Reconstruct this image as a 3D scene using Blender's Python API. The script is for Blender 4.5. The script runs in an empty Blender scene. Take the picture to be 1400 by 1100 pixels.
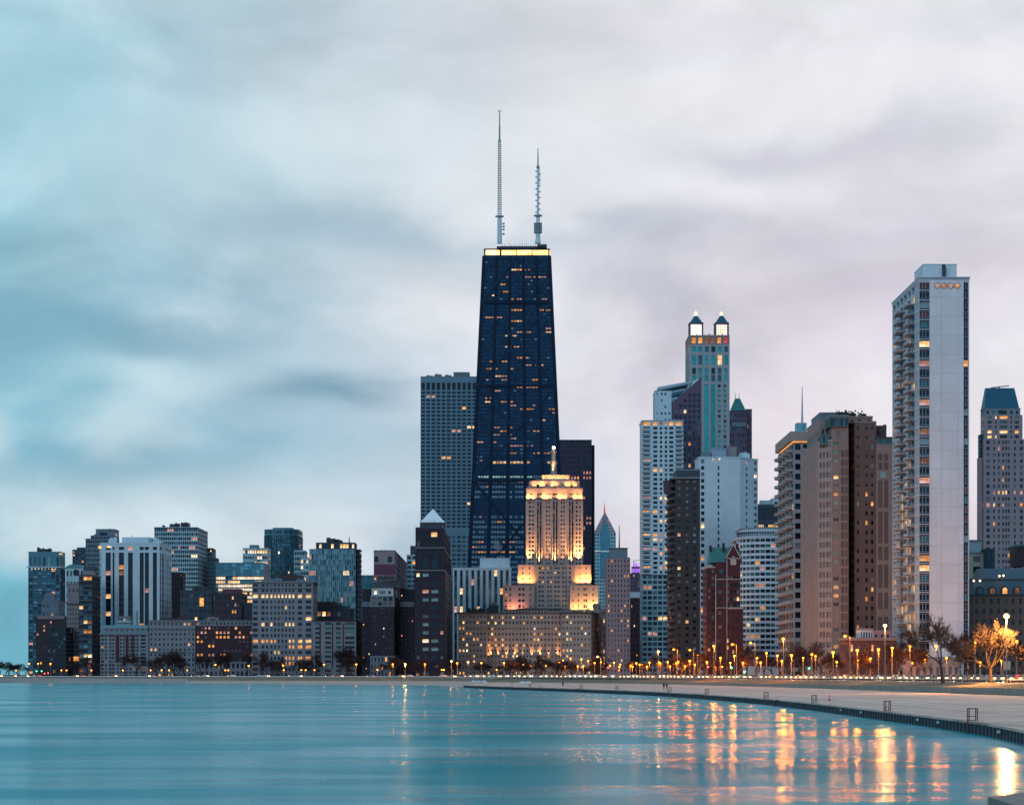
import bpy, math, random
from mathutils import Vector
R = math.radians
rnd = random.Random(7)
sc = bpy.context.scene
# ---------------------------------------------------------------- camera
F = 3300.0; YH = 922.0; CH = 4.5            # focal length and horizon of the 1400 px wide photograph, eye height in metres
cam = bpy.data.cameras.new('camera'); camo = bpy.data.objects.new('camera', cam)
sc.collection.objects.link(camo); sc.camera = camo
camo.location = (0, 0, CH); camo.rotation_euler = (R(90), 0, 0)
cam.sensor_width = 36; cam.lens = F/1400*36; cam.shift_y = (YH-550)/1400
cam.clip_start = 1; cam.clip_end = 60000
# ---------------------------------------------------------------- light
sc.view_settings.view_transform = 'Standard'; sc.view_settings.look = 'None'
sc.view_settings.exposure = 0.0; sc.view_settings.gamma = 1
SUN_EL, SUN_AZ = R(24), R(205)              # azimuth measured from +Y clockwise: behind the camera and to its left
sun = bpy.data.lights.new('sun', 'SUN'); suno = bpy.data.objects.new('sun', sun); sc.collection.objects.link(suno)
sun.energy = 0.6; sun.angle = R(24); sun.color = (0.86, 0.94, 1.0)
suno.rotation_euler = Vector((math.sin(SUN_AZ)*math.cos(SUN_EL), math.cos(SUN_AZ)*math.cos(SUN_EL), math.sin(SUN_EL))).to_track_quat('Z', 'Y').to_euler()
world = bpy.data.worlds.new('World'); sc.world = world; world.use_nodes = True
wt = world.node_tree; wt.nodes.clear()
class NG:
    """tiny node helper"""
    def __init__(s, t): s.t = t
    def n(s, typ, ins=None, **kw):
        nd = s.t.nodes.new(typ)
        for k, v in kw.items(): setattr(nd, k, v)
        for k, v in (ins or {}).items():
            if isinstance(v, bpy.types.NodeSocket): s.t.links.new(v, nd.inputs[k])
            else: nd.inputs[k].default_value = v
        return nd
    def m(s, op, a, b=0.0, c=None, clamp=False):
        nd = s.n('ShaderNodeMath', {0: a, 1: b}, operation=op); nd.use_clamp = clamp
        if c is not None:
            if isinstance(c, bpy.types.NodeSocket): s.t.links.new(c, nd.inputs[2])
            else: nd.inputs[2].default_value = c
        return nd.outputs[0]
    def mix(s, f, a, b, blend='MIX'):
        nd = s.n('ShaderNodeMix', data_type='RGBA', blend_type=blend)
        for k, v in ((0, f), (6, a), (7, b)):
            if isinstance(v, bpy.types.NodeSocket): s.t.links.new(v, nd.inputs[k])
            else: nd.inputs[k].default_value = v
        return nd.outputs[2]
    def step(s, v, a, b):
        nd = s.n('ShaderNodeMapRange', {0: v, 1: a, 2: b}, interpolation_type='SMOOTHSTEP'); return nd.outputs[0]
    def noise(s, vec, scale, detail=4, rough=.5, dist=0.0):
        return s.n('ShaderNodeTexNoise', {'Vector': vec, 'Scale': scale, 'Detail': detail, 'Roughness': rough, 'Distortion': dist}).outputs[0]
g = NG(wt)
tc = g.n('ShaderNodeTexCoord').outputs['Generated']
sep = g.n('ShaderNodeSeparateXYZ', {0: tc}); dx, dy, dz = sep.outputs
mp = g.n('ShaderNodeMapping', {'Vector': tc, 'Scale': (1.0, 1.0, 1.75), 'Rotation': (0, R(-9), 0)}).outputs[0]
n1 = g.noise(mp, 7.0, 5, .48, .35)
n2 = g.noise(mp, 22.0, 4, .5, .2)
wob = g.m('ADD', g.m('MULTIPLY', g.m('SUBTRACT', n1, .5), .20), g.m('MULTIPLY', g.m('SUBTRACT', n2, .5), .05))
def C3(r, g_, b): return (r, g_, b, 1)
def lin(r, g_, b):
    f = lambda c: (c/255/12.92) if c <= 10 else ((c/255+.055)/1.055)**2.4
    return (f(r), f(g_), f(b), 1)
side = g.step(g.m('ADD', g.m('ADD', dx, g.m('MULTIPLY', dz, .28)), wob), -.25, .15)
low = g.mix(side, lin(106, 184, 206), lin(228, 215, 225))
top = g.mix(side, lin(158, 206, 220), lin(226, 226, 231))
base = g.mix(g.step(g.m('ADD', dz, wob), .02, .26), low, top)
cl1 = g.mix(g.step(n1, .42, .70), base, lin(236, 238, 241))          # bright breaks
col = g.mix(.55, base, cl1)
col = g.mix(g.m('MULTIPLY', g.step(n1, .52, .30), .30), col, lin(120, 140, 160))
def blob(col, px, py, rx, ry, c, amt):
    """a soft bank of cloud around a sky direction"""
    x0 = (px-700)/F; z0 = (YH-py)/F
    a = g.m('DIVIDE', g.m('SUBTRACT', g.m('ADD', g.m('DIVIDE', dx, g.m('MAXIMUM', dy, .05)), g.m('MULTIPLY', wob, .5)), x0), rx/F)
    b = g.m('DIVIDE', g.m('SUBTRACT', g.m('ADD', g.m('DIVIDE', dz, g.m('MAXIMUM', dy, .05)), g.m('MULTIPLY', wob, .35)), z0), ry/F)
    r2 = g.m('ADD', g.m('MULTIPLY', a, a), g.m('MULTIPLY', b, b))
    f = g.m('MULTIPLY', g.m('MULTIPLY', g.m('EXPONENT', g.m('MULTIPLY', r2, -1.0)), amt), g.step(dy, .05, .3))
    return g.mix(f, col, c)
n3 = g.noise(mp, 12.0, 8, .56, .45)
col = g.n('ShaderNodeHueSaturation', {'Color': col, 'Value': g.m('MULTIPLY_ADD', g.m('SUBTRACT', n3, .5), .72, 1.0)}).outputs[0]
col = blob(col, 190, 450, 330, 60, lin(112, 160, 182), .80)
col = blob(col, 420, 545, 150, 32, lin(112, 152, 174), .85)
col = blob(col, 210, 525, 110, 34, lin(205, 228, 236), .70)
col = blob(col, 170, 620, 330, 28, lin(108, 166, 190), .62)
col = blob(col, 230, 250, 260, 80, lin(188, 220, 230), .50)
col = blob(col, 520, 330, 300, 26, lin(150, 178, 196), .62)
col = blob(col, 560, 210, 300, 70, lin(222, 232, 237), .60)
col = blob(col, 1080, 205, 170, 38, lin(192, 190, 206), .62)
col = blob(col, 1240, 110, 300, 34, lin(238, 234, 238), .65)
col = blob(col, 760, 60, 220, 26, lin(206, 208, 216), .45)
col = blob(col, 1050, 30, 260, 22, lin(214, 209, 217), .40)
col = blob(col, 1180, 420, 240, 70, lin(208, 202, 214), .50)
col = blob(col, 600, 660, 260, 60, lin(196, 218, 228), .45)
col = blob(col, 1180, 620, 200, 60, lin(234, 224, 228), .45)
col = blob(col, 60, 120, 140, 90, lin(150, 202, 218), .5)
sky = g.n('ShaderNodeTexSky', sky_type='NISHITA', sun_disc=False, sun_elevation=SUN_EL, sun_rotation=SUN_AZ, air_density=1.0, dust_density=2.0, ozone_density=2.0).outputs[0]
under = g.step(dz, -.02, .004)
col = g.mix(under, C3(.10, .16, .2), col)
bk = g.step(dy, .6, -.2)
col = g.mix(bk, col, C3(.22, .44, .62))                                # overcast dusk blue over the rest of the sky
back = g.m('MULTIPLY_ADD', bk, .10, 1.09)
bg1 = g.n('ShaderNodeBackground', {0: col, 1: back})
bg2 = g.n('ShaderNodeBackground', {0: sky, 1: 0.05})
mx = g.n('ShaderNodeMixShader', {0: .93}); wt.links.new(bg2.outputs[0], mx.inputs[1]); wt.links.new(bg1.outputs[0], mx.inputs[2])
wo = g.n('ShaderNodeOutputWorld'); wt.links.new(mx.outputs[0], wo.inputs[0])
sc.cycles.max_bounces = 5; sc.cycles.diffuse_bounces = 2; sc.cycles.glossy_bounces = 3
sc.cycles.use_denoising = True; sc.cycles.sample_clamp_indirect = 3; sc.cycles.use_light_tree = True
sc.cycles.caustics_reflective = False; sc.cycles.caustics_refractive = False

# ---------------------------------------------------------------- geometry helpers
def PX(px, d): return (px-700)*d/F
def PZ(py, d): return CH+(YH-py)*d/F
def link(o): sc.collection.objects.link(o); return o
def thing(name, label, cat, loc=(0, 0, 0), group=None):
    o = link(bpy.data.objects.new(name, None)); o.location = loc; o.empty_display_size = .5
    tag(o, label, cat, group); return o
def tag(o, label=None, cat=None, group=None, kind=None):
    if label: o['label'] = label
    if cat: o['category'] = cat
    if group: o['group'] = group
    if kind: o['kind'] = kind
    return o
class MB:
    def __init__(s): s.v = []; s.f = []; s.m = []; s.k = {}
    def vi(s, p):
        k = (round(p[0], 3), round(p[1], 3), round(p[2], 3))
        i = s.k.get(k)
        if i is None: i = s.k[k] = len(s.v); s.v.append(p)
        return i
    def quad(s, pts, mi=0):                      # welded
        s.f.append([s.vi(p) for p in pts]); s.m.append(mi)
    def raw(s, vs, fs, mi=0):
        o = len(s.v); s.v += vs
        for f in fs: s.f.append([i+o for i in f]); s.m.append(mi)
    def box(s, x0, x1, y0, y1, z0, z1, mi=0):
        s.raw([(x0,y0,z0),(x1,y0,z0),(x1,y1,z0),(x0,y1,z0),(x0,y0,z1),(x1,y0,z1),(x1,y1,z1),(x0,y1,z1)],
              [(0,1,5,4),(1,2,6,5),(2,3,7,6),(3,0,4,7),(4,5,6,7),(3,2,1,0)], mi)
    def frus(s, a, za, b, zb, mi=0):             # rectangles (x0,x1,y0,y1)
        s.raw([(a[0],a[2],za),(a[1],a[2],za),(a[1],a[3],za),(a[0],a[3],za),(b[0],b[2],zb),(b[1],b[2],zb),(b[1],b[3],zb),(b[0],b[3],zb)],
              [(0,1,5,4),(1,2,6,5),(2,3,7,6),(3,0,4,7),(4,5,6,7),(3,2,1,0)], mi)
    def prism(s, pts, z0, z1, mi=0):
        n = len(pts)
        s.raw([(p[0],p[1],z0) for p in pts]+[(p[0],p[1],z1) for p in pts],
              [(i,(i+1)%n,n+(i+1)%n,n+i) for i in range(n)]+[tuple(range(n,2*n)), tuple(range(n-1,-1,-1))], mi)
    def cyl(s, cx, cy, z0, z1, r0, r1=None, n=10, mi=0):
        r1 = r0 if r1 is None else r1
        a = [2*math.pi*i/n for i in range(n)]
        s.raw([(cx+r0*math.cos(t),cy+r0*math.sin(t),z0) for t in a]+[(cx+r1*math.cos(t),cy+r1*math.sin(t),z1) for t in a],
              [(i,(i+1)%n,n+(i+1)%n,n+i) for i in range(n)]+[tuple(range(n,2*n)), tuple(range(n-1,-1,-1))], mi)
    def tube(s, p, q, r0, r1, n=4, mi=0, cap=False):
        p = Vector(p); q = Vector(q); d = q-p
        if d.length < 1e-6: return
        d.normalize(); a = d.orthogonal().normalized(); b = d.cross(a)
        vs = []
        for c, r in ((p, r0), (q, r1)):
            for i in range(n):
                t = 2*math.pi*i/n; vs.append(tuple(c+a*(r*math.cos(t))+b*(r*math.sin(t))))
        fs = [(i,(i+1)%n,n+(i+1)%n,n+i) for i in range(n)]
        if cap: fs += [tuple(range(n,2*n)), tuple(range(n-1,-1,-1))]
        s.raw(vs, fs, mi)
    def ball(s, c, r, seg=10, rings=6, mi=0, sz=1.0):
        vs = [(c[0],c[1],c[2]-r*sz)]
        for j in range(1, rings):
            ph = -math.pi/2+math.pi*j/rings
            for i in range(seg):
                t = 2*math.pi*i/seg; vs.append((c[0]+r*math.cos(ph)*math.cos(t), c[1]+r*math.cos(ph)*math.sin(t), c[2]+r*sz*math.sin(ph)))
        vs.append((c[0],c[1],c[2]+r*sz)); L = len(vs)-1; fs = []
        for i in range(seg):
            fs.append((0, 1+(i+1)%seg, 1+i)); fs.append((L, L-seg+i, L-seg+(i+1)%seg))
            for j in range(rings-2):
                a = 1+j*seg; fs.append((a+i, a+(i+1)%seg, a+seg+(i+1)%seg, a+seg+i))
        s.raw(vs, fs, mi)
    def mesh(s, name, mats, off=(0,0,0)):
        me = bpy.data.meshes.new(name)
        me.from_pydata([(v[0]-off[0], v[1]-off[1], v[2]-off[2]) for v in s.v], [], s.f)
        for m in mats: me.materials.append(m)
        if len(mats) > 1: me.polygons.foreach_set('material_index', s.m)
        me.update(); return me
    def build(s, name, mats, parent=None, loc=None):
        """vertices are given in world space (unless loc is set)"""
        if not isinstance(mats, (list, tuple)): mats = [mats]
        off = parent.location if (parent is not None and loc is None) else (0, 0, 0)
        o = link(bpy.data.objects.new(name, s.mesh(name, mats, off)))
        if parent is not None: o.parent = parent
        if loc is not None: o.location = loc
        return o
# ---------------------------------------------------------------- materials
MATS = {}
def surf(name, col, rough=.8, metal=0.0, var=.16, scale=.12, streak=True, joints=None, spec=.4, jc=.8, bump=0.0, col2=None, jm=None, flat=False, cracks=0):
    """weathered surface: broad tone variation, vertical rain streaks, optional panel joints (w, h) in metres"""
    if name in MATS: return MATS[name]
    m = bpy.data.materials.new(name); m.use_nodes = True; t = m.node_tree; t.nodes.clear(); g = NG(t)
    co = g.n('ShaderNodeTexCoord').outputs['Object']
    n1 = g.noise(co, scale, 5, .6)
    n2 = g.noise(co, scale*14, 3, .6)
    v = g.m('ADD', g.m('MULTIPLY', g.m('SUBTRACT', n1, .5), var*2.6), g.m('MULTIPLY', g.m('SUBTRACT', n2, .5), var*1.2))
    if streak:
        mp = g.n('ShaderNodeMapping', {'Vector': co, 'Scale': (1, 1, .05)}).outputs[0]
        v = g.m('ADD', v, g.m('MULTIPLY', g.m('SUBTRACT', g.noise(mp, 1.1, 3), .5), var*1.1))
    f = g.m('ADD', v, 1.0)
    c = C3(*col)
    if col2: c = g.mix(g.step(n1, .35, .65), c, C3(*col2))
    if joints:
        s = g.n('ShaderNodeSeparateXYZ', {0: co}).outputs
        uv = g.n('ShaderNodeCombineXYZ', {0: s[0], 1: s[1]} if flat else {0: g.m('ADD', s[0], s[1]), 1: s[2]}).outputs[0]
        br = g.n('ShaderNodeTexBrick', {'Vector': uv, 'Color1': (1,1,1,1), 'Color2': (.93,.93,.93,1), 'Mortar': (jc,jc,jc,1), 'Scale': 1.0, 'Mortar Size': jm or (.06 if joints[0] > 1 else .015),
                 'Brick Width': joints[0], 'Row Height': joints[1]}, offset=0.0 if joints[0] > 1 else .5).outputs[0]
        c = g.mix(1.0, c, br, 'MULTIPLY')
    if cracks:
        for sc_, wd in ((.035, .010), (.11, .012)):
            ln = g.m('ABSOLUTE', g.m('SUBTRACT', g.noise(co, sc_, 5, .6, .6), .5)); f = g.m('MULTIPLY', f, g.m('MULTIPLY_ADD', g.step(ln, 0, wd), cracks, 1-cracks))
    hs = g.n('ShaderNodeHueSaturation', {'Color': c, 'Value': f}).outputs[0]
    bs = g.n('ShaderNodeBsdfPrincipled', {'Base Color': hs, 'Roughness': rough, 'Metallic': metal, 'Specular IOR Level': spec})
    if bump:
        bp = g.n('ShaderNodeBump', {'Height': n2, 'Strength': .6, 'Distance': bump}); t.links.new(bp.outputs[0], bs.inputs['Normal'])
    o = g.n('ShaderNodeOutputMaterial'); t.links.new(bs.outputs[0], o.inputs[0])
    MATS[name] = m; return m
def glass(name, col, rough=.12, metal=.0, spec=.4, var=.6):
    if name in MATS: return MATS[name]
    m = bpy.data.materials.new(name); m.use_nodes = True; t = m.node_tree; t.nodes.clear(); g = NG(t)
    co = g.n('ShaderNodeTexCoord').outputs['Object']
    oi = g.n('ShaderNodeObjectInfo').outputs['Random']
    f = g.m('ADD', g.m('MULTIPLY', g.m('SUBTRACT', g.noise(co, .33, 3), .5), var*2), g.m('MULTIPLY_ADD', oi, .4, .8))
    hs = g.n('ShaderNodeHueSaturation', {'Color': C3(*col), 'Value': f}).outputs[0]
    bs = g.n('ShaderNodeBsdfPrincipled', {'Base Color': hs, 'Roughness': rough, 'Metallic': metal, 'Specular IOR Level': spec})
    o = g.n('ShaderNodeOutputMaterial'); t.links.new(bs.outputs[0], o.inputs[0])
    MATS[name] = m; return m
def lit(name, col, strength=1.0, var=.95, scale=.55):
    """a lit room or lamp: emission with uneven brightness"""
    if name in MATS: return MATS[name]
    m = bpy.data.materials.new(name); m.use_nodes = True; t = m.node_tree; t.nodes.clear(); g = NG(t)
    co = g.n('ShaderNodeTexCoord').outputs['Object']
    oi = g.n('ShaderNodeObjectInfo').outputs['Random']
    if var:
        f = g.m('MULTIPLY', g.m('MULTIPLY_ADD', g.m('SUBTRACT', g.noise(co, scale, 3), .5), var*3, 1.0), g.m('MULTIPLY_ADD', oi, .7, .65))
        f = g.m('MULTIPLY', g.m('MAXIMUM', f, .12), strength)
        cc_ = g.mix(g.step(g.noise(co, .41, 2), .40, .66), C3(*col), C3(col[0], min(1, col[1]*1.35), min(1, col[2]*2.2)))
    else: f = strength; cc_ = C3(*col)
    e = g.n('ShaderNodeEmission', {0: cc_, 1: f})
    o = g.n('ShaderNodeOutputMaterial'); t.links.new(e.outputs[0], o.inputs[0])
    MATS[name] = m; return m
G_DARK = glass('glass_dark', (.003, .008, .02)); G_NAVY = glass('glass_navy', (.004, .022, .045)); G_TEAL = glass('glass_teal', (.02, .12, .15), .15)
G_BLUE = glass('glass_blue', (.07, .22, .30), .18, .35); G_PALE = glass('glass_pale', (.16, .30, .34), .3); G_CURT = glass('glass_curtain', (.10, .13, .16), .5)
G_MIR = glass('glass_mirror', (.16, .34, .42), .08, .75); G_REF = glass('glass_slate', (.05, .11, .16), .12, .5)
L_OR = lit('lit_orange', (1, .36, .08), .95); L_AM = lit('lit_amber', (1, .52, .18), 1.15); L_WW = lit('lit_warm_white', (1, .66, .34), 1.15); L_OD = lit('lit_orange_soft', (1, .34, .08), .62); L_AD = lit('lit_amber_soft', (1, .46, .16), .80)
L_PK = lit('lit_pink', (1, .42, .26), .55); L_DIM = lit('lit_dim', (.62, .25, .12), .30); L_CW = lit('lit_cool_white', (.55, .72, .78), .7); L_RED = lit('lit_red', (.9, .10, .12), .5)
GD = [(G_DARK, 7), (G_NAVY, 4), (G_CURT, .8), (G_TEAL, .6)]
GT = [(G_NAVY, 4), (G_TEAL, 4), (G_DARK, 2), (G_PALE, .6)]
GB = [(G_REF, 4), (G_BLUE, 3), (G_NAVY, 3), (G_PALE, .5)]
GG = [(G_CURT, 3), (G_DARK, 3), (G_PALE, 1.5), (G_REF, 2)]
LT = [(L_OR, 2), (L_OD, 2), (L_AD, 2), (L_AM, 2), (L_WW, 1.3), (L_PK, 3), (L_DIM, 3)]
def pick(ws):
    t = rnd.random()*sum(w for _, w in ws)
    for m, w in ws:
        t -= w
        if t <= 0: return m
    return ws[-1][0]
GROUND = 3.0
# ---------------------------------------------------------------- buildings
WIN = {}
def win_mesh(w, h, m, mull, fm):
    k = (round(w, 2), round(h, 2), m.name, mull, fm.name if fm else '')
    if k in WIN: return WIN[k]
    b = MB(); b.quad([(-w/2,0,-h/2),(w/2,0,-h/2),(w/2,0,h/2),(-w/2,0,h/2)], 0)
    mats = [m]
    if mull and fm:
        mats.append(fm); t = .09
        bars = [(-w/2, w/2, -h/2, -h/2+t), (-w/2, w/2, h/2-t, h/2)]
        for i in range(1, mull[0]): x = -w/2+w*i/mull[0]; bars.append((x-t/2, x+t/2, -h/2+t, h/2-t))
        if mull[1] > 1: bars.append((-w/2, w/2, h*.12, h*.12+t))
        for a in bars: b.box(a[0], a[1], -.10, -.005, a[2], a[3], 1)
    WIN[k] = b.mesh('window', mats); return WIN[k]
def S(wall, cols=8, rows=10, ww=.6, wh=.6, g=GD, lit=.05, lt=LT, depth=.4, sp=None, mt=.0, mb=.0, ml=.0, mr=.0, mull=None, fm=None, fin=0, finw=.25, ledge=0, ledgeh=.3, fmat=None, run=0, blank=0.0, litrows=None, skip=None, spc=None):
    return dict(locals())
class Bld:
    def __init__(s, name, label, cat, px, d, group=None, limit=100):
        s.root = thing(name, label, cat, (PX(px, d), d, GROUND), group)
        s.wins = []; s.limit = limit; s.wall = {}; s.extra = {}; s.bid = 0; s.sub = 0
    def facade(s, p0, p1, z0, z1, st, pr=0, part='wall'):
        L = math.hypot(p1[0]-p0[0], p1[1]-p0[1])
        if L < .2: return
        ux, uy = (p1[0]-p0[0])/L, (p1[1]-p0[1])/L; nx, ny = uy, -ux
        key = (part, s.bid, s.sub, st['wall'].name, st['sp'].name if st['sp'] else '')
        if key not in s.wall: s.wall[key] = (MB(), [st['wall'], st['sp'] or st['wall']], part)
        mb = s.wall[key][0]
        H = z1-z0
        def pt(u, z, dpt=0.0): return (p0[0]+ux*u-nx*dpt, p0[1]+uy*u-ny*dpt, z)
        cols = st['cols']; rows = st['rows']
        a0, a1 = L*st['ml'], L*(1-st['mr'])
        xs = [0.0]
        if isinstance(cols, (list, tuple)):
            for a, b in cols: xs += [L*a, L*b]
        elif cols:
            pw = (a1-a0)/cols
            for i in range(cols): c = a0+pw*(i+.5); w = pw*st['ww']/2; xs += [c-w, c+w]
        xs.append(L)
        b0, b1 = z0+H*st['mb'], z1-H*st['mt']
        zs = [z0]
        if isinstance(rows, (list, tuple)):
            for a, b in rows: zs += [z0+H*a, z0+H*b]
        elif rows:
            ph = (b1-b0)/rows
            for j in range(rows): c = b0+ph*(j+.5); h = ph*st['wh']/2; zs += [c-h, c+h]
        zs.append(z1)
        dp = st['depth']
        nxs, nzs = len(xs)-1, len(zs)-1
        for j in range(nzs):
            run = None; rl = 0
            for i in range(nxs):
                xa, xb, za, zb = xs[i], xs[i+1], zs[j], zs[j+1]
                if xb-xa < .01 or zb-za < .01: continue
                if i % 2 and j % 2 and not (st['blank'] and rnd.random() < st['blank']) and not (st['skip'] and st['skip'](i//2, (nzs-j)//2-1)):
                    q = [pt(xa, za), pt(xb, za), pt(xb, zb), pt(xa, zb)]; r = [pt(xa, za, dp), pt(xb, za, dp), pt(xb, zb, dp), pt(xa, zb, dp)]
                    for e in range(4):
                        f = (e+1) % 4; mb.quad([q[e], q[f], r[f], r[e]])
                    lr = st['litrows']; pl = st['lit']
                    row = (nzs-j)//2-1
                    if lr and row in lr: pl = lr[row]
                    if rl > 0: m = run; rl -= 1
                    elif rnd.random() < pl:
                        m = pick(st['lt']); run = m; rl = rnd.randint(0, st['run']) if st['run'] else 0
                    else: m = pick(st['g'])
                    c = pt((xa+xb)/2, (za+zb)/2, dp)
                    s.wins.append((pr, -zb, c, math.atan2(uy, ux), xb-xa, zb-za, m, st['mull'], st['fm']))
                else:
                    mb.quad([pt(xa, za), pt(xb, za), pt(xb, zb), pt(xa, zb)], 1 if (i % 2 and st['sp'] and (st['spc'] is None or i//2 in st['spc']) and not (j in (0, nzs-1) and nzs > 1 and not st['mb'])) else 0)
        fmx = st['fmat'] or st['wall']
        if st['fin']:
            e = s.extra.setdefault(('fin', s.bid, fmx.name), (MB(), [fmx], 'mullion'))[0]
            for i in range(0, nxs, 2):
                c = (xs[i]+xs[i+1])/2; w = min(st['finw']/2, (xs[i+1]-xs[i])/2-.01)
                if i == 0: c = xs[0]+w+.02
                if i == nxs-1: c = xs[-1]-w-.02
                q = [pt(c-w, z0, .01), pt(c+w, z0, .01), pt(c+w, z0, -st['fin']), pt(c-w, z0, -st['fin'])]
                e.raw(q+[(v[0], v[1], z1-.05) for v in q], [(0,1,5,4),(1,2,6,5),(2,3,7,6),(3,0,4,7),(4,5,6,7)])
        if st['ledge']:
            e = s.extra.setdefault(('ledge', s.bid, fmx.name), (MB(), [fmx], 'floor_edge'))[0]
            for j in range(2, nzs, 2):
                c = (zs[j]+zs[j+1])/2; h = st['ledgeh']/2
                q = [pt(.03, c-h, .01), pt(L-.03, c-h, .01), pt(L-.03, c-h, -st['ledge']), pt(.03, c-h, -st['ledge'])]
                e.raw(q+[(v[0], v[1], c+h) for v in q], [(0,1,5,4),(1,2,6,5),(2,3,7,6),(3,0,4,7),(4,5,6,7),(3,2,1,0)])
    def poly(s, pts, z0, z1, sts, prs=None, part='wall', roof=None, over=.25, rh=.7):
        n = len(pts); s.bid += 1
        if not isinstance(sts, list): sts = [sts]*n
        for i in range(n):
            if i == 0: s.sub = 0
            elif sts[i]['wall'] is not sts[i-1]['wall']: s.sub += 1
            s.facade(pts[i], pts[(i+1) % n], z0, z1, sts[i], (prs[i] if prs else 0), part)
        if roof is not False:
            rm = roof or sts[0]['wall']
            cx = sum(p[0] for p in pts)/n; cy = sum(p[1] for p in pts)/n
            q = []
            for p in pts:
                v = Vector((p[0]-cx, p[1]-cy)); l = v.length; q.append((cx+v.x*(1+over/l), cy+v.y*(1+over/l)))
            b = MB(); b.prism(q, z1, z1+rh); b.build('roof', rm, s.root)
    def block(s, x0, x1, yt, yb, d, D, st, ss=None, part='wall', roof=None, over=.25, rh=.7, bothsides=True):
        X0, X1 = PX(x0, d), PX(x1, d); z1 = PZ(yt, d); z0 = GROUND-.3 if yb is None else PZ(yb, d)
        if ss is None:
            ss = dict(st)
            if not isinstance(st['cols'], (list, tuple)) and st['cols']: ss['cols'] = max(1, round(st['cols']*D/(X1-X0)))
            elif isinstance(st['cols'], (list, tuple)): ss['cols'] = max(1, round(len(st['cols'])*D/(X1-X0)))
            ss['skip'] = None
        plain = dict(st); plain['cols'] = 0; plain['fin'] = 0; plain['ledge'] = 0
        vis_left = x0 > 700
        s.poly([(X0, d+D), (X0, d), (X1, d), (X1, d+D)], z0, z1, [ss, st, ss, plain], [1 if vis_left else 2, 0, 2 if vis_left else 1, 9], part, roof, over, rh)
        return X0, X1, z0, z1
    def box(s, name, mat, x0, x1, yt, yb, d, D, proud=0):
        b = MB(); b.box(PX(x0, d), PX(x1, d), d-proud, d+D, PZ(yb, d), PZ(yt, d)); return b.build(name, mat, s.root)
    def done(s):
        for mb, mats, part in list(s.wall.values())+list(s.extra.values()):
            if mb.f: mb.build(part, mats, s.root)
        w = sorted(s.wins, key=lambda a: (a[0], a[1]))
        for k, (pr, _, c, a, ww, h, m, mull, fm) in enumerate(w[:s.limit]):
            o = link(bpy.data.objects.new('window', win_mesh(ww, h, m, mull, fm))); o.parent = s.root
            o.location = Vector(c)-s.root.location; o.rotation_euler = (0, 0, a)
        rest = w[s.limit:]
        if rest:
            b = MB(); mats = []
            for pr, _, c, a, ww, h, m, mull, fm in rest:
                if m not in mats: mats.append(m)
                ux, uy = math.cos(a)*ww/2, math.sin(a)*ww/2
                b.raw([(c[0]-ux,c[1]-uy,c[2]-h/2),(c[0]+ux,c[1]+uy,c[2]-h/2),(c[0]+ux,c[1]+uy,c[2]+h/2),(c[0]-ux,c[1]-uy,c[2]+h/2)], [(0,1,2,3)], mats.index(m))
                if mull and fm:
                    if fm not in mats: mats.append(fm)
                    mi = mats.index(fm); nx, ny = uy/ww*2*.06, -ux/ww*2*.06
                    for i in range(1, mull[0]):
                        f = -1+2*i/mull[0]; px, py = c[0]+ux*f+nx, c[1]+uy*f+ny; tx, ty = ux/ww*.09, uy/ww*.09
                        b.raw([(px-tx,py-ty,c[2]-h/2),(px+tx,py+ty,c[2]-h/2),(px+tx,py+ty,c[2]+h/2),(px-tx,py-ty,c[2]+h/2)], [(0,1,2,3)], mi)
            tag(b.build('windows', mats, s.root), kind='stuff')
def SD(d, xf, xs): return d*((xf-700.0)/(xs-700.0)-1)      # depth of a side wall seen from xf to xs
# ---------------------------------------------------------------- wall materials
W_WHITE = surf('painted_concrete_white', (.46, .58, .66), var=.09, joints=(3.2, 3.1), jc=.9)  # bluish sky tint is mixed into this white
W_WARM = surf('limestone_warm', (.22, .20, .215), var=.16, joints=(2.4, 1.2), jc=.9)  # base colour cooled to carry the tint of the sky
W_CREAM = surf('limestone_cream', (.185, .21, .25), var=.17, joints=(2.4, 1.2), jc=.88)  # cream stone with the blue cast of the sky put into its colour
W_GREY = surf('concrete_grey', (.135, .185, .23), var=.14, joints=(3, 3), jc=.88)
W_DGREY = surf('concrete_dark', (.045, .06, .085), var=.18)
W_BLACK = surf('steel_black', (.012, .016, .03), rough=.55, var=.2)
W_NAVY = surf('steel_navy', (.02, .05, .085), rough=.4, var=.18, metal=.3)
W_TEAL = surf('metal_teal', (.06, .17, .22), rough=.4, var=.15, metal=.3)
W_PTEAL = surf('metal_pale_teal', (.30, .44, .50), rough=.5, var=.12)
W_RED = surf('brick_red', (.052, .019, .030), var=.22, joints=(.9, .3), jc=.8)
W_BROWN = surf('brick_brown', (.05, .034, .045), var=.2)
W_DBRICK = surf('brick_dark', (.018, .016, .032), var=.22)
W_PINK = surf('stone_pink', (.30, .215, .24), var=.14, joints=(2.4, 1.5), jc=.9)
W_ROSE = surf('panel_rose', (.14, .045, .085), var=.1)
W_MAUVE = surf('granite_mauve', (.11, .075, .125), var=.14, joints=(1.6, 3.6), jc=.9)
W_TAN = surf('brick_tan', (.215, .18, .172), var=.18, joints=(6, 3.9), jc=1.25)
W_TANB = surf('brick_tan_brown', (.11, .084, .084), var=.2)
W_OLIVE = surf('brick_olive', (.030, .036, .042), var=.16, joints=(3.0, 2.9), jc=.85)
W_FRAME = surf('window_frame_white', (.40, .48, .54), rough=.6, var=.05, streak=False)
W_FRDK = surf('window_frame_dark', (.03, .04, .06), rough=.5, var=.05, streak=False)
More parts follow.
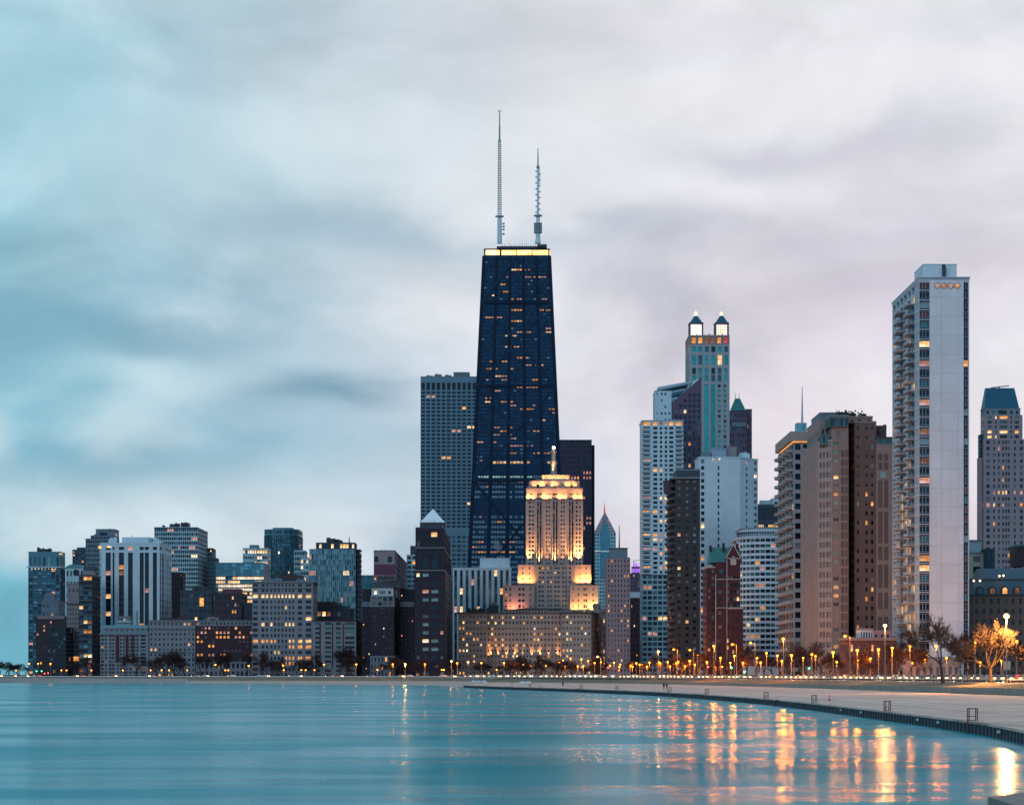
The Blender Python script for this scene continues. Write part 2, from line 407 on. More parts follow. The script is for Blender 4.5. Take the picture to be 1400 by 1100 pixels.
R_SLATE = surf('roof_slate', (.06, .12, .16), rough=.5, var=.2)
R_COPPER = surf('roof_copper_green', (.015, .15, .15), rough=.6, var=.3)
R_BLUE = surf('roof_blue_metal', (.015, .09, .15), rough=.45, var=.15, metal=.3)
R_WHITE = surf('roof_pale_metal', (.62, .70, .74), rough=.5, var=.08)
R_DARK = surf('rooftop_dark', (.035, .045, .06), rough=.8, var=.3)
W_COPP2 = surf('copper_blue_green', (.10, .22, .26), rough=.6, var=.2)
GL_HARD = surf('mast_white_steel', (.55, .62, .66), rough=.5, var=.08)
GL_MAST = surf('mast_grey_steel', (.22, .27, .32), rough=.5, var=.15)

def mast(b, px, d, y0, y1, r=.25, name='antenna', mat=None):
    m = MB(); m.cyl(PX(px, d), d+4, PZ(y0, d), PZ(y1, d), r, r*.4, 6); return m.build(name, mat or R_DARK, b.root)
def clutter(b, x0, x1, y, d, D, n, seed, mat=None):
    """rooftop plant: each unit a part"""
    q = random.Random(seed)
    for i in range(n):
        w = q.uniform(2, 6); h = q.uniform(1.2, 3.6); xa = q.uniform(PX(x0, d), max(PX(x0, d)+.1, PX(x1, d)-w)); ya = d+2+q.uniform(0, D*.5)
        z = PZ(y, d)+.5
        m = MB()
        if q.random() < .3: m.cyl(xa+w/2, ya+w/2, z, z+h, w*.35, n=10); m.cyl(xa+w/2, ya+w/2, z+h, z+h+.5, w*.37, w*.1, n=10)
        else: m.box(xa, xa+w, ya, ya+w*.8, z, z+h); m.box(xa+w*.2, xa+w*.5, ya+.5, ya+w*.5, z+h, z+h+.6)
        m.build('rooftop_unit', mat or R_DARK, b.root)

# 1 blue glass tower at the far left
d = 1750
b = Bld('glass_tower', 'slender blue glass tower at the left end of the skyline', 'skyscraper', 39, d)
st = S(W_NAVY, 7, 34, .86, .74, GB, .02, depth=.25, fin=.25, finw=.3, fmat=W_TEAL)
b.block(39, 82, 777, None, d, SD(d, 82, 89), st, roof=False)
b.block(39, 82, 755, 777, d, SD(d, 82, 89), S(W_TEAL, 7, [(.12, .72)], .45, .7, GB, 0, depth=.3), part='crown')
m = MB(); m.box(PX(37, d), PX(84, d), d-1.5, d+30, PZ(775.5, d), PZ(774, d)); m.build('canopy_ledge', W_FRAME, b.root); clutter(b, 42, 80, 755, d, 20, 5, 55)
for i in range(8):
    m = MB(); m.ball((PX(44+i*4.6, d), d-1.0, PZ(777.2, d)), .42, 8, 5); m.build('ledge_lamp', L_WW, b.root)
b.box('crown_light', L_AM, 81, 84.5, 756, 758, d, 3, .5)
b.done()
# 2 stepped white block + 3
d = 1660
b = Bld('stepped_building', 'small stepped white concrete building in front of the slender blue glass tower', 'building', 56, d, limit=40)
st = S(W_GREY, 4, 9, .35, .3, GD, .03, blank=.4)
b.block(57, 80, 822, None, d, 25, st); b.block(60, 74, 814, 822, d+3, 12, S(W_GREY, 0, 0), part='upper_wall')
b.box('penthouse', W_GREY, 62, 70, 810, 814, d+4, 8); b.done()
d = 1610
b = Bld('apartment_block', 'dull pink-grey block at the foot of the slender blue glass tower', 'building', 48, d, limit=60)
b.block(49, 90, 847, None, d, 30, S(W_BROWN, 9, 14, .5, .5, GD, .10)); b.block(52, 88, 843, 847, d+2, 20, S(W_PINK, 0, 0), part='upper_wall')
b.done()
d = 1570
b = Bld('office_block', 'low dark glass office block before the dull pink-grey block', 'office building', 64, d, limit=60)
b.block(65, 90, 858, None, d, 28, S(W_BLACK, 7, 12, .85, .7, GD, .03, depth=.2)); b.done()
d = 2050
b = Bld('tower_block', 'dark blue tower top showing between blue glass tower and white grid tower', 'tower block', 99, d, limit=40)
b.block(99, 119, 752, None, d, 30, S(W_NAVY, 5, 40, .6, .5, GD, .08)); b.box('penthouse', W_NAVY, 105, 119, 748, 752, d+4, 12); b.done()
d = 1640
b = Bld('arched_building', 'teal building with an arched gable above the tan stone block', 'building', 90, d, limit=40)
b.block(90, 114, 776, None, d, 20, S(W_PTEAL, 5, 10, .5, .5, GT, .03))
m = MB(); X0, X1 = PX(90, d), PX(114, d); z = PZ(776, d); n = 12; c = (X0+X1)/2; r = (X1-X0)/2
m.raw([(c-r*math.cos(math.pi*i/n), d-.4, z+r*.42*math.sin(math.pi*i/n)) for i in range(n+1)]+[(c-r*math.cos(math.pi*i/n), d+12, z+r*.42*math.sin(math.pi*i/n)) for i in range(n+1)],
      [tuple(range(n, -1, -1)), tuple(range(n+1, 2*n+2))]+[(i, i+1, n+2+i, n+1+i) for i in range(n)]+[(0, n+1, 2*n+1, n)])
m.build('arched_gable', W_TEAL, b.root)
m = MB(); n = 10; r2 = r*.34
m.raw([(c+1+r2*math.cos(2*math.pi*i/n), d-.6, z-3+r2*math.sin(2*math.pi*i/n)) for i in range(n)], [tuple(range(n))]); m.build('round_window', G_DARK, b.root)
b.done()
d = 1600
b = Bld('stone_building', 'narrow tan stone building with small windows left of the dark banded tower', 'building', 91, d, limit=80)
b.block(91, 109, 823, None, d, 26, S(W_WARM, 5, 16, .4, .5, GD, .06)); b.block(92, 109, 798, 823, d+2, 20, S(W_WARM, 3, [(.55, .75)], .3, .5, GD, 0), part='upper_wall')
b.box('cornice', W_WARM, 89.5, 109.5, 822, 824.5, d, 12, 1.2)
b.box('entrance_light', L_OR, 98, 108, 897, 903, d, .5, .3); b.done()
# 6 dark banded tower
d = 1520
b = Bld('banded_tower', 'dark tower with thin pale floor bands, left of the white finned tower', 'tower block', 108, d, limit=90)
st = S(W_BLACK, 3, 21, .9, .62, [(G_NAVY, 4), (G_REF, 3), (G_DARK, 4), (G_PALE, .6)], .09, depth=.3, ledge=.5, ledgeh=.35, fmat=W_GREY, run=1)
b.block(108, 126, 787, None, d, SD(d, 126, 137), st, S(W_BLACK, 4, 21, .5, .4, GD, .01)); b.box('penthouse', W_DGREY, 114, 128, 774, 787, d+6, 12)
b.box('lift_housing', W_WARM, 113, 128, 780, 787, d+3, 9); b.done()
# 7 grey grid tower behind
d = 1900
b = Bld('grid_tower', 'pale grey grid tower with stepped penthouse behind the white finned tower', 'tower block', 117, d)
st = S(W_GREY, 17, 30, .62, .6, GD, .02, depth=.3)
b.block(117, 158, 737, None, d, SD(d, 158, 163), st); b.block(124, 157, 733, 737, d+4, 20, S(W_GREY, 6, [(.2, .8)], .8, .6, GD, 0), part='upper_wall')
b.block(131, 157, 724, 733, d+6, 20, S(W_GREY, [(.2, .6)], [(.1, .6)], .8, .6, GD, 0), part='penthouse')
mast(b, 149, d, 724, 721, .4); clutter(b, 119, 155, 737, d, 20, 5, 54, W_GREY); b.done()
# 8 white finned tower
d = 1560
b = Bld('finned_tower', 'broad white tower with thick vertical fins and dark glass strips', 'tower block', 133, d, limit=100)
strips = [(144.5, 151.5), (154, 156.5), (162.5, 169.5), (175, 181.5), (191, 196.5), (198, 203.5), (209, 214.5)]
X0, X1 = PX(139, d), PX(218, d)
cc = [((a-139)/79, (c-139)/79) for a, c in strips]
st = S(W_WHITE, cc, 21, .8, .72, [(G_DARK, 8), (G_NAVY, 4)], .07, depth=1.0, sp=W_BLACK, mt=.0, mb=.02)
ch = S(W_WHITE, [(.30, .72)], 21, .8, .72, [(G_DARK, 8), (G_NAVY, 4)], .04, depth=1.0, sp=W_BLACK)
ch2 = S(W_WHITE, [(.1, .3), (.5, .8)], 21, .8, .7, [(G_DARK, 8)], .0, depth=.6, sp=W_DGREY)
dd = 9; XL, XR = PX(133, d), PX(223, d); D = 38
pts = [(XL, d+D), (XL, d+dd), (X0, d), (X1, d), (XR, d+dd), (XR, d+D)]
sl = [S(W_WHITE, 4, 21, .5, .7, GD, .02, sp=W_BLACK), ch, st, ch2, S(W_WHITE, 4, 21, .5, .7, GD, .02, sp=W_BLACK), S(W_WHITE, 0, 0)]
zt, zf = PZ(743, d), PZ(755, d)
b.poly(pts, GROUND-.3, zf, sl, [2, 0, 0, 0, 1, 9], roof=False)
tp = lambda cols: S(W_WHITE, cols, [(.30, .66)], .7, .6, [(G_DARK, 5), (L_AM, 1.2), (L_PK, 1.2)], 0, depth=1.0)
b.poly(pts, zf, zt, [tp(4), tp([(.3, .9)]), tp(cc), tp([(.1, .5)]), tp(4), tp(0)], [2, 0, 0, 0, 1, 9], part='crown')
b.box('crown_lamp_strip', L_WW, 146, 152, 746.2, 748.6, d, .6, .35); b.box('crown_lamp_strip', L_AM, 134.5, 138, 746, 749.5, d+3, 2, .5)
m = MB(); m.prism([(PX(164, d), d+8), (PX(200, d), d+8), (PX(204, d), d+14), (PX(204, d), d+30), (PX(164, d), d+30)], zt, PZ(733, d)); m.build('penthouse', W_WHITE, b.root)
mast(b, 179, d, 733, 730.5, .3); clutter(b, 142, 162, 743, d+6, 12, 4, 51, W_WHITE); clutter(b, 206, 218, 743, d+6, 12, 2, 52, W_WHITE); b.done()
# 9 black tower
d = 1630
b = Bld('black_tower', 'black windowless-looking tower tucked right of the white finned tower', 'tower block', 223, d, limit=60)
b.poly([(PX(222, d), d+24), (PX(222, d), d), (PX(234, d), d), (PX(247, d), d+10), (PX(247, d), d+24)], GROUND, PZ(783, d), S(W_BLACK, 4, 30, .5, .5, [(G_DARK, 1)], .012, lt=[(L_DIM, 1)]), [1, 0, 0, 1, 9]); b.done()
# 10 white grid over blue glass
d = 1900
b = Bld('grid_tower', 'dark blue glass tower ruled with a fine white grid and capped by a black box', 'tower block', 211, d, limit=100)
st = S(W_PTEAL, 20, 34, .80, .68, [(G_DARK, 4), (G_NAVY, 5), (G_REF, 3)], .025, lt=[(L_PK, 3), (L_WW, 1)], depth=.25, run=2)
b.block(211, 270, 721, None, d, SD(d, 270, 284), st, S(W_PTEAL, 9, 34, .86, .66, [(G_DARK, 6), (G_REF, 2)], .0, ledge=.3, ledgeh=.4), rh=.5)
b.box('penthouse', W_BLACK, 247, 257, 714, 721, d+8, 14); b.box('crown_edge', W_NAVY, 211, 270, 721, 722.5, d, 5, .4); clutter(b, 215, 268, 721, d+4, 20, 6, 53); b.done()
d = 1960
b = Bld('tower_block', 'beige-dark stepped tower edge right of the fine white grid tower', 'tower block', 283, d, limit=50)
b.block(280, 290, 750, None, d, 25, S(W_WARM, 3, 34, .5, .5, GD, .01)); b.block(284, 295, 763, None, d-30, 22, S(W_GREY, 3, 30, .7, .5, GD, .01), part='lower_wall')
b.box('cornice', W_DGREY, 280, 291, 749, 751, d, 12, 1.5); b.done()
# 12, 13 mid blocks
d = 1560
b = Bld('office_block', 'squat dark slate building with rooftop vents under the fine white grid tower', 'office building', 246, d, limit=60)
b.block(246, 290, 808, None, d, 30, S(W_DGREY, 7, 11, .55, .4, GD, .04, blank=.2)); clutter(b, 250, 285, 808, d, 20, 6, 3)
b.box('stair_window', L_OR, 273, 278.5, 817, 828, d, .5, .2); b.done()
d = 1555
b = Bld('office_block', 'brown brick block with a stepped top between slate building and cream hotel', 'office building', 291, d, limit=60)
b.block(291, 331, 812, None, d, 30, S(W_BROWN, 11, 12, .62, .42, GD, .10)); b.block(304, 328, 806, 812, d+5, 16, S(W_ROSE, 0, 0), part='upper_wall'); b.box('stair_tower', W_BLACK, 333, 344, 824, 850, d, 12); b.done()
# 18 lit low wide glass block
d = 1760
b = Bld('glass_block', 'wide blue glass block whose middle floors glow bright warm white', 'office building', 295, d)
b.block(295, 361, 770, 787, d, 40, S(W_TEAL, 12, 4, .92, .85, [(G_BLUE, 1), (G_MIR, .6)], 0, depth=.12), part='upper_wall')
wl = [(L_WW, 4), (L_AM, 1.6), (G_PALE, .7)]
lr = {i: .0 for i in range(30)}
b.block(295, 361, 787, None, d+1, 38, S(W_TEAL, 20, 26, .9, .62, [(G_NAVY, 2), (G_BLUE, 1)], .04, lt=wl, depth=.3, run=5, litrows={0: .7, 1: .85, 2: .95, 3: .9, 4: .85, 5: .6, 6: .5, 7: .3, 8: .25}), roof=False); b.done()
# 19, 20, 21
d = 1870
b = Bld('tower_block', 'low twin-stepped block with yellow lit top floors behind the wide glass block', 'tower block', 332, d, limit=70)
b.block(332, 351, 750, None, d, 25, S(W_PTEAL, 6, 22, .7, .5, GT, .05, lt=[(L_AM, 1), (L_WW, 1)], litrows={0: .9, 2: .5, 3: .5}, run=3))
b.block(351, 366, 750, None, d+6, 25, S(W_PTEAL, 4, 22, .8, .5, GT, .05, lt=[(L_AM, 1), (L_WW, 1)], litrows={0: .7, 1: .5, 2: .5}, run=3), part='side_wall')
b.box('penthouse', W_TEAL, 341, 353, 744.5, 750, d+5, 10); b.done()
d = 2000
b = Bld('round_cornered_tower', 'blue-grey tower with faceted round front behind the yellow topped block', 'tower block', 359, d)
n = 9; cx, r = PX(384, d), PX(408, d)-PX(384, d)
pts = [(cx-r*math.cos(math.pi*(i)/n), d+r*.6-r*.6*math.sin(math.pi*i/n)) for i in range(n+1)]
pts = [(cx-r, d+40)]+pts+[(cx+r, d+40)]
st = S(W_NAVY, 3, 36, .66, .62, GB, .015, depth=.3, fin=.3, finw=.35, fmat=W_TEAL)
b.poly(pts, GROUND, PZ(731, d), st, [1]+[0]*n+[1, 9], roof=False)
b.poly(pts, PZ(731, d), PZ(724, d), S(W_TEAL, 3, [(.3, .8)], .8, .5, GB, 0), [0]*(n+3), part='crown')
b.box('penthouse', W_TEAL, 373, 400, 721, 724, d+12, 20); b.done()
d = 1960
b = Bld('glass_block', 'small teal balcony block beside the faceted round tower', 'tower block', 402, d, limit=50)
b.block(402, 417, 753, None, d, 20, S(W_PTEAL, 4, 24, .9, .55, GT, .05, ledge=.8)); b.block(411, 422, 763, None, d-20, 18, S(W_PTEAL, 3, 20, .8, .5, GT, .35, lt=[(L_WW, 1), (L_AM, 2)]), part='lower_wall'); b.done()
# 22 curtain wall tower
d = 1700
b = Bld('curtain_wall_tower', 'pale teal glass tower with lit penthouse and thin rooftop mast', 'tower block', 423, d)
st = S(W_TEAL, 22, 24, .86, .82, [(G_PALE, 5), (G_BLUE, 4), (G_REF, 3), (G_TEAL, 3), (G_NAVY, 1)], .02, depth=.12, lt=[(L_PK, 2), (L_AM, 1), (L_WW, 1)], fin=.2, finw=.16, fmat=W_FRAME, run=3)
b.block(423, 486, 750, None, d, SD(d, 486, 494), st, S(W_DGREY, 5, 24, .6, .5, GD, .0), roof=False)
for j in range(24):
    z = PZ(752+j*6.9, d); m = MB(); m.box(PX(486, d)+.05, PX(486, d)+3.2, d+4, d+20, z-.3, z+1.0); m.build('balcony', W_DGREY, b.root)
b.block(432, 485, 742, 750, d+3, 24, S(W_DGREY, 13, [(.15, .8)], .85, .6, [(G_NAVY, 2), (L_WW, 1), (L_AM, 2)], 0), part='penthouse', rh=.4); mast(b, 477, d, 742, 733, .5); clutter(b, 436, 480, 742, d+4, 16, 6, 56); b.done()
# ---------------------------------------------------------------- the row along the drive, left half
d = 1480
b = Bld('mansard_building', 'pale brick apartment house with teal mansard roof at the shore, below white finned tower', 'apartment building', 137, d, limit=100)
cc = [(.02, .07), (.10, .135), (.19, .23), (.25, .29), (.35, .385), (.41, .445), (.47, .505), (.55, .585), (.61, .65), (.69, .73), (.75, .79), (.84, .94)]
fr = S(W_CREAM, cc, 12, .5, .58, GD, .04, sp=W_CREAM, mt=.01)
b.block(137, 203, 866, None, d, 28, fr, roof=False)
for x0, x1 in ((158, 163), (171.5, 176), (180, 183)):
    m = MB(); m.box(PX(x0, d), PX(x1, d), d-.02, d-.06, PZ(905, d), PZ(868, d)); m.build('brick_panel', W_RED, b.root)
m = MB(); m.frus((PX(137, d), PX(203, d), d, d+28), PZ(866, d), (PX(139.5, d), PX(202, d), d+3, d+26), PZ(854, d)); m.build('mansard_roof', W_COPP2, b.root)
for i in range(9):
    x = PX(143+i*7, d); m = MB(); m.box(x-.9, x+.9, d+.3, d+3, PZ(864, d), PZ(859, d)); m.box(x-1.2, x+1.2, d-.1, d+3.4, PZ(859, d), PZ(858, d)); m.build('dormer', W_CREAM, b.root)
b.box('cornice', W_CREAM, 136, 203.3, 865, 867, d, 6, .8)
b.block(160, 177, 844, 854, d+8, 10, S(W_PTEAL, 6, 2, .8, .6, GT, .1), part='roof_pavilion'); b.box('chimney', W_GREY, 186, 187.5, 835, 854, d+8, 2)
b.box('terrace_roof', W_GREY, 158, 178, 842, 844, d+7, 13); b.done()
b = Bld('apartment_block', 'pale grey block with neat rows of small square windows beside mansard building', 'apartment building', 204, d)
b.block(204, 267, 849, None, d, 26, S(W_CREAM, 11, 11, .42, .46, GD, .05, lt=[(L_OR, 2), (L_AM, 1)], run=1), roof=W_GREY, over=.8, rh=.8)
b.box('balcony_band', W_GREY, 204, 267, 858.5, 859.8, d, 4, .7); b.box('balcony_band', W_GREY, 204, 267, 890, 891, d, 4, .5)
clutter(b, 210, 260, 849, d, 18, 5, 5, W_BROWN); b.done()
b = Bld('brick_apartment_block', 'long dark red brick block with pale stone top band and base', 'apartment building', 268, d)
b.block(268, 346, 855, 904, d, 28, S(W_RED, 15, 8, .55, .5, GD+[(G_CURT, 4)], .03, lt=[(L_OR, 2), (L_PK, 2)], run=2, litrows={0: .2, 1: .3, 2: .2, 6: .2}), roof=False)
b.block(268, 346, 849, 855, d, 28, S(W_CREAM, 15, 1, .5, .5, GD, .02), part='stone_band', roof=W_GREY, over=.7)
b.block(268, 346, 904, None, d, 28, S(W_CREAM, 13, 2, .5, .6, GD, .1), part='stone_base', roof=False)
clutter(b, 272, 330, 849, d, 18, 8, 8); b.box('rooftop_house', W_WARM, 283, 301, 843, 849, d+6, 9); b.done()
# 17 cream hotel
d = 1460
b = Bld('cream_hotel', 'tall cream stone hotel with thirteen window rows and brown penthouse, rows of lit rooms', 'hotel', 345, d)
cc = [(.01, .09), (.15, .20), (.225, .26), (.30, .33), (.36, .39), (.42, .45), (.48, .51), (.54, .57), (.60, .63), (.66, .69), (.75, .82), (.88, .97)]
b.block(345, 428, 803, None, d, SD(d, 428, 434), S(W_CREAM, cc, 16, .5, .56, GD, .02, run=4, lt=[(L_OR, 2), (L_AM, 3)], litrows={1: .75, 6: .35, 9: .45, 11: .45, 12: .15}), roof=False)
b.block(345, 428, 796, 803, d, SD(d, 428, 434), S(W_CREAM, cc, [(.25, .75)], .5, .5, GD, .0), part='top_storey', roof=W_GREY, over=1.2, rh=.9)
b.box('cornice', W_CREAM, 344.5, 428.5, 802.4, 803.6, d, 6, .7)
b.box('penthouse', W_BROWN, 384, 413, 786, 796, d+8, 14); clutter(b, 352, 424, 796, d, 20, 8, 13, W_GREY)
m = MB(); m.cyl(PX(380, d), d+12, PZ(796, d), PZ(782, d), 2.2, 2.2, 10); m.build('water_tank', R_DARK, b.root); b.done()
# 23, 24
d = 1500
b = Bld('terraced_building', 'low terraced building with brown penthouse just right of the cream hotel', 'building', 434, d, limit=50)
b.block(433, 480, 833, None, d, 24, S(W_DGREY, 7, 8, .7, .5, GT, .12, litrows={0: .3})); b.box('penthouse', W_BROWN, 434, 459, 822, 833, d+6, 14); b.box('plant_room', W_DGREY, 463, 477, 828, 833, d+6, 9); clutter(b, 440, 480, 833, d, 14, 4, 21); b.done()
d = 1455
b = Bld('apartment_block', 'cream block ribbed with red brick strips right of cream hotel', 'apartment building', 428, d)
cc = [(.05, .17), (.28, .42), (.53, .65), (.74, .96)]
b.block(428, 487, 849, None, d, SD(d, 487, 495), S(W_CREAM, cc, 12, .5, .55, GT, .02, depth=.5), S(W_DBRICK, 2, 12, .2, .4, GD, .01), roof=W_RED, over=.5)
for x in (436.8, 453.8, 468.5): b.box('brick_strip', W_RED, x, x+1.6, 852, 912, d, .5, .25)
b.done()
# 25 dark brick hotel
d = 1430
b = Bld('winged_brick_building', 'dark maroon brick building with pale colonnaded top and two dark wings', 'apartment building', 495, d)
cc = [(.10, .14), (.19, .23), (.33, .37), (.42, .46), (.54, .58), (.63, .67), (.78, .82), (.87, .91)]
b.block(506.5, 539, 829, None, d, SD(d, 539, 547), S(W_DBRICK, cc, 18, .5, .42, GD+[(G_CURT, 2)], .02), S(W_BLACK, 3, 18, .3, .4, GD, .01), roof=False)
b.block(506.5, 539, 814, 829, d, SD(d, 539, 547), S(W_GREY, [(.08, .26), (.31, .49), (.54, .69), (.75, .93)], [(.1, .42), (.52, .9)], .6, .6, [(G_DARK, 2), (G_CURT, 2)], 0, depth=.8), part='colonnade', roof=False)
b.block(508, 538, 803, 814, d+2, 22, S(W_PTEAL, [(.12, .24), (.36, .64), (.76, .88)], [(.2, .6)], .6, .6, GD, .1), part='attic', roof=W_DGREY, over=1, rh=1)
b.block(495, 506.5, 806, None, d+12, 22, S(W_DBRICK, 3, 24, .35, .42, GD, .05), part='wing_wall', roof=W_DGREY); b.block(547, 566, 806, None, d+14, 22, S(W_DBRICK, 4, 24, .35, .42, GD, .04), part='wing_wall', roof=W_DGREY)
b.block(495, 506.5, 822, 829, d+11.6, .3, S(W_GREY, 2, [(.1, .9)], .5, .6, GD, 0), part='wing_colonnade', roof=False); b.block(547, 566, 822, 829, d+13.6, .3, S(W_GREY, 4, [(.1, .9)], .5, .6, GD, 0), part='wing_colonnade', roof=False)
m = MB(); m.frus((PX(510, d), PX(550, d), d+6, d+22), PZ(803, d), (PX(515, d), PX(547, d), d+9, d+20), PZ(792, d)); m.build('hipped_roof', R_DARK, b.root)
b.block(506, 540, 896, None, d-.6, .5, S(W_GREY, 7, 3, .45, .6, GD+[(L_OR, 2)], .1), part='stone_base', roof=False)
clutter(b, 514, 545, 792, d+4, 10, 5, 31); b.done()
# 26, 27, 28
d = 1810
b = Bld('pink_tower', 'beige-pink tower with a blank rose panel near its top', 'tower block', 511, d, limit=60)
D = SD(d, 540, 556)
b.block(511, 540, 787, None, d, D, S(W_PINK, 7, 20, .5, .4, GD, .05)); b.block(511, 540, 771, 787, d, D, S(W_ROSE, 0, 0), S(W_PINK, 9, 2, .6, .4, GD, .0), part='panel_wall', roof=False)
b.block(511, 540, 753, 771, d, D, S(W_PINK, [(.03, .22), (.45, .52), (.66, .86)], [(.15, .60)], .5, .5, GT, 0), S(W_PINK, 9, 3, .7, .5, GD, 0), part='crown'); mast(b, 521, d, 753, 750, .4); mast(b, 526, d, 753, 750, .4); b.done()
d = 1900
b = Bld('glass_block', 'small plain blue glass block behind the winged brick building\'s left shoulder', 'office building', 494, d, limit=30)
b.block(494, 512, 787, None, d, 20, S(W_TEAL, 4, 16, .9, .8, [(G_BLUE, 1)], .0, depth=.1)); b.done()
d = 1850
b = Bld('slim_glass_tower', 'slim teal and white striped tower squeezed left of the pyramid-roofed tower', 'tower block', 556, d, limit=60)
b.block(556, 570, 759, None, d, 20, S(W_PTEAL, 2, 26, .8, .6, GT, .05)); b.block(561, 572, 747, 759, d+8, 18, S(W_DGREY, 2, 2, .5, .5, GD, 0), part='upper_wall'); b.box('roof_lamp', L_RED, 563, 564.5, 745.6, 746.8, d+8, 1); b.done()
# 29 tower with the pale pyramid roof
d = 1420
b = Bld('pyramid_roof_tower', 'dark brown stepped tower topped by a small white pyramid roof', 'apartment tower', 566, d)
D = SD(d, 609, 618)
cc = [(.07, .17), (.26, .46), (.54, .77), (.84, .93)]
b.block(566.5, 609, 780, None, d, D, S(W_DBRICK, cc, 13, .5, .40, [(G_DARK, 3), (G_NAVY, 3), (G_PALE, 1), (G_CURT, 1.2)], .13, run=0, lt=[(L_OR, 2), (L_PK, 2), (L_WW, .6)]), S(W_BLACK, 3, 13, .2, .3, GD, .03), roof=W_CREAM, over=.3, rh=.5)
b.block(567.5, 608, 749, 780, d+1.5, D-4, S(W_DBRICK, [(.05, .15), (.25, .43), (.56, .75), (.84, .92)], [(.08, .62), (.70, .9)], .6, .6, [(G_DARK, 4), (G_NAVY, 1)], 0, depth=1), part='upper_wall', roof=W_CREAM, over=.3, rh=.5)
b.block(568, 607, 722, 749, d+3, D-7, S(W_DBRICK, [(.05, .14), (.23, .46), (.55, .76), (.84, .93)], [(.05, .42), (.58, .80)], .6, .6, [(G_DARK, 3), (G_CURT, 1.2), (L_AM, 1)], 0, depth=1), part='upper_wall', roof=W_DGREY, over=.2)
b.block(574, 602, 714, 722, d+6, D-14, S(W_DGREY, 0, 0), part='attic', roof=R_WHITE, over=.8, rh=.5)
m = MB(); m.frus((PX(573.5, d), PX(608, d), d+6, d+30), PZ(713, d), (PX(590.5, d)-.1, PX(590.5, d)+.3, d+17, d+17.4), PZ(693, d)); m.build('pyramid_roof', R_WHITE, b.root)
for x in (586, 592): m = MB(); m.box(PX(x, d), PX(x+1.6, d), d+7.5, d+10, PZ(713, d), PZ(709.5, d)); m.build('roof_vent', R_DARK, b.root)
b.done()
# 30 grid tower (pale) behind, 35 maroon tower
d = 2020
W_GRID = surf('grid_tower_concrete', (.13, .24, .33), var=.10, streak=False)
b = Bld('grid_tower', 'tall blue-grey square-gridded tower with pale flat top behind the black tapering skyscraper', 'skyscraper', 575, d)
b.block(575, 652, 534, 722, d, 55, S(W_GRID, 11, 36, .72, .58, [(G_DARK, 5), (G_NAVY, 3)], .018, lt=[(L_PK, 3), (L_OR, 1), (L_AM, 1)], run=1, depth=.7), roof=False)
b.block(575, 652, 522, 534, d, 55, S(W_GRID, 11, [(.08, .92)], .66, .6, [(G_DARK, 1)], 0, depth=.8), part='louvred_storey', roof=False)
b.block(575, 652, 515, 522, d, 55, S(W_GRID, 0, 0), part='parapet', roof=False); b.box('roof', W_GREY, 575, 652, 514.4, 515, d, 55)
b.box('penthouse', W_GREY, 620, 642, 508.5, 514.5, d+10, 20); clutter(b, 578, 618, 515, d, 30, 6, 62, W_GREY)
b.block(575, 652, 722, 731, d, 55, S(W_GRID, 0, 0), part='transfer_band', roof=False)
b.block(575, 652, 731, None, d, 55, S(W_GRID, 11, 32, .68, .56, [(G_TEAL, 2), (G_NAVY, 5)], .02, depth=.7), part='lower_wall', roof=False); b.done()
d = 2080
b = Bld('maroon_tower', 'dark plum coloured tower rising right of the black tapering skyscraper', 'skyscraper', 755, d, limit=90)
b.block(755, 809, 608, None, d, 40, S(W_MAUVE, 13, 46, .55, .52, GD, .05, lt=[(L_PK, 2), (L_OR, 1)], run=2, depth=.5, blank=.04, litrows={6: .55, 18: .3}), roof=False)
b.block(755, 809, 602, 608, d, 40, S(W_MAUVE, 7, [(.1, .9)], .7, .8, GD, 0), part='crown'); m = MB(); m.box(PX(809, d), PX(813, d), d+2, d+36, GROUND, PZ(608, d)); m.build('corner_bay', W_DBRICK, b.root)
for k in range(12): mast(b, 757+k*4.2, d, 602, 600.3, .2, 'roof_post')
b.done()
# 31 white striped low block
d = 1620
b = Bld('striped_block', 'white block with dark vertical window strips and plain penthouse below tapering skyscraper', 'office building', 619, d)
b.block(619, 699, 777, None, d, 30, S(W_WHITE, 10, 12, .48, .66, GD+[(G_CURT, 5)], .12, sp=W_DGREY, lt=[(L_OR, 1), (L_AM, 2), (L_PK, 1)], mr=.02, depth=.8)); b.block(656, 697, 763, 777, d+5, 18, S(W_WHITE, 0, 0), part='penthouse', rh=.3)
b.box('flue', W_RED, 659.5, 661.5, 761.5, 763, d+8, 2); b.done()
# ---------------------------------------------------------------- the black tapering skyscraper
d = 1900
b = Bld('tapering_skyscraper', 'black tapering skyscraper with crossed bracing, glowing top band and two masts', 'skyscraper', 643, d)
TL, TR, TY = 662.0, 751.0, 341.0; BL, BR, BY = 640.0, 772.0, 800.0
def hx(side, y):                       # left / right edge in photo pixels at height y
    t = (y-TY)/(BY-TY); return (TL+(BL-TL)*t) if side == 0 else (TR+(BR-TR)*t)
zT, zB = PZ(TY, d), GROUND-.3
yB = YH-(zB-CH)*F/d
lean = 2.0                             # the faces lean in towards the top
def fy(z): return d+lean*(z-zB)/(zT-zB)
def hp(u, z, out=0.0):                  # point on the front face, u 0..1
    y = YH-(z-CH)*F/d; xl = (hx(0, y)-700)*d/F; xr = (hx(1, y)-700)*d/F
    return (xl+(xr-xl)*u, fy(z)-out, z)
depth0, depth1 = 78, 48
m = MB()
def ring(z):
    t = (z-zB)/(zT-zB); a = hp(0, z); c = hp(1, z); D = depth0+(depth1-depth0)*t
    return [a, c, (c[0], a[1]+D, z), (a[0], a[1]+D, z)]
r0, r1 = ring(zB), ring(PZ(340, d))
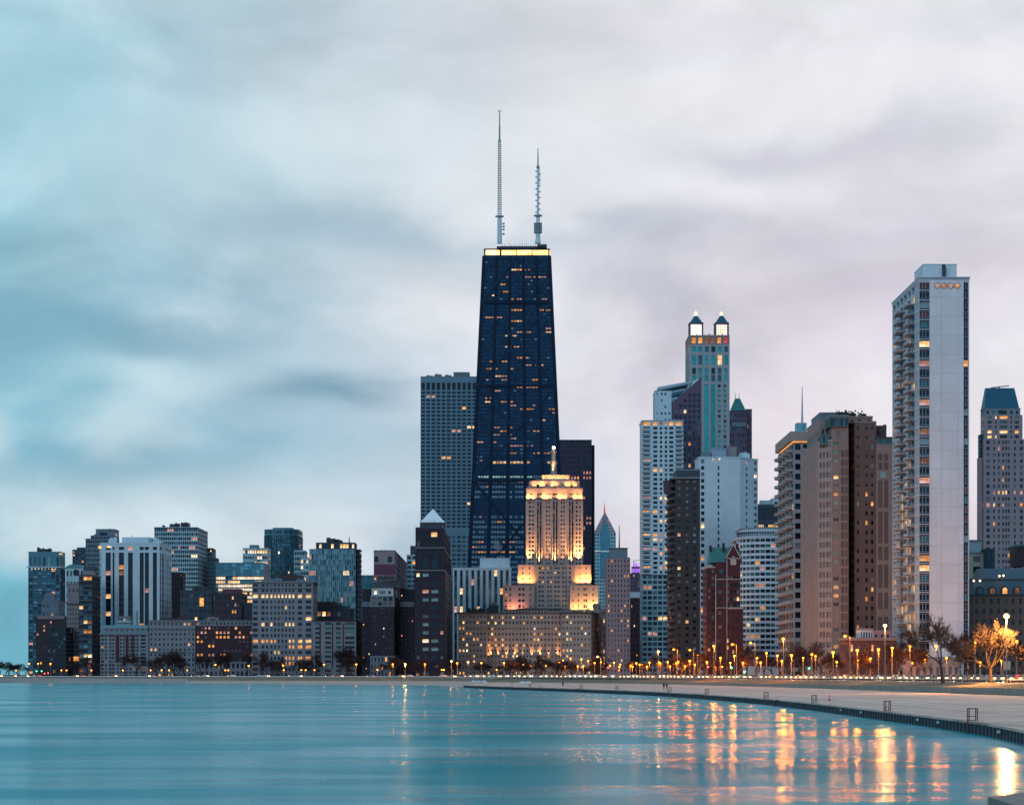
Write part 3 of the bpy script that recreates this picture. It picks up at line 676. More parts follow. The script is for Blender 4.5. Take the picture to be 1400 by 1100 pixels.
m.raw(r0+r1, [(0,1,5,4),(1,2,6,5),(2,3,7,6),(3,0,4,7),(4,5,6,7),(3,2,1,0)])
H_DARK = surf('black_anodised', (.003, .030, .078), rough=.5, var=.35, metal=.0, spec=.15, scale=.03)
H_COL = surf('black_column', (.003, .014, .038), rough=.6, var=.2, spec=.15)
m.build('wall', H_DARK, b.root)
GH1 = glass('tower_glass', (.004, .05, .12), .2, .0, spec=.3, var=.8); GH2 = glass('tower_glass_pale', (.17, .24, .30), .3, .2, var=.7); GH3 = glass('tower_glass_deep', (.002, .02, .055), .2, spec=.3)
# columns: corner and bay columns
NB = 5
for i in range(NB+1):
    u = i/NB; w = .9 if 0 < i < NB else 1.3; m = MB()
    a0, a1 = hp(u, zB), hp(u, PZ(349, d))
    m.raw([(a0[0]-w, a0[1]-.5, zB), (a0[0]+w, a0[1]-.5, zB), (a1[0]+w, a1[1]-.5, a1[2]), (a1[0]-w, a1[1]-.5, a1[2]),
           (a0[0]-w, a0[1]+.5, zB), (a0[0]+w, a0[1]+.5, zB), (a1[0]+w, a1[1]+.5, a1[2]), (a1[0]-w, a1[1]+.5, a1[2])],
          [(0,1,2,3), (0,3,7,4), (1,5,6,2), (3,2,6,7)]); m.build('column', H_COL, b.root)
# storeys
ys = []; y = 353.0
while y < 632: ys.append((y, 3.1, 0)); y += 5.02
ys.append((631.5, 6.5, 3)); y = 651.5; k = 0
while y < 905:
    if not (681 < y < 690): ys.append((y, 4.0, 1))
    y += 6.85
cells = []; bands = MB(); bm = [GH1, GH2, GH3]
q = random.Random(11)
litset = {}
def litrow(y, u0, u1, mt=None):
    j = min(range(len(ys)), key=lambda i: abs(ys[i][0]-y)); litset.setdefault(j, []).append((u0, u1, mt))
for (xa, xb, y, mt) in [(697,707,370,L_AM),(708,722,370,L_OR),(691,697,377,L_PK),(719,726,376,L_PK),(731,745,376,L_PK),(676,679,385,L_PK),(685,691,390,L_OR),(690,697,398,L_OR),(672,680,403,L_AM),(696,703,407,L_OR),(707,716,407,L_PK),(720,726,411,L_PK),(741,748,406,L_PK),
    (698,714,425,L_OR),(733,751,425,L_OR),(665,673,431,L_OR),(679,684,431,L_PK),(699,705,440,L_OR),(707,713,440,L_AM),(746,753,448,L_PK),(707,716,454,L_PK),(717,725,454,L_OR),(746,752,452,L_AM),(691,705,459,L_AM),(690,706,473,L_AM),(707,716,473,L_AM),
    (706,715,489,L_OR),(720,725,489,L_PK),(686,698,494,L_AM),(669,673,495,L_OR),(720,726,499,L_PK),(734,743,498,L_PK),(664,671,504,L_OR),(674,681,505,L_OR),(675,682,514,L_AM),(686,692,519,L_PK),(687,692,514,L_PK),(728,736,518,L_OR),(707,712,528,L_OR),(716,727,528,L_PK),(728,738,528,L_OR),
    (676,684,534,L_PK),(664,671,544,L_OR),(665,670,548,L_AM),(685,699,548,L_OR),(700,705,552,L_PK),(712,726,557,L_OR),(728,733,552,L_PK),(728,733,557,L_PK),(753,757,561,L_OR),(739,746,572,L_AM),(674,683,584,L_PK),(697,702,583,L_PK),(684,692,588,L_OR),(675,682,593,L_PK),(693,699,593,L_PK),(728,736,588,L_AM),
    (693,704,598,L_PK),(653,658,604,L_AM),(670,676,604,L_PK),(698,704,608,L_PK),(706,713,608,L_PK),(720,726,608,L_PK),(730,736,618,L_AM),(738,745,618,L_PK),(747,753,618,L_OR),(698,703,618,L_OR),
    (655,664,653,L_CW),(667,683,653,L_CW),(686,705,653,L_CW),(708,727,653,L_CW),(665,671,665,L_PK),(711,716,661,L_PK),(655,659,703,L_PK),(680,684,715,L_OR),(653,662,742,L_OR),(690,704,742,L_PK),(653,662,755,L_OR),(666,683,755,L_PK),(686,704,755,L_OR),(647,652,748,L_PK)]:
    yy = ys[min(range(len(ys)), key=lambda i: abs(ys[i][0]-y))][0]
    xl, xr = hx(0, yy), hx(1, yy); litrow(y, (xa-xl)/(xr-xl), (xb-xl)/(xr-xl), mt)
for j, (y, h, kind) in enumerate(ys):
    z0, z1 = PZ(y+h/2*.8, d), PZ(y-h/2*.8, d); zm = (z0+z1)/2
    for bay in range(NB):
        n = 4 if kind != 1 else 5
        for c in range(n):
            u0 = (bay+(.10 + .80*c/n))/NB+.004; u1 = (bay+(.10+.80*(c+1)/n))/NB-.004
            uc = (u0+u1)/2; lm = None
            for (a, e, mt) in litset.get(j, []):
                if a-.012 <= uc <= e+.012: lm = mt
            if kind == 3 and (.18 < uc < .66 or uc > .86): lm = L_AM
            if lm is None and kind != 1 and q.random() < .006: lm = q.choice([L_DIM, L_PK])
            A = [hp(u0, z0, .22), hp(u1, z0, .22), hp(u1, z1, .22), hp(u0, z1, .22)]
            if lm is not None:
                lm = {L_OR: L_OD, L_AM: L_AD}.get(lm, lm) if q.random() < .7 else lm
                zi = (z1-z0)*.16; A = [(p[0], p[1], p[2]+(zi if k_ < 2 else -zi)) for k_, p in enumerate(A)]; cells.append((A, lm))
            else:
                mi = (1 if q.random() < .82 else 0) if (kind == 1) else (0 if q.random() < .55 else (1 if q.random() < .07 else 2))
                if kind == 1 and y > 640 and abs(y-696) < 5: mi = 2
                bands.raw(A, [(0,1,2,3)], mi)
cells = cells[:100] if len(cells) <= 100 else cells
for k, (A, lm) in enumerate(cells[:100]):
    c = [sum(p[i] for p in A)/4 for i in range(3)]; m = MB(); m.raw([(p[0]-c[0], p[1]-c[1], p[2]-c[2]) for p in A], [(0,1,2,3)])
    o = m.build('window', lm, b.root, loc=(c[0]-b.root.location.x, c[1]-b.root.location.y, c[2]-GROUND))
for (A, lm) in cells[100:]:
    if lm not in bm: bm.append(lm)
    bands.raw(A, [(0,1,2,3)], bm.index(lm))
tag(bands.build('windows', bm, b.root), kind='stuff')
# crossed bracing
bounds = [340, 413, 527, 657, 805, 922]
def brace(xa, ya, xb, yb, mt=None):
    za, zb = PZ(ya, d), PZ(yb, d); ua = (xa-hx(0, ya))/(hx(1, ya)-hx(0, ya)); ub = (xb-hx(0, yb))/(hx(1, yb)-hx(0, yb))
    p, r = Vector(hp(ua, za, .5)), Vector(hp(ub, zb, .5)); w = .8
    n = Vector((-(r-p).z, 0, (r-p).x)).normalized()*w; o = Vector((0, -.35, 0))
    m = MB(); m.raw([tuple(p-n), tuple(p+n), tuple(r+n), tuple(r-n), tuple(p-n+o), tuple(p+n+o), tuple(r+n+o), tuple(r-n+o)],
                    [(4,5,6,7), (0,1,5,4), (1,2,6,5), (2,3,7,6), (3,0,4,7)]); m.build('cross_brace', H_DARK if min(ya, yb) < 600 else H_COL, b.root)
for i in range(1, 5):
    ya, yb = bounds[i], bounds[i+1]
    brace(hx(0, ya), ya, hx(1, yb), yb); brace(hx(1, ya), ya, hx(0, yb), yb)
brace((TL+TR)/2, 350, hx(0, 413), 413); brace((TL+TR)/2, 350, hx(1, 413), 413)
for i in range(1, 5):
    ya = bounds[i]; m = MB(); a, c = hp(.01, PZ(ya, d)), hp(.99, PZ(ya, d)); m.box(a[0], c[0], a[1]-1.05, a[1]-.3, a[2]-1, a[2]+1); m.build('tie_beam', H_COL, b.root)
# side columns faintly seen
for i in range(4):
    m = MB(); a0, a1 = r0[1], r1[1]; t = (i+.5)/4
    m.raw([(a0[0]+.3, a0[1]+depth0*t-1, zB), (a0[0]+.3, a0[1]+depth0*t+1, zB), (a1[0]+.3, a1[1]+depth1*t+1, r1[0][2]-12), (a1[0]+.3, a1[1]+depth1*t-1, r1[0][2]-12)], [(0,1,2,3)]); m.build('side_column', H_COL, b.root)
# glowing crown
CROWN = lit('crown_glow', (1, .56, .17), 1.9, .5, .15)
zc0, zc1 = PZ(348.5, d), PZ(341, d)
for (xa, xb) in ((664, 683), (685.5, 705.5), (706.5, 727), (728, 749.5)):
    m = MB(); m.box(PX(xa, d), PX(xb, d), fy(zc0)-.35, fy(zc0)-.1, zc0+.2, zc1-.2); m.build('crown_light_panel', CROWN, b.root)
m = MB(); c = ring(zc0); m.box(c[1][0]-.1, c[1][0]+.4, c[1][1]+1, c[1][1]+46, zc0+.2, zc1-.2); m.build('crown_light_panel', CROWN, b.root)
m = MB(); m.box(PX(661.5, d), PX(752, d), fy(zc1)-1, fy(zc1)+depth1, PZ(341, d), PZ(339.5, d)); m.build('roof_edge', H_COL, b.root)
zr = PZ(339.5, d)
m = MB(); m.box(PX(679, d), PX(748, d), fy(zr)+8, fy(zr)+38, zr, PZ(333.5, d)); m.box(PX(735, d), PX(748, d), fy(zr)+6, fy(zr)+10, PZ(336, d), PZ(331.5, d)); m.build('roof_plant', R_DARK, b.root)
q = random.Random(5)
for i in range(20):
    x = PX(687+i*3.0, d); m = MB(); m.cyl(x, fy(zr)+9, PZ(333.5, d), PZ(333.5-q.choice([2.5, 3, 4, 6]), d), .22, .1, 5); m.build('roof_antenna', R_DARK, b.root)
def bigmast(px, segs, y0, arms, ring_y):
    root = b.root; cy = fy(zr)+20; x = PX(px, cy); PZ = lambda y_, _d: CH+(YH-y_)*cy/F
    m = MB()
    for (ya, yb, ra, rb) in segs: m.cyl(x, cy, PZ(ya, d), PZ(yb, d), ra, rb, 8)
    o = m.build('mast', [GL_HARD], root)
    m = MB(); m.cyl(x, cy, PZ(ring_y, d), PZ(ring_y-2.2, d), 2.6, 2.6, 12); m.cyl(x-2.7, cy, PZ(ring_y, d), PZ(ring_y-2, d), .7, .7, 6); m.cyl(x+2.7, cy, PZ(ring_y, d), PZ(ring_y-2, d), .7, .7, 6)
    e = m.build('ring_platform', GL_MAST, root)
    for ya in arms:
        m = MB(); w = 1.6 if ya > 200 else .8; m.box(x-w, x+w, cy-.3, cy+.3, PZ(ya, d), PZ(ya-.7, d)); m.build('mast_bracket', GL_MAST, root)
bigmast(683, [(333, 300, 2.0, 1.8), (300, 296, 1.5, 1.5)], 0, [], 297)
cy = fy(zr)+20; x = PX(683, cy); _PZ = PZ; PZ = lambda y_, _d: _PZ(y_, cy)
m = MB()
for i in range(34):
    ya = 295-i*3.05; w = 1.25-.012*i; z = PZ(ya, d); z2 = PZ(ya-3.05, d)
    for sx in (-1, 1): m.tube((x+sx*w, cy, z), (x+sx*w, cy, z2), .34, .34)
    m.tube((x-w, cy, z), (x+w, cy, z2), .25, .25); m.box(x-w-.5, x+w+.5, cy-.4, cy+.4, z-.25, z+.25)
m.build('lattice_mast', GL_MAST, b.root)
m = MB(); m.cyl(x, cy, PZ(193, d), PZ(172, d), .75, .6, 6); m.cyl(x, cy, PZ(172, d), PZ(153, d), .5, .35, 6); m.box(x-1.4, x+1.4, cy-.2, cy+.2, PZ(152, d)-.3, PZ(152, d)+.3); m.build('top_mast', GL_MAST, b.root)
for (dz, xx) in ((307, 4.0), (311, 4.0), (315, 4.0), (321, 4.0)):
    m = MB(); m.cyl(x+3.2, cy, PZ(dz, d), PZ(dz-2.2, d), .9, .9, 8); m.build('drum_antenna', GL_MAST, b.root)
bigmast(735.5, [(333, 327, 2.6, 1.9), (327, 297, 1.9, 1.5)], 0, [], 296)
x = PX(735.5, cy)
m = MB()
for i in range(5): z = PZ(318-i*3, d); m.cyl(x, cy, z-.35, z+.35, 3.3, 3.3, 10)
for sx in (-1, 1): m.cyl(x+sx*2.8, cy, PZ(319, d), PZ(304, d), .35, .35, 6)
m.build('antenna_cage', GL_MAST, b.root)
m = MB(); m.cyl(x, cy, PZ(296, d), PZ(230, d), .95, .85, 6); m.cyl(x+1.4, cy, PZ(252, d), PZ(230, d), .35, .35, 5); m.build('lattice_mast', GL_HARD, b.root)
for ya in range(234, 294, 4):
    m = MB(); sgn = 1 if (ya//4) % 2 else -1; m.box(min(x, x+sgn*2.1), max(x, x+sgn*2.1), cy-.4, cy+.4, PZ(ya, d)-.55, PZ(ya, d)+.3); m.build('mast_bracket', GL_MAST, b.root)
m = MB(); m.cyl(x, cy, PZ(230, d), PZ(227, d), 1.3, 1.3, 8); m.cyl(x, cy, PZ(227, d), PZ(203, d), .6, .3, 6); m.build('top_mast', GL_MAST, b.root)

PZ = _PZ
# ---------------------------------------------------------------- the floodlit stepped tower and the grand hotel in front of it
d = 1570
b = Bld('floodlit_stepped_tower', 'stepped limestone tower with glowing amber crown and a beacon on its spire', 'skyscraper', 719, d)
LIME = surf('limestone_floodlit', (.31, .265, .26), var=.14, joints=(2.4, 1.2), jc=.92)
wg = [(G_DARK, 4), (G_NAVY, 2), (G_CURT, 2), (G_PALE, .5)]
# main shaft: alternating paired small windows and dark vertical strips
pc = [(.05, .085), (.105, .14), (.195, .225), (.243, .273), (.35, .375), (.395, .42), (.475, .505), (.525, .555), (.61, .635), (.655, .68), (.755, .785), (.803, .833), (.875, .905), (.93, .96)]
dark = {2, 3, 6, 7, 10, 11}
b.block(719, 797, 684, 773, d, 30, S(LIME, pc, 15, .5, .56, wg, .04, lt=[(L_DIM, 1), (L_OR, .5)], depth=.7, sp=W_NAVY, spc={2, 3, 6, 7, 10, 11}), roof=False)
for a, e in ((.185, .283), (.465, .565), (.745, .843)):
    m = MB(); x0 = PX(719+78*a, d); x1 = PX(719+78*e, d); w = (x1-x0)
    for kx in (x0-.15, (x0+x1)/2-.25, x1-.35): m.box(kx, kx+.5, d-.9, d, PZ(773, d), PZ(686, d))
    m.build('pier', LIME, b.root)
# crown, four glowing piers between dark strips
b.block(719.5, 796.5, 668, 684, d+.8, 28, S(LIME, [(.06, .08), (.085, .105), (.195, .235), (.243, .28), (.345, .365), (.395, .415), (.475, .512), (.52, .56), (.62, .64), (.655, .675), (.755, .79), (.80, .835), (.895, .915), (.93, .95)], [(.05, .22), (.45, .62)], .5, .5, wg, 0, depth=.6), part='crown_wall', roof=LIME, over=.3, rh=.5)
b.block(724, 792, 658, 668, d+3, 23, S(LIME, [(.14, .19), (.32, .37), (.48, .53), (.65, .70), (.82, .87)], [(.1, .6)], .5, .5, wg, 0, depth=.6), part='crown_wall', roof=LIME, over=.3, rh=.5)
for x in (721, 744, 765, 786): m = MB(); m.box(PX(x+2, d), PX(x+7, d), d+1.2, d+3, PZ(668, d), PZ(663, d)); m.build('crown_pier', LIME, b.root)
b.block(732, 785, 655, 658, d+6, 18, S(LIME, 0, 0), part='crown_wall', roof=False); b.block(741, 778, 650, 655, d+8, 14, S(LIME, 9, [(.1, .8)], .5, .5, [(L_AM, 1)], 1, lt=[(L_AM, 1)]), part='lantern_wall', roof=LIME, over=.5, rh=.4)
x = PX(757.5, d); cy = d+14
m = MB()
for (ya, yb, ra, rb) in ((650, 646, 4, 3), (646, 630, 1.9, 1.8), (630, 628, 2.3, 2.3), (628, 616, 1.45, 1.2), (616, 613, 1.9, 1.9)): m.cyl(x, cy, PZ(ya, d), PZ(yb, d), ra, rb, 10)
m.build('beacon_spire', LIME, b.root)
m = MB(); m.cyl(x, cy, PZ(613, d), PZ(607, d), 1.3, 1.2, 10); m.cyl(x, cy, PZ(607, d), PZ(605.5, d), 1.7, .3, 10); m.build('lantern', R_DARK, b.root)
m = MB(); m.ball((x, cy-1.6, PZ(609.5, d)), 1.0, 12, 8); m.build('beacon', lit('beacon_light', (1, .86, .66), 9, 0), b.root)
# tiers
tier = lambda cols, rows, lt_=.04: S(LIME, cols, rows, .5, .45, wg, lt_, lt=[(L_OR, 1), (L_AM, 1)], depth=.6)
b.block(708, 731, 773, None, d-2, 30, tier([(.25, .33), (.66, .74)], 22), part='tier_wall', roof=LIME, over=.4); b.block(785, 808, 773, None, d-2, 30, tier([(.30, .38), (.66, .74)], 22), part='tier_wall', roof=LIME, over=.4)
b.block(731.2, 784.8, 773, None, d-3, 32, tier([(.10, .15), (.18, .23), (.32, .36), (.39, .43), (.50, .55), (.58, .63), (.70, .74), (.77, .81), (.87, .92)], 24), part='tier_wall', roof=LIME, over=.4)
b.block(688, 731, 801, None, d-6, 20, tier([(.06, .12), (.20, .25), (.48, .56), (.60, .68), (.84, .88)], 16, .08), part='tier_wall', roof=LIME, over=.4)
b.block(779, 818, 801, None, d-6, 20, tier([(.10, .14), (.28, .32), (.48, .53), (.56, .61), (.80, .84)], 16, .06), part='tier_wall', roof=LIME, over=.4)
b.box('cornice', LIME, 718.5, 797.5, 772, 774, d-.3, 8, .5)
def flood(px, py, d, w, power, col=(1, .36, .08), off=1.6, tilt=14, side=None):
    """a long floodlight on a ledge, shining up the wall behind it"""
    l = bpy.data.lights.new('floodlight', 'AREA'); l.shape = 'RECTANGLE'; l.size = w; l.size_y = .5; l.energy = power; l.color = col; l.spread = R(120)
    o = link(bpy.data.objects.new('floodlight', l)); o.parent = b.root
    o.location = Vector((PX(px, d), d-off, PZ(py, d)))-b.root.location
    o.rotation_euler = (R(180-tilt), 0, 0) if side is None else (R(180), R(side), 0)
    m = MB(); m.box(PX(px, d)-w/2, PX(px, d)+w/2, d-off-.3, d-off+.3, PZ(py, d)-.6, PZ(py, d)-.15); m.build('floodlight_case', R_DARK, b.root)
def up2(px, py, d, power, col=(1, .40, .11), size=30, off=1.7):
    l = bpy.data.lights.new('uplight', 'SPOT'); l.energy = power; l.color = col; l.spot_size = R(size); l.spot_blend = 1; l.shadow_soft_size = .3
    o = link(bpy.data.objects.new('uplight', l)); o.parent = b.root; o.location = Vector((PX(px, d), d-off, PZ(py, d)))-b.root.location; o.rotation_euler = (R(180-7), 0, 0)
for x in (725, 746.5, 768, 789.5): flood(x, 682.6, d+.8, 5.5, 2600, off=1.3)
for x in (729, 741, 757.5, 775, 787): flood(x, 665.6, d+3, 3.5, 1300, off=1.5)
flood(758.5, 655.4, d+8, 20, 3600, off=1.6)
up2(757.5, 648.2, d+14, 60000, size=34, off=3.4); up2(755.8, 648.2, d+14, 30000, size=34, off=2.8)
for x, p in ((724, 3800), (737, 2600), (748, 700), (758.5, 5000), (769, 700), (780, 4500), (791, 8500)): up2(x, 770.6, d, p*26, size=58, off=2.3)
for x, p in ((713, 9000), (724, 8000), (793, 8500), (803, 12000)): flood(x, 798.4, d-2, 4.6, p*.34, off=2.2)
for x, p, c in ((700, 2200, (1, .33, .14)), (713, 1300, (1, .28, .16)), (786, 3600, (1, .42, .1)), (797, 3000, (1, .4, .1)), (812, 9000, (1, .42, .1))): flood(x, 835, d-6, 4.6, p*.5, c, off=2.2)
b.done()
# grand hotel
d = 1480
b = Bld('grand_hotel', 'wide beige stone hotel with dark cornice below floodlit tower, uplights on its piers', 'hotel', 627, d, limit=100)
HOT = surf('limestone_hotel', (.40, .30, .26), var=.14, joints=(2.4, 1.2), jc=.9)
HX = [627, 665, 671, 766, 768, 808]
hg = GD; hl = [(L_OR, 3), (L_AM, 3), (L_WW, 1)]
hot = lambda n, l=.20: S(HOT, n, 11, .44, .42, hg, l, lt=hl, depth=.35, mb=.03, mt=.01)
P = lambda px, dd: (PX(px, dd), dd)
XL, Xa, Xb, XR = PX(626.5, d), PX(665, d), PX(768, d+2), PX(808, d)
z0, z1 = GROUND-.3, PZ(838, d)
# wings
b.poly([(XL, d+40), (XL, d), (Xa, d), (Xa, d+14)], z0, z1, [hot(9), hot(8), hot(3, .2), S(HOT, 0, 0)], [2, 0, 1, 9], roof=surf('cornice_brown', (.09, .07, .07)), over=1.3, rh=.7)
b.poly([(Xb, d+14), (Xb, d), (XR, d), (PX(818.5, d+34), d+34), (Xb, d+34)], z0, z1, [hot(3, .1), hot(8), hot(9, .1), S(HOT, 0, 0), S(HOT, 0, 0)], [2, 0, 1, 9, 9], roof=MATS['cornice_brown'], over=1.3, rh=.7)
b.poly([(Xa+.1, d+40), (Xa+.1, d+14.1), (Xb-.1, d+14.1), (Xb-.1, d+40)], z0, z1, [S(HOT, 0, 0), hot(21, .24), S(HOT, 0, 0), S(HOT, 0, 0)], [2, 0, 1, 9], roof=MATS['cornice_brown'], over=.8, rh=.7)
b.block(691, 752, 834, 838, d+17, 18, S(HOT, 14, [(.1, .75)], .55, .6, hg, .05), part='attic_wall', roof=MATS['cornice_brown'], over=.8, rh=.6)
b.block(708, 768, 832.5, 833.5, d+24, 8, S(W_DGREY, 0, 0), part='roof_terrace')
for yy in (848, 857.5, 905):
    b.box('string_course', HOT, 627, 664.8, yy, yy+.8, d, .5, .35); b.box('string_course', HOT, 768.6, 807.8, yy, yy+.8, d, .5, .35); b.box('string_course', HOT, 666, 766.5, yy, yy+.8, d+14, .5, .35)
m = MB(); x = PX(675, d); m.cyl(x, d+20, PZ(838, d), PZ(829, d), 1.8, 1.8, 8); m.cyl(x, d+20, PZ(829, d), PZ(826, d), 3.2, 3.2, 10); m.cyl(x, d+20, PZ(826, d), PZ(821.5, d), 3.0, .3, 10); m.build('roof_cupola', R_DARK, b.root)
clutter(b, 636, 690, 838, d+12, 14, 9, 41)
def uplight(px, py, d, power, col=(1, .44, .14)):
    l = bpy.data.lights.new('uplight', 'SPOT'); l.energy = power; l.color = col; l.spot_size = R(38); l.spot_blend = .9; l.shadow_soft_size = .1
    o = link(bpy.data.objects.new('uplight', l)); o.parent = b.root; o.location = Vector((PX(px, d), d-.55, PZ(py, d)))-b.root.location; o.rotation_euler = (R(180-4), 0, 0)
for x, p in ((671, 1500), (681.5, 1500), (692.5, 1500), (704, 1500), (715, 500), (727, 1500), (738.5, 1700), (750, 600), (762, 1500)): uplight(x, 898, d+14, p*9)
for x, p in ((668, 1600), (766, 900)): uplight(x, 903, d+13.6, p*9)
b.done()
# neighbours right of the hotel
d = 1500
b = Bld('beige_building', 'narrow amber-lit beige block in the gap right of the grand hotel', 'building', 821, d, limit=60)
b.block(821, 834, 833, None, d, 25, S(W_WARM, 4, 9, .6, .45, GD, .1)); b.block(812, 822, 826, None, d+40, 14, S(W_WARM, 2, 12, .3, .4, GD, .1), part='rear_wall')
m = MB(); m.box(PX(824, d), PX(826, d), d-.5, d-.1, PZ(916, d), PZ(904, d)); m.build('doorway_light', L_CW, b.root); b.done()
d = 1480
b = Bld('pink_slab_tower', 'pinkish slab tower with many lit windows, grey penthouse and a thin mast', 'apartment tower', 830, d, limit=100)
b.block(830, 861, 763, None, d, 26, S(W_PINK, 7, 24, .36, .46, GD, .16, lt=[(L_OR, 3), (L_AM, 1)], fin=.3, finw=1.3, depth=.5), roof=W_GREY)
b.block(834, 858, 750, 763, d+4, 14, S(W_GREY, 0, 0), part='penthouse', roof=R_DARK, over=.3); mast(b, 847, d, 750, 717, .45); b.done()
# far pointed skyscraper
d = 3000
b = Bld('pointed_skyscraper', 'distant pointed blue and pink skyscraper with a needle, right of the plum tower', 'skyscraper', 812, d)
CH_P = surf('pink_granite_far', (.36, .22, .27), var=.08)
b.block(812, 842, 728, None, d, 26, S(W_PTEAL, 8, 40, .7, .6, [(G_BLUE, 3), (G_REF, 2)], .01), roof=False)
m = MB(); x0, x1, xm = PX(812, d), PX(842, d), PX(827, d)
m.raw([(x0, d, PZ(728, d)), (x1, d, PZ(728, d)), (xm, d, PZ(699, d)), (x0, d+26, PZ(728, d)), (x1, d+26, PZ(728, d)), (xm, d+26, PZ(699, d))], [(0,1,2), (5,4,3), (1,4,5,2), (3,0,2,5)]); m.build('chevron_roof', CH_P, b.root)
for k in range(6):
    y = 724-k*4; hw = 15*(y-700)/29-.6
    for sx in (-1, 1):
        m = MB(); m.box(PX(827+min(sx*hw, sx*4), d) if sx > 0 else PX(827-hw, d), PX(827+hw, d) if sx > 0 else PX(823, d), d-.8, d-.1, PZ(y+.7, d), PZ(y-.7, d))
        if hw > 5: m.build('chevron_band', L_PK if k > 2 else W_PTEAL, b.root)
m = MB(); m.raw([(PX(821, d), d-1.2, PZ(790, d)), (PX(833, d), d-1.2, PZ(790, d)), (PX(833, d), d-1.2, PZ(730, d)), (xm, d-1.2, PZ(705, d)), (PX(821, d), d-1.2, PZ(730, d)), (PX(821, d), d, PZ(790, d)), (PX(833, d), d, PZ(790, d)), (PX(833, d), d, PZ(730, d)), (xm, d, PZ(705, d)), (PX(821, d), d, PZ(730, d))],
                [(0,1,2,3,4), (1,6,7,2), (2,7,8,3), (3,8,9,4), (4,9,5,0)]); m.build('central_bay', G_BLUE, b.root)
m = MB(); m.cyl(xm, d+13, PZ(700, d), PZ(686, d), 1.2, .2, 6); m.build('needle', lit('needle_glow', (.75, .12, .16), .7, 0), b.root)
m = MB(); m.box(x0+1, x1-1, d-1.6, d-1.3, PZ(754, d), PZ(752.6, d)); m.build('light_band', L_CW, b.root); b.done()
# distant purple crowned tower
d = 2700
b = Bld('purple_crowned_tower', 'distant slim tower whose crown glows violet, a crane arm above it', 'tower block', 862, d, limit=50)
b.block(862, 878, 784, None, d, 15, S(W_MAUVE, 5, 30, .5, .5, GD, .12)); b.block(864, 875, 775, 784, d+2, 9, S(W_MAUVE, 4, [(.2, .8)], .6, .6, [(lit('violet_light', (.42, .16, .9), 1.5, 0), 1)], 0), part='crown')
m = MB(); m.frus((PX(865, d), PX(874, d), d+3, d+10), PZ(775, d), (PX(869, d), PX(870.5, d), d+6, d+7), PZ(768, d)); m.build('crown_spire', MATS['violet_light'], b.root)
m = MB(); m.tube((PX(866.5, d), d+4, PZ(775, d)), (PX(866.5, d), d+4, PZ(765, d)), .5, .5); m.tube((PX(866, d), d+4, PZ(766.5, d)), (PX(876, d), d+4, PZ(764, d)), .45, .3); m.build('crane_arm', W_PINK, b.root); b.done()
d = 1800
b = Bld('brick_building', 'dull red brick block low between pink slab tower and white balcony tower', 'building', 861, d, limit=60)
b.block(862, 876, 818, None, d, 20, S(W_RED, 4, 16, .35, .4, GD, .06)); b.block(862, 878, 809, 900, d+30, 12, S(W_WHITE, 8, [(.1, .9)], .5, .5, GD, 0), part='finned_rear_wall', roof=False); b.done()
# ---------------------------------------------------------------- right half
# twin lantern tower
d = 1880
b = Bld('twin_lantern_tower', 'teal glass and cream tower topped by two glowing lantern turrets', 'skyscraper', 942, d)
CRM = surf('limestone_pale', (.34, .335, .36), var=.12, joints=(2.4, 2), jc=.92)
gt = [(glass('glass_sea', (.03, .30, .32), .15, .2), 5), (G_TEAL, 2), (G_NAVY, 1)]
L = PX(942, d); Rr = PX(997.5, d)
b.block(942, 997.5, 524, None, d, 40, S(CRM, [(.10, .13), (.16, .19), (.38, .48), (.54, .64), (.71, .78), (.85, .92)], 58, .5, .62, gt, .03, sp=CRM, depth=.4), roof=False)
for a, e in ((.38, .48), (.54, .64)):      # two continuous glass strips
    m = MB(); m.box(L+(Rr-L)*a, L+(Rr-L)*e, d-.25, d-.05, PZ(650, d), PZ(527, d)); m.build('glass_strip', gt[0][0], b.root)
b.block(942, 997.5, 501, 524, d, 40, S(CRM, [(.08, .17), (.23, .32), (.39, .48), (.55, .64), (.71, .80), (.87, .95)], [(.12, .50), (.56, .92)], .5, .5, gt, 0), part='upper_wall', roof=False)
b.block(942, 997.5, 471, 501, d, 40, S(CRM, [(.07, .18), (.23, .33), (.39, .49), (.55, .65), (.71, .81), (.87, .96)], [(.08, .52), (.66, .92)], .5, .5, gt, .12, lt=[(L_OR, 1), (L_AM, 1)]), part='upper_wall', roof=False)
b.block(942, 997.5, 459, 471, d, 40, S(surf('arcade_stone', (.30, .19, .17)), [(.07, .17), (.23, .33), (.39, .49), (.54, .63), (.70, .79), (.86, .95)], [(.15, .8)], .5, .5, [(L_OR, 2), (L_RED, 1), (L_DIM, 2), (L_AM, 1)], 0, depth=1), part='arcade', roof=CRM, over=.2)
for x in (952, 969, 987): b.box('crown_pier', CRM, x, x+1.6, 456, 460, d, 2, .5)
LANT = lit('lantern_glow', (1, .82, .52), 1.9, .35, .12)
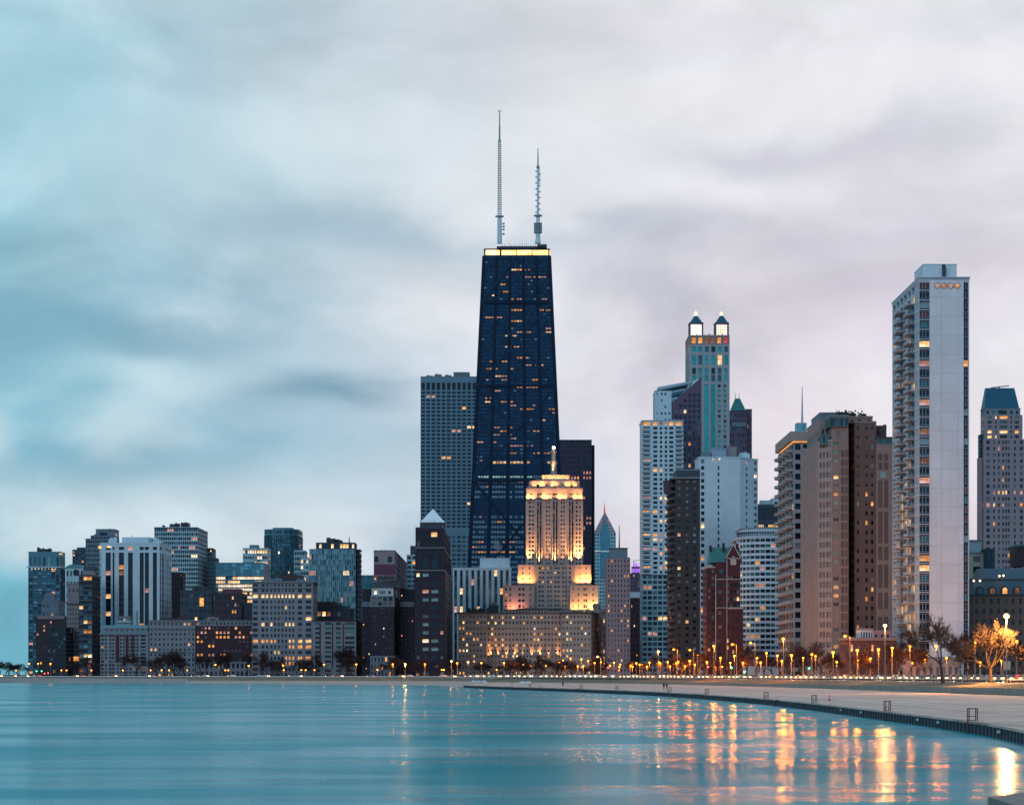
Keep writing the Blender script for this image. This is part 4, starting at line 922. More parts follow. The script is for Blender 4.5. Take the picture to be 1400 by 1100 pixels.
for x0, x1 in ((942.5, 961.5), (977.5, 996.5)):
    xm = (x0+x1)/2
    m = MB(); m.box(PX(x0+2, d), PX(x1-2, d), d+2, d+9.5, PZ(458, d), PZ(443.5, d)); m.build('lantern_glass', LANT, b.root)
    m = MB()
    for k in range(6):
        x = PX(x0+2+(x1-x0-4)*k/5, d); m.box(x-.12, x+.12, d+1.7, d+1.95, PZ(458, d), PZ(443.5, d))
    for y in (447, 450.5, 454): m.box(PX(x0+2, d), PX(x1-2, d), d+1.72, d+1.93, PZ(y, d)-.12, PZ(y, d)+.12)
    m.build('lantern_frame', W_WARM, b.root)
    m = MB()
    for x in (x0, x1-1.9): m.box(PX(x, d), PX(x+1.9, d), d, d+11, PZ(459, d), PZ(442.5, d))
    m.box(PX(x0, d)-.2, PX(x1, d)+.2, d-.2, d+11.2, PZ(442.5, d), PZ(440.8, d)); m.build('turret_wall', W_MAUVE, b.root)
    m = MB(); m.frus((PX(x0+.8, d), PX(x1-.8, d), d+1, d+10), PZ(440.8, d), (PX(xm-2, d), PX(xm+2, d), d+4, d+7), PZ(430.5, d)); m.build('turret_roof', R_BLUE, b.root)
    m = MB(); m.cyl(PX(xm, d), d+5.5, PZ(430.5, d), PZ(426, d), 1.2, 1.2, 8); m.ball((PX(xm, d), d+5.5, PZ(424.7, d)), .5, 8, 6); m.build('finial_light', LANT, b.root)
b.done()
# pyramid roofed brown tower
d = 2200
b = Bld('green_pyramid_tower', 'brown granite tower with a green pyramid roof and two thin rods', 'skyscraper', 998, d, limit=60)
b.block(997, 1022, 563, None, d, 28, S(W_MAUVE, 7, 40, .5, .55, GD+[(G_TEAL, 3)], .02, litrows={9: .6}, lt=[(L_OR, 1), (L_PK, 1)])); b.block(1020, 1028, 560, None, d+4, 28, S(W_MAUVE, 2, 40, .4, .5, GD, .02), part='side_wall')
m = MB(); m.frus((PX(999, d), PX(1020, d), d+1, d+16), PZ(561, d), (PX(1006, d), PX(1012.5, d), d+6, d+10), PZ(543.5, d)); m.build('pyramid_roof', R_COPPER, b.root)
b.box('arched_bay', W_GREY, 1001, 1020, 577, 583, d, 2, .6)
mast(b, 1006, d, 543.5, 536, .3); mast(b, 1011, d, 543.5, 536, .3); b.done()
# slanted roof tower
d = 1760
b = Bld('slant_roofed_tower', 'mauve granite tower sliced by a diagonal glass roof, before the twin lantern tower', 'skyscraper', 901, d, limit=100)
X = lambda p: PX(p, d)
m = MB(); m.raw([(X(919), d, GROUND), (X(959), d, GROUND), (X(959), d, PZ(515, d)), (X(919), d, PZ(551.5, d)), (X(919), d+14, GROUND), (X(959), d+14, GROUND), (X(959), d+14, PZ(515, d)), (X(919), d+14, PZ(551.5, d))],
               [(0,1,2,3), (1,5,6,2), (2,6,7,3), (3,7,4,0), (5,4,7,6)]); m.build('wall', W_MAUVE, b.root)
for i in range(6):
    x = 922.5+i*6.2
    top = 551.5-(x-919)*36.5/40+5
    for j in range(24):
        y = 540+j*7.4
        if y-2 < top: continue
        mm = pick(GD) if rnd.random() > .05 else pick(LT); w = PX(x+3.4, d)-PX(x, d)
        o = link(bpy.data.objects.new('window', win_mesh(w, 2.3, mm, None, None))); o.parent = b.root; o.location = Vector((PX(x+1.7, d), d-.06, PZ(y, d)))-b.root.location
m = MB()   # glass wedge behind the sloping edge
m.raw([(X(901), d+3, PZ(560, d)), (X(919), d+3, PZ(552, d)), (X(958), d+3, PZ(516, d)), (X(946), d+26, PZ(517, d)), (X(901), d+26, PZ(525, d)), (X(901), d+3, GROUND), (X(958), d+3, GROUND), (X(901), d+26, GROUND), (X(958), d+26, GROUND), (X(919), d+3, GROUND)],
      [(5, 9, 1, 0), (0, 1, 2, 3, 4), (7, 5, 0, 4)]); m.build('sloping_roof', surf('roof_teal_glass', (.04, .13, .18), rough=.25, metal=.4, var=.15), b.root)
for k in range(5):
    t = .06+k*.19; pa = Vector((X(901)*1.0, d+3+23*t, PZ(560-35*t, d))); e = (X(919)+(X(946)-X(919))*t*1.2, d+3+23*t, PZ(552-36*t, d))
    m = MB(); m.tube(tuple(pa+Vector((0, -.5, .5))), (e[0], e[1]-.5, e[2]+.5), .7, .7, 4); m.build('roof_rib', W_PTEAL if k % 2 else W_NAVY, b.root)
m = MB(); m.raw([(X(901), d+20, PZ(525, d)), (X(950), d+20, PZ(516, d)), (X(950), d+20, PZ(519, d)), (X(901), d+20, PZ(529, d)), (X(901), d+18, PZ(525, d)), (X(950), d+18, PZ(516, d)), (X(950), d+18, PZ(519, d)), (X(901), d+18, PZ(529, d))], [(4,7,6,5), (0,1,5,4), (3,2,6,7)]); m.build('roof_edge', W_PTEAL, b.root)
b.done()
# white upper block 41 and balcony tower 40
d = 1700
b = Bld('white_block', 'narrow white punched-window block rising over the white balcony tower', 'tower block', 895, d, limit=50)
b.block(895.5, 918, 534, 640, d, 24, S(W_WHITE, [(.10, .16), (.36, .46), (.58, .68), (.82, .92)], 12, .3, .38, GD, .0, blank=.25), roof=W_GREY, rh=.3); b.done()
d = 1540
b = Bld('balcony_tower', 'tall white-framed tower with stacked teal glass balconies and orange lit top row', 'apartment tower', 878, d)
cc = [(.02, .19), (.27, .37), (.43, .49), (.55, .61), (.66, .76), (.82, .99)]
lm = [(L_OR, 1), (L_AM, 1), (L_PK, .6)]
b.block(878, 934, 575, 582, d, 30, S(W_WHITE, cc, [(.12, .8)], .7, .6, [(L_OR, 2), (L_PK, 1), (L_DIM, 1)], 0, depth=1.0), part='crown', roof=W_WHITE, over=.8, rh=.4)
b.block(878, 934, 582, 785, d, 30, S(W_WHITE, cc, 32, .7, .58, [(G_NAVY, 5), (G_TEAL, 3), (G_DARK, 3)], .03, lt=lm, depth=.9, run=1, litrows={15: .3, 17: .5, 18: .6, 20: .4, 21: .3, 23: .7, 24: .5, 26: .4, 27: .3, 29: .4, 31: .5, 30: .3}), roof=False)
for j in range(32):
    z = PZ(582+6.34*(j+.86), d)
    for (a, c) in ((878, 889), (924, 934.6)):
        m = MB(); m.box(PX(a, d)-.5, PX(c, d), d-1.3, d-.02, z-.15, z+.1); m.box(PX(a, d)-.5, PX(c, d), d-1.3, d-1.22, z+.1, z+.75); m.build('balcony', W_FRAME, b.root)
b.block(878, 934, 785, None, d+1, 28, S(W_PTEAL, 8, 20, .80, .66, [(G_REF, 4), (G_BLUE, 1), (G_NAVY, 4), (G_PALE, 1)], .05, lt=lm, run=1, litrows={8: .5}), part='podium_wall'); b.done()
# 45 dark tower
d = 1200
b = Bld('dark_balcony_tower', 'dark olive-brown tower with a column of balconies on its left flank', 'apartment tower', 918, d, limit=100)
cc = [(.06, .20), (.32, .42), (.55, .65), (.80, .90)]
D = 60
b.block(923, 957, 653, None, d, D, S(W_OLIVE, [(.10, .22), (.42, .54), (.72, .84)], 30, .5, .42, [(G_DARK, 4), (G_CURT, 2), (G_PALE, 1)], .06, lt=[(L_PK, 1), (L_AM, 1)]), S(W_BLACK, 6, 30, .7, .7, GD, .07, depth=.3, lt=[(L_OR, 1), (L_RED, .5)]), rh=.4)
b.block(925, 957, 643, 653, d+5, 30, S(W_DGREY, 0, 0), part='penthouse', roof=W_GREY)
b.box('roof_slab', W_GREY, 917, 957, 652, 654.2, d, 20, 1.2)
for j in range(30):
    z = PZ(658+8.8*j, d); x = PX(923, d)
    for k in range(3):
        y0 = d+2+k*13; m = MB(); m.box(x-2.2, x-.02, y0, y0+9, z-2.4, z-2.2); m.box(x-2.2, x-2.1, y0, y0+9, z-2.2, z-1.2); m.box(x-2.2, x-.02, y0, y0+.1, z-2.2, z-1.2); m.build('balcony', W_DGREY, b.root)
z0 = PZ(672, d)
m = MB(); m.cyl(PX(918, d), d+10, PZ(672, d), PZ(655, d), 3.2, 3.6, 14); m.build('round_turret', W_BROWN, b.root)
b.done()
# 46 white slab tower
d = 1300
b = Bld('white_slab_tower', 'broad blank white slab tower with single columns of dark windows at centre and edges', 'apartment tower', 955, d, limit=100)
Xa, Xb, Xc = PX(955, d), PX(1012, d), PX(1036, d+14)
b.poly([(Xa, d+26), (Xa, d), (Xb, d), (Xc, d+14), (Xc, d+40)], GROUND-.3, PZ(626, d), [S(W_WHITE, 2, 32, .3, .5, GD, .03), S(W_WHITE, [(.06, .14), (.46, .50)], 34, .5, .58, GD, .08, lt=[(L_OR, 1), (L_AM, 1)], skip=lambda i, r: i == 1 and r % 1 == 0 and r < 1),
      S(W_WHITE, [(.32, .42), (.78, .96)], 34, .5, .5, GD, .05), S(W_WHITE, 4, 34, .5, .5, GD, .03), S(W_WHITE, 0, 0)], [2, 0, 0, 1, 9], roof=W_WHITE, over=.3)
b.block(973, 993, 613, 626, d+6, 14, S(surf('plant_blue_grey', (.22, .30, .38)), 0, 0), part='penthouse', rh=.3); b.block(993, 1007, 611, 626, d+8, 14, S(W_WARM, 0, 0), part='penthouse', rh=.3); b.block(960, 971, 619, 626, d+5, 10, S(W_GREY, 0, 0), part='plant_room')
b.box('roof_lamp', L_WW, 974, 975.4, 627, 628.6, d, 1, .8); b.box('roof_lamp', L_WW, 983, 984.6, 626.5, 628.5, d, 1, .8); clutter(b, 1008, 1028, 626, d+8, 14, 4, 61, W_WHITE); b.done()
# 49
d = 1800
b = Bld('office_block', 'low dark-striped office block with lit top floor behind the curved white building', 'office building', 1034, d, limit=60)
b.block(1034, 1066, 690, None, d, 30, S(W_DGREY, 12, 10, .6, .7, GD, .05, litrows={1: .75}, lt=[(L_AM, 1), (L_WW, 1)], run=3), roof=W_GREY); b.block(1040, 1054, 685, 690, d+4, 10, S(W_PTEAL, 0, 0), part='penthouse'); b.block(1056, 1075, 682, None, d+30, 20, S(W_WHITE, 2, 20, .5, .4, GD, .02), part='rear_wall'); b.done()
# 48 curved white building
d = 1150
b = Bld('curved_white_building', 'curved white apartment building with continuous window bands and a planted roof rail', 'apartment building', 1011, d, limit=100)
x0, x1 = PX(1011, d), PX(1077, d); r = (x1-x0)*.62; cx = x0+r; n = 14
pts = []
for i in range(n+1):
    t = math.pi-(math.pi*.80)*i/n; pts.append((cx+r*math.cos(t), d+r-r*math.sin(t)))
pts = [(pts[0][0], d+r+28)]+pts+[(pts[-1][0]+4, d+r+28)]
st = S(W_WHITE, 1, 23, .88, .58, [(G_NAVY, 5), (G_TEAL, 3), (G_DARK, 5), (G_CURT, .6)], .06, lt=[(L_OR, 1), (L_AM, 1), (L_PK, 1)], depth=.5, mb=.08)
b.poly(pts, GROUND-.3, PZ(734, d), st, [2]+[0]*n+[1, 9], roof=W_WHITE, over=.4, rh=.5)
q2 = [(cx+(p[0]-cx)*.88, d+r+(p[1]-d-r)*.88) for p in pts]
b.poly(q2, PZ(734, d), PZ(722, d), S(W_WHITE, 0, 0), None, part='upper_wall', roof=W_CREAM, over=.3)
for i in range(n*2):
    t = math.pi-(math.pi*.80)*i/(n*2); m = MB(); m.cyl(cx+r*.98*math.cos(t), d+r-r*.98*math.sin(t), PZ(734, d)+.5, PZ(734, d)+2.6, .18, .12, 5); m.ball((cx+r*.98*math.cos(t), d+r-r*.98*math.sin(t), PZ(734, d)+2.4), .55, 6, 4); m.build('roof_planter', R_DARK, b.root)
b.done()
# 47 gothic brick
d = 1080
b = Bld('gothic_brick_building', 'red brick gothic apartment house with green copper roof and pale stone gable', 'apartment building', 963, d, limit=100)
STN = surf('stone_trim_pale', (.36, .33, .34), var=.1)
X = lambda p: PX(p, d)
b.block(979, 1012, 785, None, d, 26, S(W_RED, [(.08, .24), (.44, .54), (.58, .68), (.72, .82), (.86, .96)], 15, .5, .52, GD+[(G_CURT, 3)], .05, lt=[(L_OR, 1), (L_AM, 1)], skip=None), S(W_RED, 5, 15, .5, .5, GD, .02), roof=False)
b.block(966, 978.7, 776, None, d+6, 22, S(W_RED, [(.15, .4), (.55, .85)], 17, .5, .5, GD, .02), part='side_wall', roof=STN, over=.2)
for x in (978, 993.3): b.box('stone_quoin', STN, x, x+1, 765 if x > 980 else 785, 915, d, .5, .3)
b.block(979, 993, 768, 785, d+2, 20, S(W_RED, [(.3, .7)], [(.1, .5)], .5, .5, GD, 0), part='upper_wall', roof=False)
m = MB(); m.frus((X(972), X(1016), d+3, d+24), PZ(768, d), (X(974), X(1014), d+11, d+15), PZ(746, d)); m.build('copper_roof', R_COPPER, b.root)
m = MB(); m.raw([(X(993), d-.1, PZ(785, d)), (X(1012), d-.1, PZ(785, d)), (X(1012), d-.1, PZ(761, d)), (X(1002.5), d-.1, PZ(744, d)), (X(993), d-.1, PZ(761, d)), (X(993), d+16, PZ(785, d)), (X(1012), d+16, PZ(785, d)), (X(1012), d+16, PZ(761, d)), (X(1002.5), d+16, PZ(744, d)), (X(993), d+16, PZ(761, d))],
               [(0,1,2,3,4), (2,7,8,3), (3,8,9,4), (4,9,5,0), (1,6,7,2)]); m.build('gable', W_RED, b.root)
m = MB(); m.tube((X(992.6), d-.3, PZ(762, d)), (X(1002.5), d-.3, PZ(744, d)), .3, .3, 4); m.tube((X(1012.4), d-.3, PZ(762, d)), (X(1002.5), d-.3, PZ(744, d)), .3, .3, 4); m.box(X(993), X(1012), d-.5, d-.1, PZ(763, d)-.2, PZ(763, d)+.2); m.build('gable_coping', STN, b.root)
m = MB(); m.box(X(998.5), X(1006.5), d-.5, d-.12, PZ(772, d), PZ(764, d)); m.box(X(1001), X(1004), d-.5, d-.12, PZ(764, d), PZ(760, d)); m.build('stone_panel', STN, b.root)
for x, y in ((972, 744), (990, 740.5), (1009, 741.5)): m = MB(); m.box(X(x), X(x+3.2), d+8, d+10.5, PZ(752, d), PZ(y, d)); m.build('chimney', W_DBRICK, b.root)
for y in (791, 830): b.box('string_course', STN, 979, 1012, y, y+1, d, .5, .35)
b.block(998, 1016, 832, None, d-9, 8, S(W_RED, [(.2, .3), (.55, .65)], 9, .5, .45, GD, .04), part='annex_wall', roof=STN, over=.2); b.done()
# far spire tower, 50
d = 3200
b = Bld('spired_glass_tower', 'distant pale blue glass tower top carrying a tall thin spire', 'skyscraper', 1089, d, limit=40)
b.block(1089, 1103, 578, None, d, 20, S(W_PTEAL, 5, 30, .9, .8, [(G_MIR, 2), (G_BLUE, 1)], 0, depth=.1), roof=W_PTEAL, rh=.3)
m = MB(); m.cyl(PX(1098, d), d+10, PZ(578, d), PZ(565, d), 1.6, 1.3, 8); m.cyl(PX(1098, d), d+10, PZ(565, d), PZ(527, d), 1.2, .4, 6); m.build('spire', surf('spire_steel', (.42, .40, .5)), b.root); b.done()
d = 1000
b = Bld('white_balcony_block', 'pale tower stacked with rounded angular balconies, left of the tan brick tower', 'apartment tower', 1084, d, limit=60)
X = lambda p: PX(p, d)
BW = surf('balcony_concrete', (.21, .235, .26), var=.14)
b.poly([(X(1085), d+58), (X(1085), d), (X(1106), d), (X(1106), d+58)], GROUND-.3, PZ(604, d), [S(BW, 6, 24, .62, .6, GD, .04), S(BW, [(.1, .45), (.62, .95)], 24, .5, .6, GD, .03), S(BW, 0, 0), S(BW, 0, 0)], [1, 0, 9, 9], roof=False)
m = MB(); m.box(X(1080), X(1108), d-2, d+56, PZ(603, d), PZ(590, d)); m.build('attic', surf('attic_stone', (.24, .215, .20)), b.root)
m = MB(); m.box(X(1084), X(1106), d-.6, d+50, PZ(604.4, d), PZ(603.2, d)); m.build('soffit_lights', L_OR, b.root)
for j in range(24):
    z = PZ(616+13.0*j, d)
    for k in range(4):
        y0 = d+3+k*13.5; x = X(1085)
        m = MB(); m.prism([(x-.03, y0), (x-.03, y0+9.5), (x-1.5, y0+9), (x-2.6, y0+6.5), (x-2.6, y0+3), (x-1.5, y0+.5)], z-.2, z+.95); m.build('balcony', BW, b.root)
    m = MB(); m.box(X(1096), X(1106), d-1.4, d-.03, z-.2, z+.95); m.build('balcony', BW, b.root)
b.done()
# 51 tan brick tower
d = 900
b = Bld('tan_brick_tower', 'large tan brick tower with blank panelled front, dark fire escape slot and roof trees', 'apartment tower', 1122, d, limit=100)
X = lambda p: PX(p, d)
D = SD(d, 1126, 1101)
G0 = GROUND-.3
TD = surf('brick_tan_panel', (.10, .078, .082), var=.14)
TL_ = surf('limestone_tan', (.265, .24, .235), var=.14, joints=(3, 1.5), jc=.9)
fire = surf('iron_black', (.01, .01, .016), rough=.6)
# left flank (pale piers) then front sections
b.poly([(X(1122), d+D), (X(1122), d+7), (X(1137), d), (X(1160), d), (X(1160), d+D)], G0, PZ(600, d),
       [S(TL_, 9, 24, .45, .55, GD+[(G_CURT, 3)], .05, fin=.5, finw=.9), S(TL_, [(.10, .24), (.34, .48), (.60, .74), (.82, .92)], 24, .5, .55, GD, .02, depth=.7),
        S(W_TAN, [(.12, .40)], 25, .5, .40, [(G_DARK, 2), (G_PALE, 2), (G_TEAL, 2), (G_CURT, 1)], .26, lt=[(L_AM, 1), (L_OR, 1)], mull=(3, 1), fm=W_FRAME, mt=.0, mb=.12, skip=lambda i, r: r in (3, 10, 12, 15, 20, 21, 23)), S(W_TAN, 0, 0), S(W_TAN, 0, 0)], [2, 0, 0, 9, 9], roof=False)
for j in range(23):    # recessed dark brick panels between pale courses
    ya, yb = 615+j*12.4, 624.5+j*12.4
    for (xa, xc) in ((1150, 1154), (1155.5, 1158.6)):
        m = MB(); m.box(X(xa), X(xc), d-.12, d-.02, PZ(yb, d), PZ(ya, d)); m.build('brick_panel', TD, b.root)
# stepped top of the front bay
b.block(1137, 1160, 583, 600, d+1, 30, S(W_TAN, [(.3, .45)], [(.2, .7)], .5, .5, [(G_TEAL, 1)], 0, mull=(2, 1), fm=W_FRAME), part='upper_wall', roof=False)
b.block(1134, 1160, 569.5, 583, d-.3, 26, S(surf('conservatory_frame', (.06, .14, .15)), 7, [(.1, .82)], .85, .6, [(G_NAVY, 1), (G_REF, 1)], 0, depth=.3), part='conservatory', roof=W_GREY)
b.block(1121, 1136, 573, 600, d+12, 40, S(W_TAN, [(.2, .35), (.6, .75)], [(.2, .5)], .5, .5, GD, 0), part='upper_wall', roof=W_GREY)
b.block(1122.5, 1134, 594, 608, d+2, 9, S(MATS['conservatory_frame'], 4, [(.2, .85)], .8, .6, [(G_BLUE, 1), (G_NAVY, 1)], 0), part='bay_window', roof=False)
b.block(1121, 1160, 566, 573, d+14, 26, S(W_GREY, 0, 0), part='penthouse')
# slot
b.poly([(X(1160), d+14), (X(1168.5), d+14), (X(1168.5), d+D), (X(1160), d+D)], G0, PZ(573, d), [S(W_DBRICK, [(.3, .6)], 26, .5, .4, [(G_DARK, 3), (L_OR, .5)], .08)]+[S(W_DBRICK, 0, 0)]*3, [0, 9, 9, 9], part='slot_wall', roof=False)
m = MB()
for j in range(26):
    z = PZ(604+j*12.0, d); m.box(X(1161), X(1167.5), d+9, d+13.5, z, z+.12)
    for sx in (X(1161), X(1167.4)): m.box(sx, sx+.08, d+9, d+9.1, z, z+1.1)
    m.box(X(1161), X(1167.5), d+9, d+9.08, z+1.0, z+1.12)
    m.tube((X(1161.5 if j % 2 else 1167), d+10, z), (X(1167 if j % 2 else 1161.5), d+10, z-3.2), .14, .14)
m.build('fire_escape', fire, b.root)
# right brown section
b.block(1168.5, 1198, 578, None, d+5, D-8, S(W_TANB, [(.10, .20), (.50, .60), (.76, .87)], 27, .5, .44, [(G_DARK, 5), (G_CURT, 1), (G_PALE, .6)], .13, lt=[(L_OR, 3), (L_AM, 1)], mull=(1, 2), fm=W_FRAME), part='brown_wall', roof=W_TAN)
b.block(1160, 1193, 571, 578, d+7, 26, S(W_TAN, [(.12, .2), (.4, .5), (.8, .88)], [(.1, .7)], .5, .5, GD, 0), part='upper_wall', roof=W_TAN)
b.block(1198, 1220, 607, None, d+3, D-8, S(W_TAN, 0, 0), part='blank_wall', roof=False)
for j, (ya, yb) in enumerate(((619, 628), (631, 641), (655, 693), (698, 742), (746, 765), (771, 803), (809, 832), (842, 862))):
    for xa, xc in ((1202, 1208), (1210.5, 1216)):
        m = MB(); m.box(X(xa), X(xc), d+2.88, d+2.98, PZ(yb, d), PZ(ya, d)); m.build('brick_panel', TD, b.root)
o = link(bpy.data.objects.new('window', win_mesh(2.2, 2.0, G_PALE, (3, 1), W_FRAME))); o.parent = b.root; o.location = Vector((X(1209), d+2.8, PZ(648, d)))-b.root.location
b.block(1198, 1220, 599.5, 607, d+3, 30, S(MATS['conservatory_frame'], 9, [(.15, .7)], .8, .6, [(G_PALE, 1), (G_BLUE, 1)], 0), part='glazed_attic', roof=R_DARK)
b.block(1197, 1212, 584, 599, d+12, 20, S(W_TANB, [(.2, .35), (.7, .82)], [(.35, .75)], .5, .5, GD, 0), part='upper_wall', roof=W_TANB)
b.box('chimney', W_TANB, 1208.5, 1211.5, 580, 585, d+12, 4)
q = random.Random(3)
for i in range(12):
    x = 1150+q.uniform(0, 44); m = MB(); r = q.uniform(.6, 1.5); z = PZ(571, d)+.7
    for k in range(26): m.box(*(lambda a, c, e, s: (a, a+s, c, c+s, e, e+s))(X(x)+q.gauss(0, r*.6), d+8+q.gauss(0, r*.6), z+abs(q.gauss(r, r*.5)), q.uniform(.2, .6)))
    m.build('roof_shrub', surf('shrub_dark', (.02, .035, .03)), b.root)
m = MB(); m.box(X(1145), X(1156), d+16, d+24, PZ(566, d), PZ(562, d)); m.box(X(1144), X(1158), d+15, d+25, PZ(562, d), PZ(561.3, d)); m.build('roof_pavilion', R_DARK, b.root)
b.done()
# 52 low brick mansion
d = 848
b = Bld('brick_mansion', 'low red brick mansion with stone cornice below the tan brick tower', 'mansion', 1160, d, limit=60)
b.block(1160, 1226, 874, None, d, 22, S(surf('brick_warm', (.11, .05, .05), joints=(.9, .3)), 7, 3, .3, .55, GD+[(G_CURT, 2)], .06, mull=(1, 2), fm=W_FRAME, mt=.05), roof=W_WARM, over=.9, rh=.8)
b.box('cornice', W_WARM, 1160, 1226, 873, 875.4, d, 3, .5)
b.block(1176, 1194, 861, 874, d+6, 10, S(W_WHITE, 5, [(.2, .8)], .6, .6, GD, .05), part='roof_pavilion', roof=W_WARM); b.block(1194, 1218, 864, 874, d+5, 12, S(W_PINK, 3, [(.2, .7)], .4, .6, GD, .1), part='roof_room'); b.done()
# 53 the tall white tower
d = 830
b = Bld('white_condominium_tower', 'tallest white tower on the right, blank front with four round lights at the top', 'apartment tower', 1262, d, limit=100)
X = lambda p: PX(p, d)
WT = surf('painted_concrete_tower', (.58, .62, .67), var=.12, joints=(5.8, 6.56), jc=.74, jm=.10)
FRM = surf('frame_pale', (.38, .47, .54), var=.08)
D = SD(d, 1256, 1220)
rows = 37
ytop = 383.5
XA, XB, XC, XD = X(1256), X(1271), X(1317), X(1325)
spd = surf('spandrel_blue_black', (.012, .02, .045), rough=.4)
gw = [(G_NAVY, 4), (G_DARK, 4), (G_TEAL, 1.2), (G_PALE, .6), (glass('glass_wine', (.10, .02, .04), .3), .6)]
lw = [(L_OR, 3), (L_AM, 2), (L_PK, 1), (L_DIM, 3)]
b.facade((XA, d), (XB, d), G0, PZ(ytop, d), S(FRM, [(.07, .97)], 41, .9, .63, gw, .24, lt=lw, sp=spd, mull=(3, 1), fm=W_FRAME, depth=.35), 0)
m = MB()
for j in range(41):
    z = PZ(ytop, d)-(PZ(ytop, d)-G0)*(j/41); m.box(XA+.1, XB-.05, d-.12, d-.01, z-.16, z+.12)
m.build('sill_band', FRM, b.root)
b.facade((XC, d), (XD, d), G0, PZ(ytop, d), S(FRM, [(.08, .80)], 41, .9, .66, gw, .06, lt=lw, sp=spd, mull=(2, 1), fm=W_FRAME, depth=.35), 0, 'window_column_wall')
m = MB(); m.box(XB, XC, d-.45, d+20, G0, PZ(ytop, d)); m.build('blank_front_wall', WT, b.root)
b.facade((XD, d), (XD, d+D), G0, PZ(ytop, d), S(FRM, 9, 41, .7, .6, gw, .05), 3); b.facade((XD, d+D), (XA, d+D), G0, PZ(ytop, d), S(FRM, 0, 0), 9)
# left flank: two balcony stacks
b.facade((XA, d+D), (XA, d+8), G0, PZ(ytop, d), S(FRM, 6, 41, .80, .74, gw, .24, lt=lw, depth=.9), 1)
b.facade((XA, d+8), (XA, d), G0, PZ(ytop, d), S(FRM, 2, 41, .62, .75, [(G_TEAL, 3), (G_BLUE, 1), (G_NAVY, 1)], .0, depth=.3), 1)
BALC = surf('balcony_grey', (.30, .35, .40), var=.1)
hfl = (PZ(ytop, d)-G0)/41
for j in range(1, 41):
    z = PZ(ytop, d)-hfl*(j+.98)
    if z < 6: break
    for k, (ya, yb, out) in enumerate(((d+8.5, d+21, 2.5), (d+27, d+40, 2.9))):
        m = MB(); m.prism([(XA-.03, ya), (XA-.03, yb), (XA-out+.9, yb), (XA-out, yb-3.5), (XA-out, ya+2.5), (XA-out+1.0, ya)], z-.22, z+.02)
        o = m.build('balcony', BALC, b.root)
        r = MB(); r.box(XA-out+.05, XA-out+.14, ya+2.5, yb-3.5, z+.04, z+.75); r.tube((XA-out+1.0, ya+.1, z+1.0), (XA-out+.1, ya+2.5, z+1.0), .05, .05); r.box(XA-out+1.0, XA-.1, ya+.03, ya+.1, z+.9, z+1.02)
        for kk in range(5): xx = XA-out+1.0+(out-1.2)*kk/4; r.box(xx, xx+.07, ya+.03, ya+.1, z+.03, z+.92)
        rr = r.build('balcony_rail', BALC, b.root)
        if j % 3 == 0: pass
b.block(1255.6, 1325.6, 380, 383.5, d, D, S(FRM, 0, 0), part='roof_fascia', roof=FRM, over=.6, rh=.35)
b.block(1262, 1308, 362, 380, d+7, 18, S(WT, 0, 0), part='penthouse', roof=FRM, over=.1, rh=.3)
m = MB(); m.box(X(1293), X(1297), d+5.4, d+7, PZ(380, d), PZ(360, d)); m.cyl(X(1295), d+7, PZ(361, d), PZ(357, d), .55, .6, 8); m.build('flue', R_DARK, b.root)
for i in range(4):
    cx_ = X(1281.3+i*9.0); z = PZ(390.8, d)
    def disc(r, y0, y1, n=20):
        m = MB(); m.raw([(cx_+r*math.cos(2*math.pi*k/n), y0, z+r*math.sin(2*math.pi*k/n)) for k in range(n)]+[(cx_+r*math.cos(2*math.pi*k/n), y1, z+r*math.sin(2*math.pi*k/n)) for k in range(n)], [tuple(range(n)), tuple(range(2*n-1, n-1, -1))]+[(k, n+k, n+(k+1) % n, (k+1) % n) for k in range(n)]); return m
    o = disc(1.05, d-.62, d-.46).build('round_window_rim', W_TANB, b.root)
    disc(.85, d-.70, d-.63).build('round_window', lit('round_amber', (.95, .48, .26), .62, .6, 1.2), b.root)
b.done()
# 54 pinkish tower with blue mansard
d = 1560
b = Bld('blue_mansard_tower', 'pinkish stone tower under a tall dark blue mansard roof at the right edge', 'skyscraper', 1338, d, limit=100)
PK2 = surf('stone_pinkish', (.27, .215, .245), var=.12, joints=(2.4, 1.5), jc=.92)
b.block(1345, 1404, 600, None, d, 14, S(PK2, [(.06, .14), (.22, .26), (.33, .37), (.43, .47), (.50, .54), (.56, .60), (.70, .74), (.84, .90)], 38, .5, .55, GD+[(G_CURT, 3)], .04, lt=[(L_OR, 1), (L_PK, 2), (L_AM, 1)], litrows={8: .6, 10: .4}), roof=False)
b.block(1346, 1398, 567, 600, d, 13, S(PK2, [(.08, .19), (.28, .32), (.40, .60), (.68, .72), (.80, .90)], 5, .5, .55, GD+[(G_CURT, 2)], .35, lt=[(L_AM, 2), (L_OR, 1)]), part='upper_wall', roof=False)
b.block(1346, 1395, 558.5, 567, d, 13, S(W_CREAM, [(.06, .12), (.22, .28), (.38, .62), (.72, .78), (.88, .94)], [(.15, .7)], .5, .5, GD, .1), part='crown', roof=W_CREAM, over=.5, rh=.3)
m = MB(); m.frus((PX(1346, d), PX(1394, d), d+.5, d+13), PZ(558.5, d), (PX(1350, d), PX(1389, d), d+5, d+9), PZ(529, d)); m.build('mansard_roof', R_BLUE, b.root)
m = MB(); m.tube((PX(1359, d), d+10, PZ(527.5, d)), (PX(1384, d), d+10, PZ(524.5, d)), .5, .4, 4); m.tube((PX(1370, d), d+10, PZ(529, d)), (PX(1370, d), d+10, PZ(526, d)), .6, .6, 4); m.build('roof_crane', W_GREY, b.root)
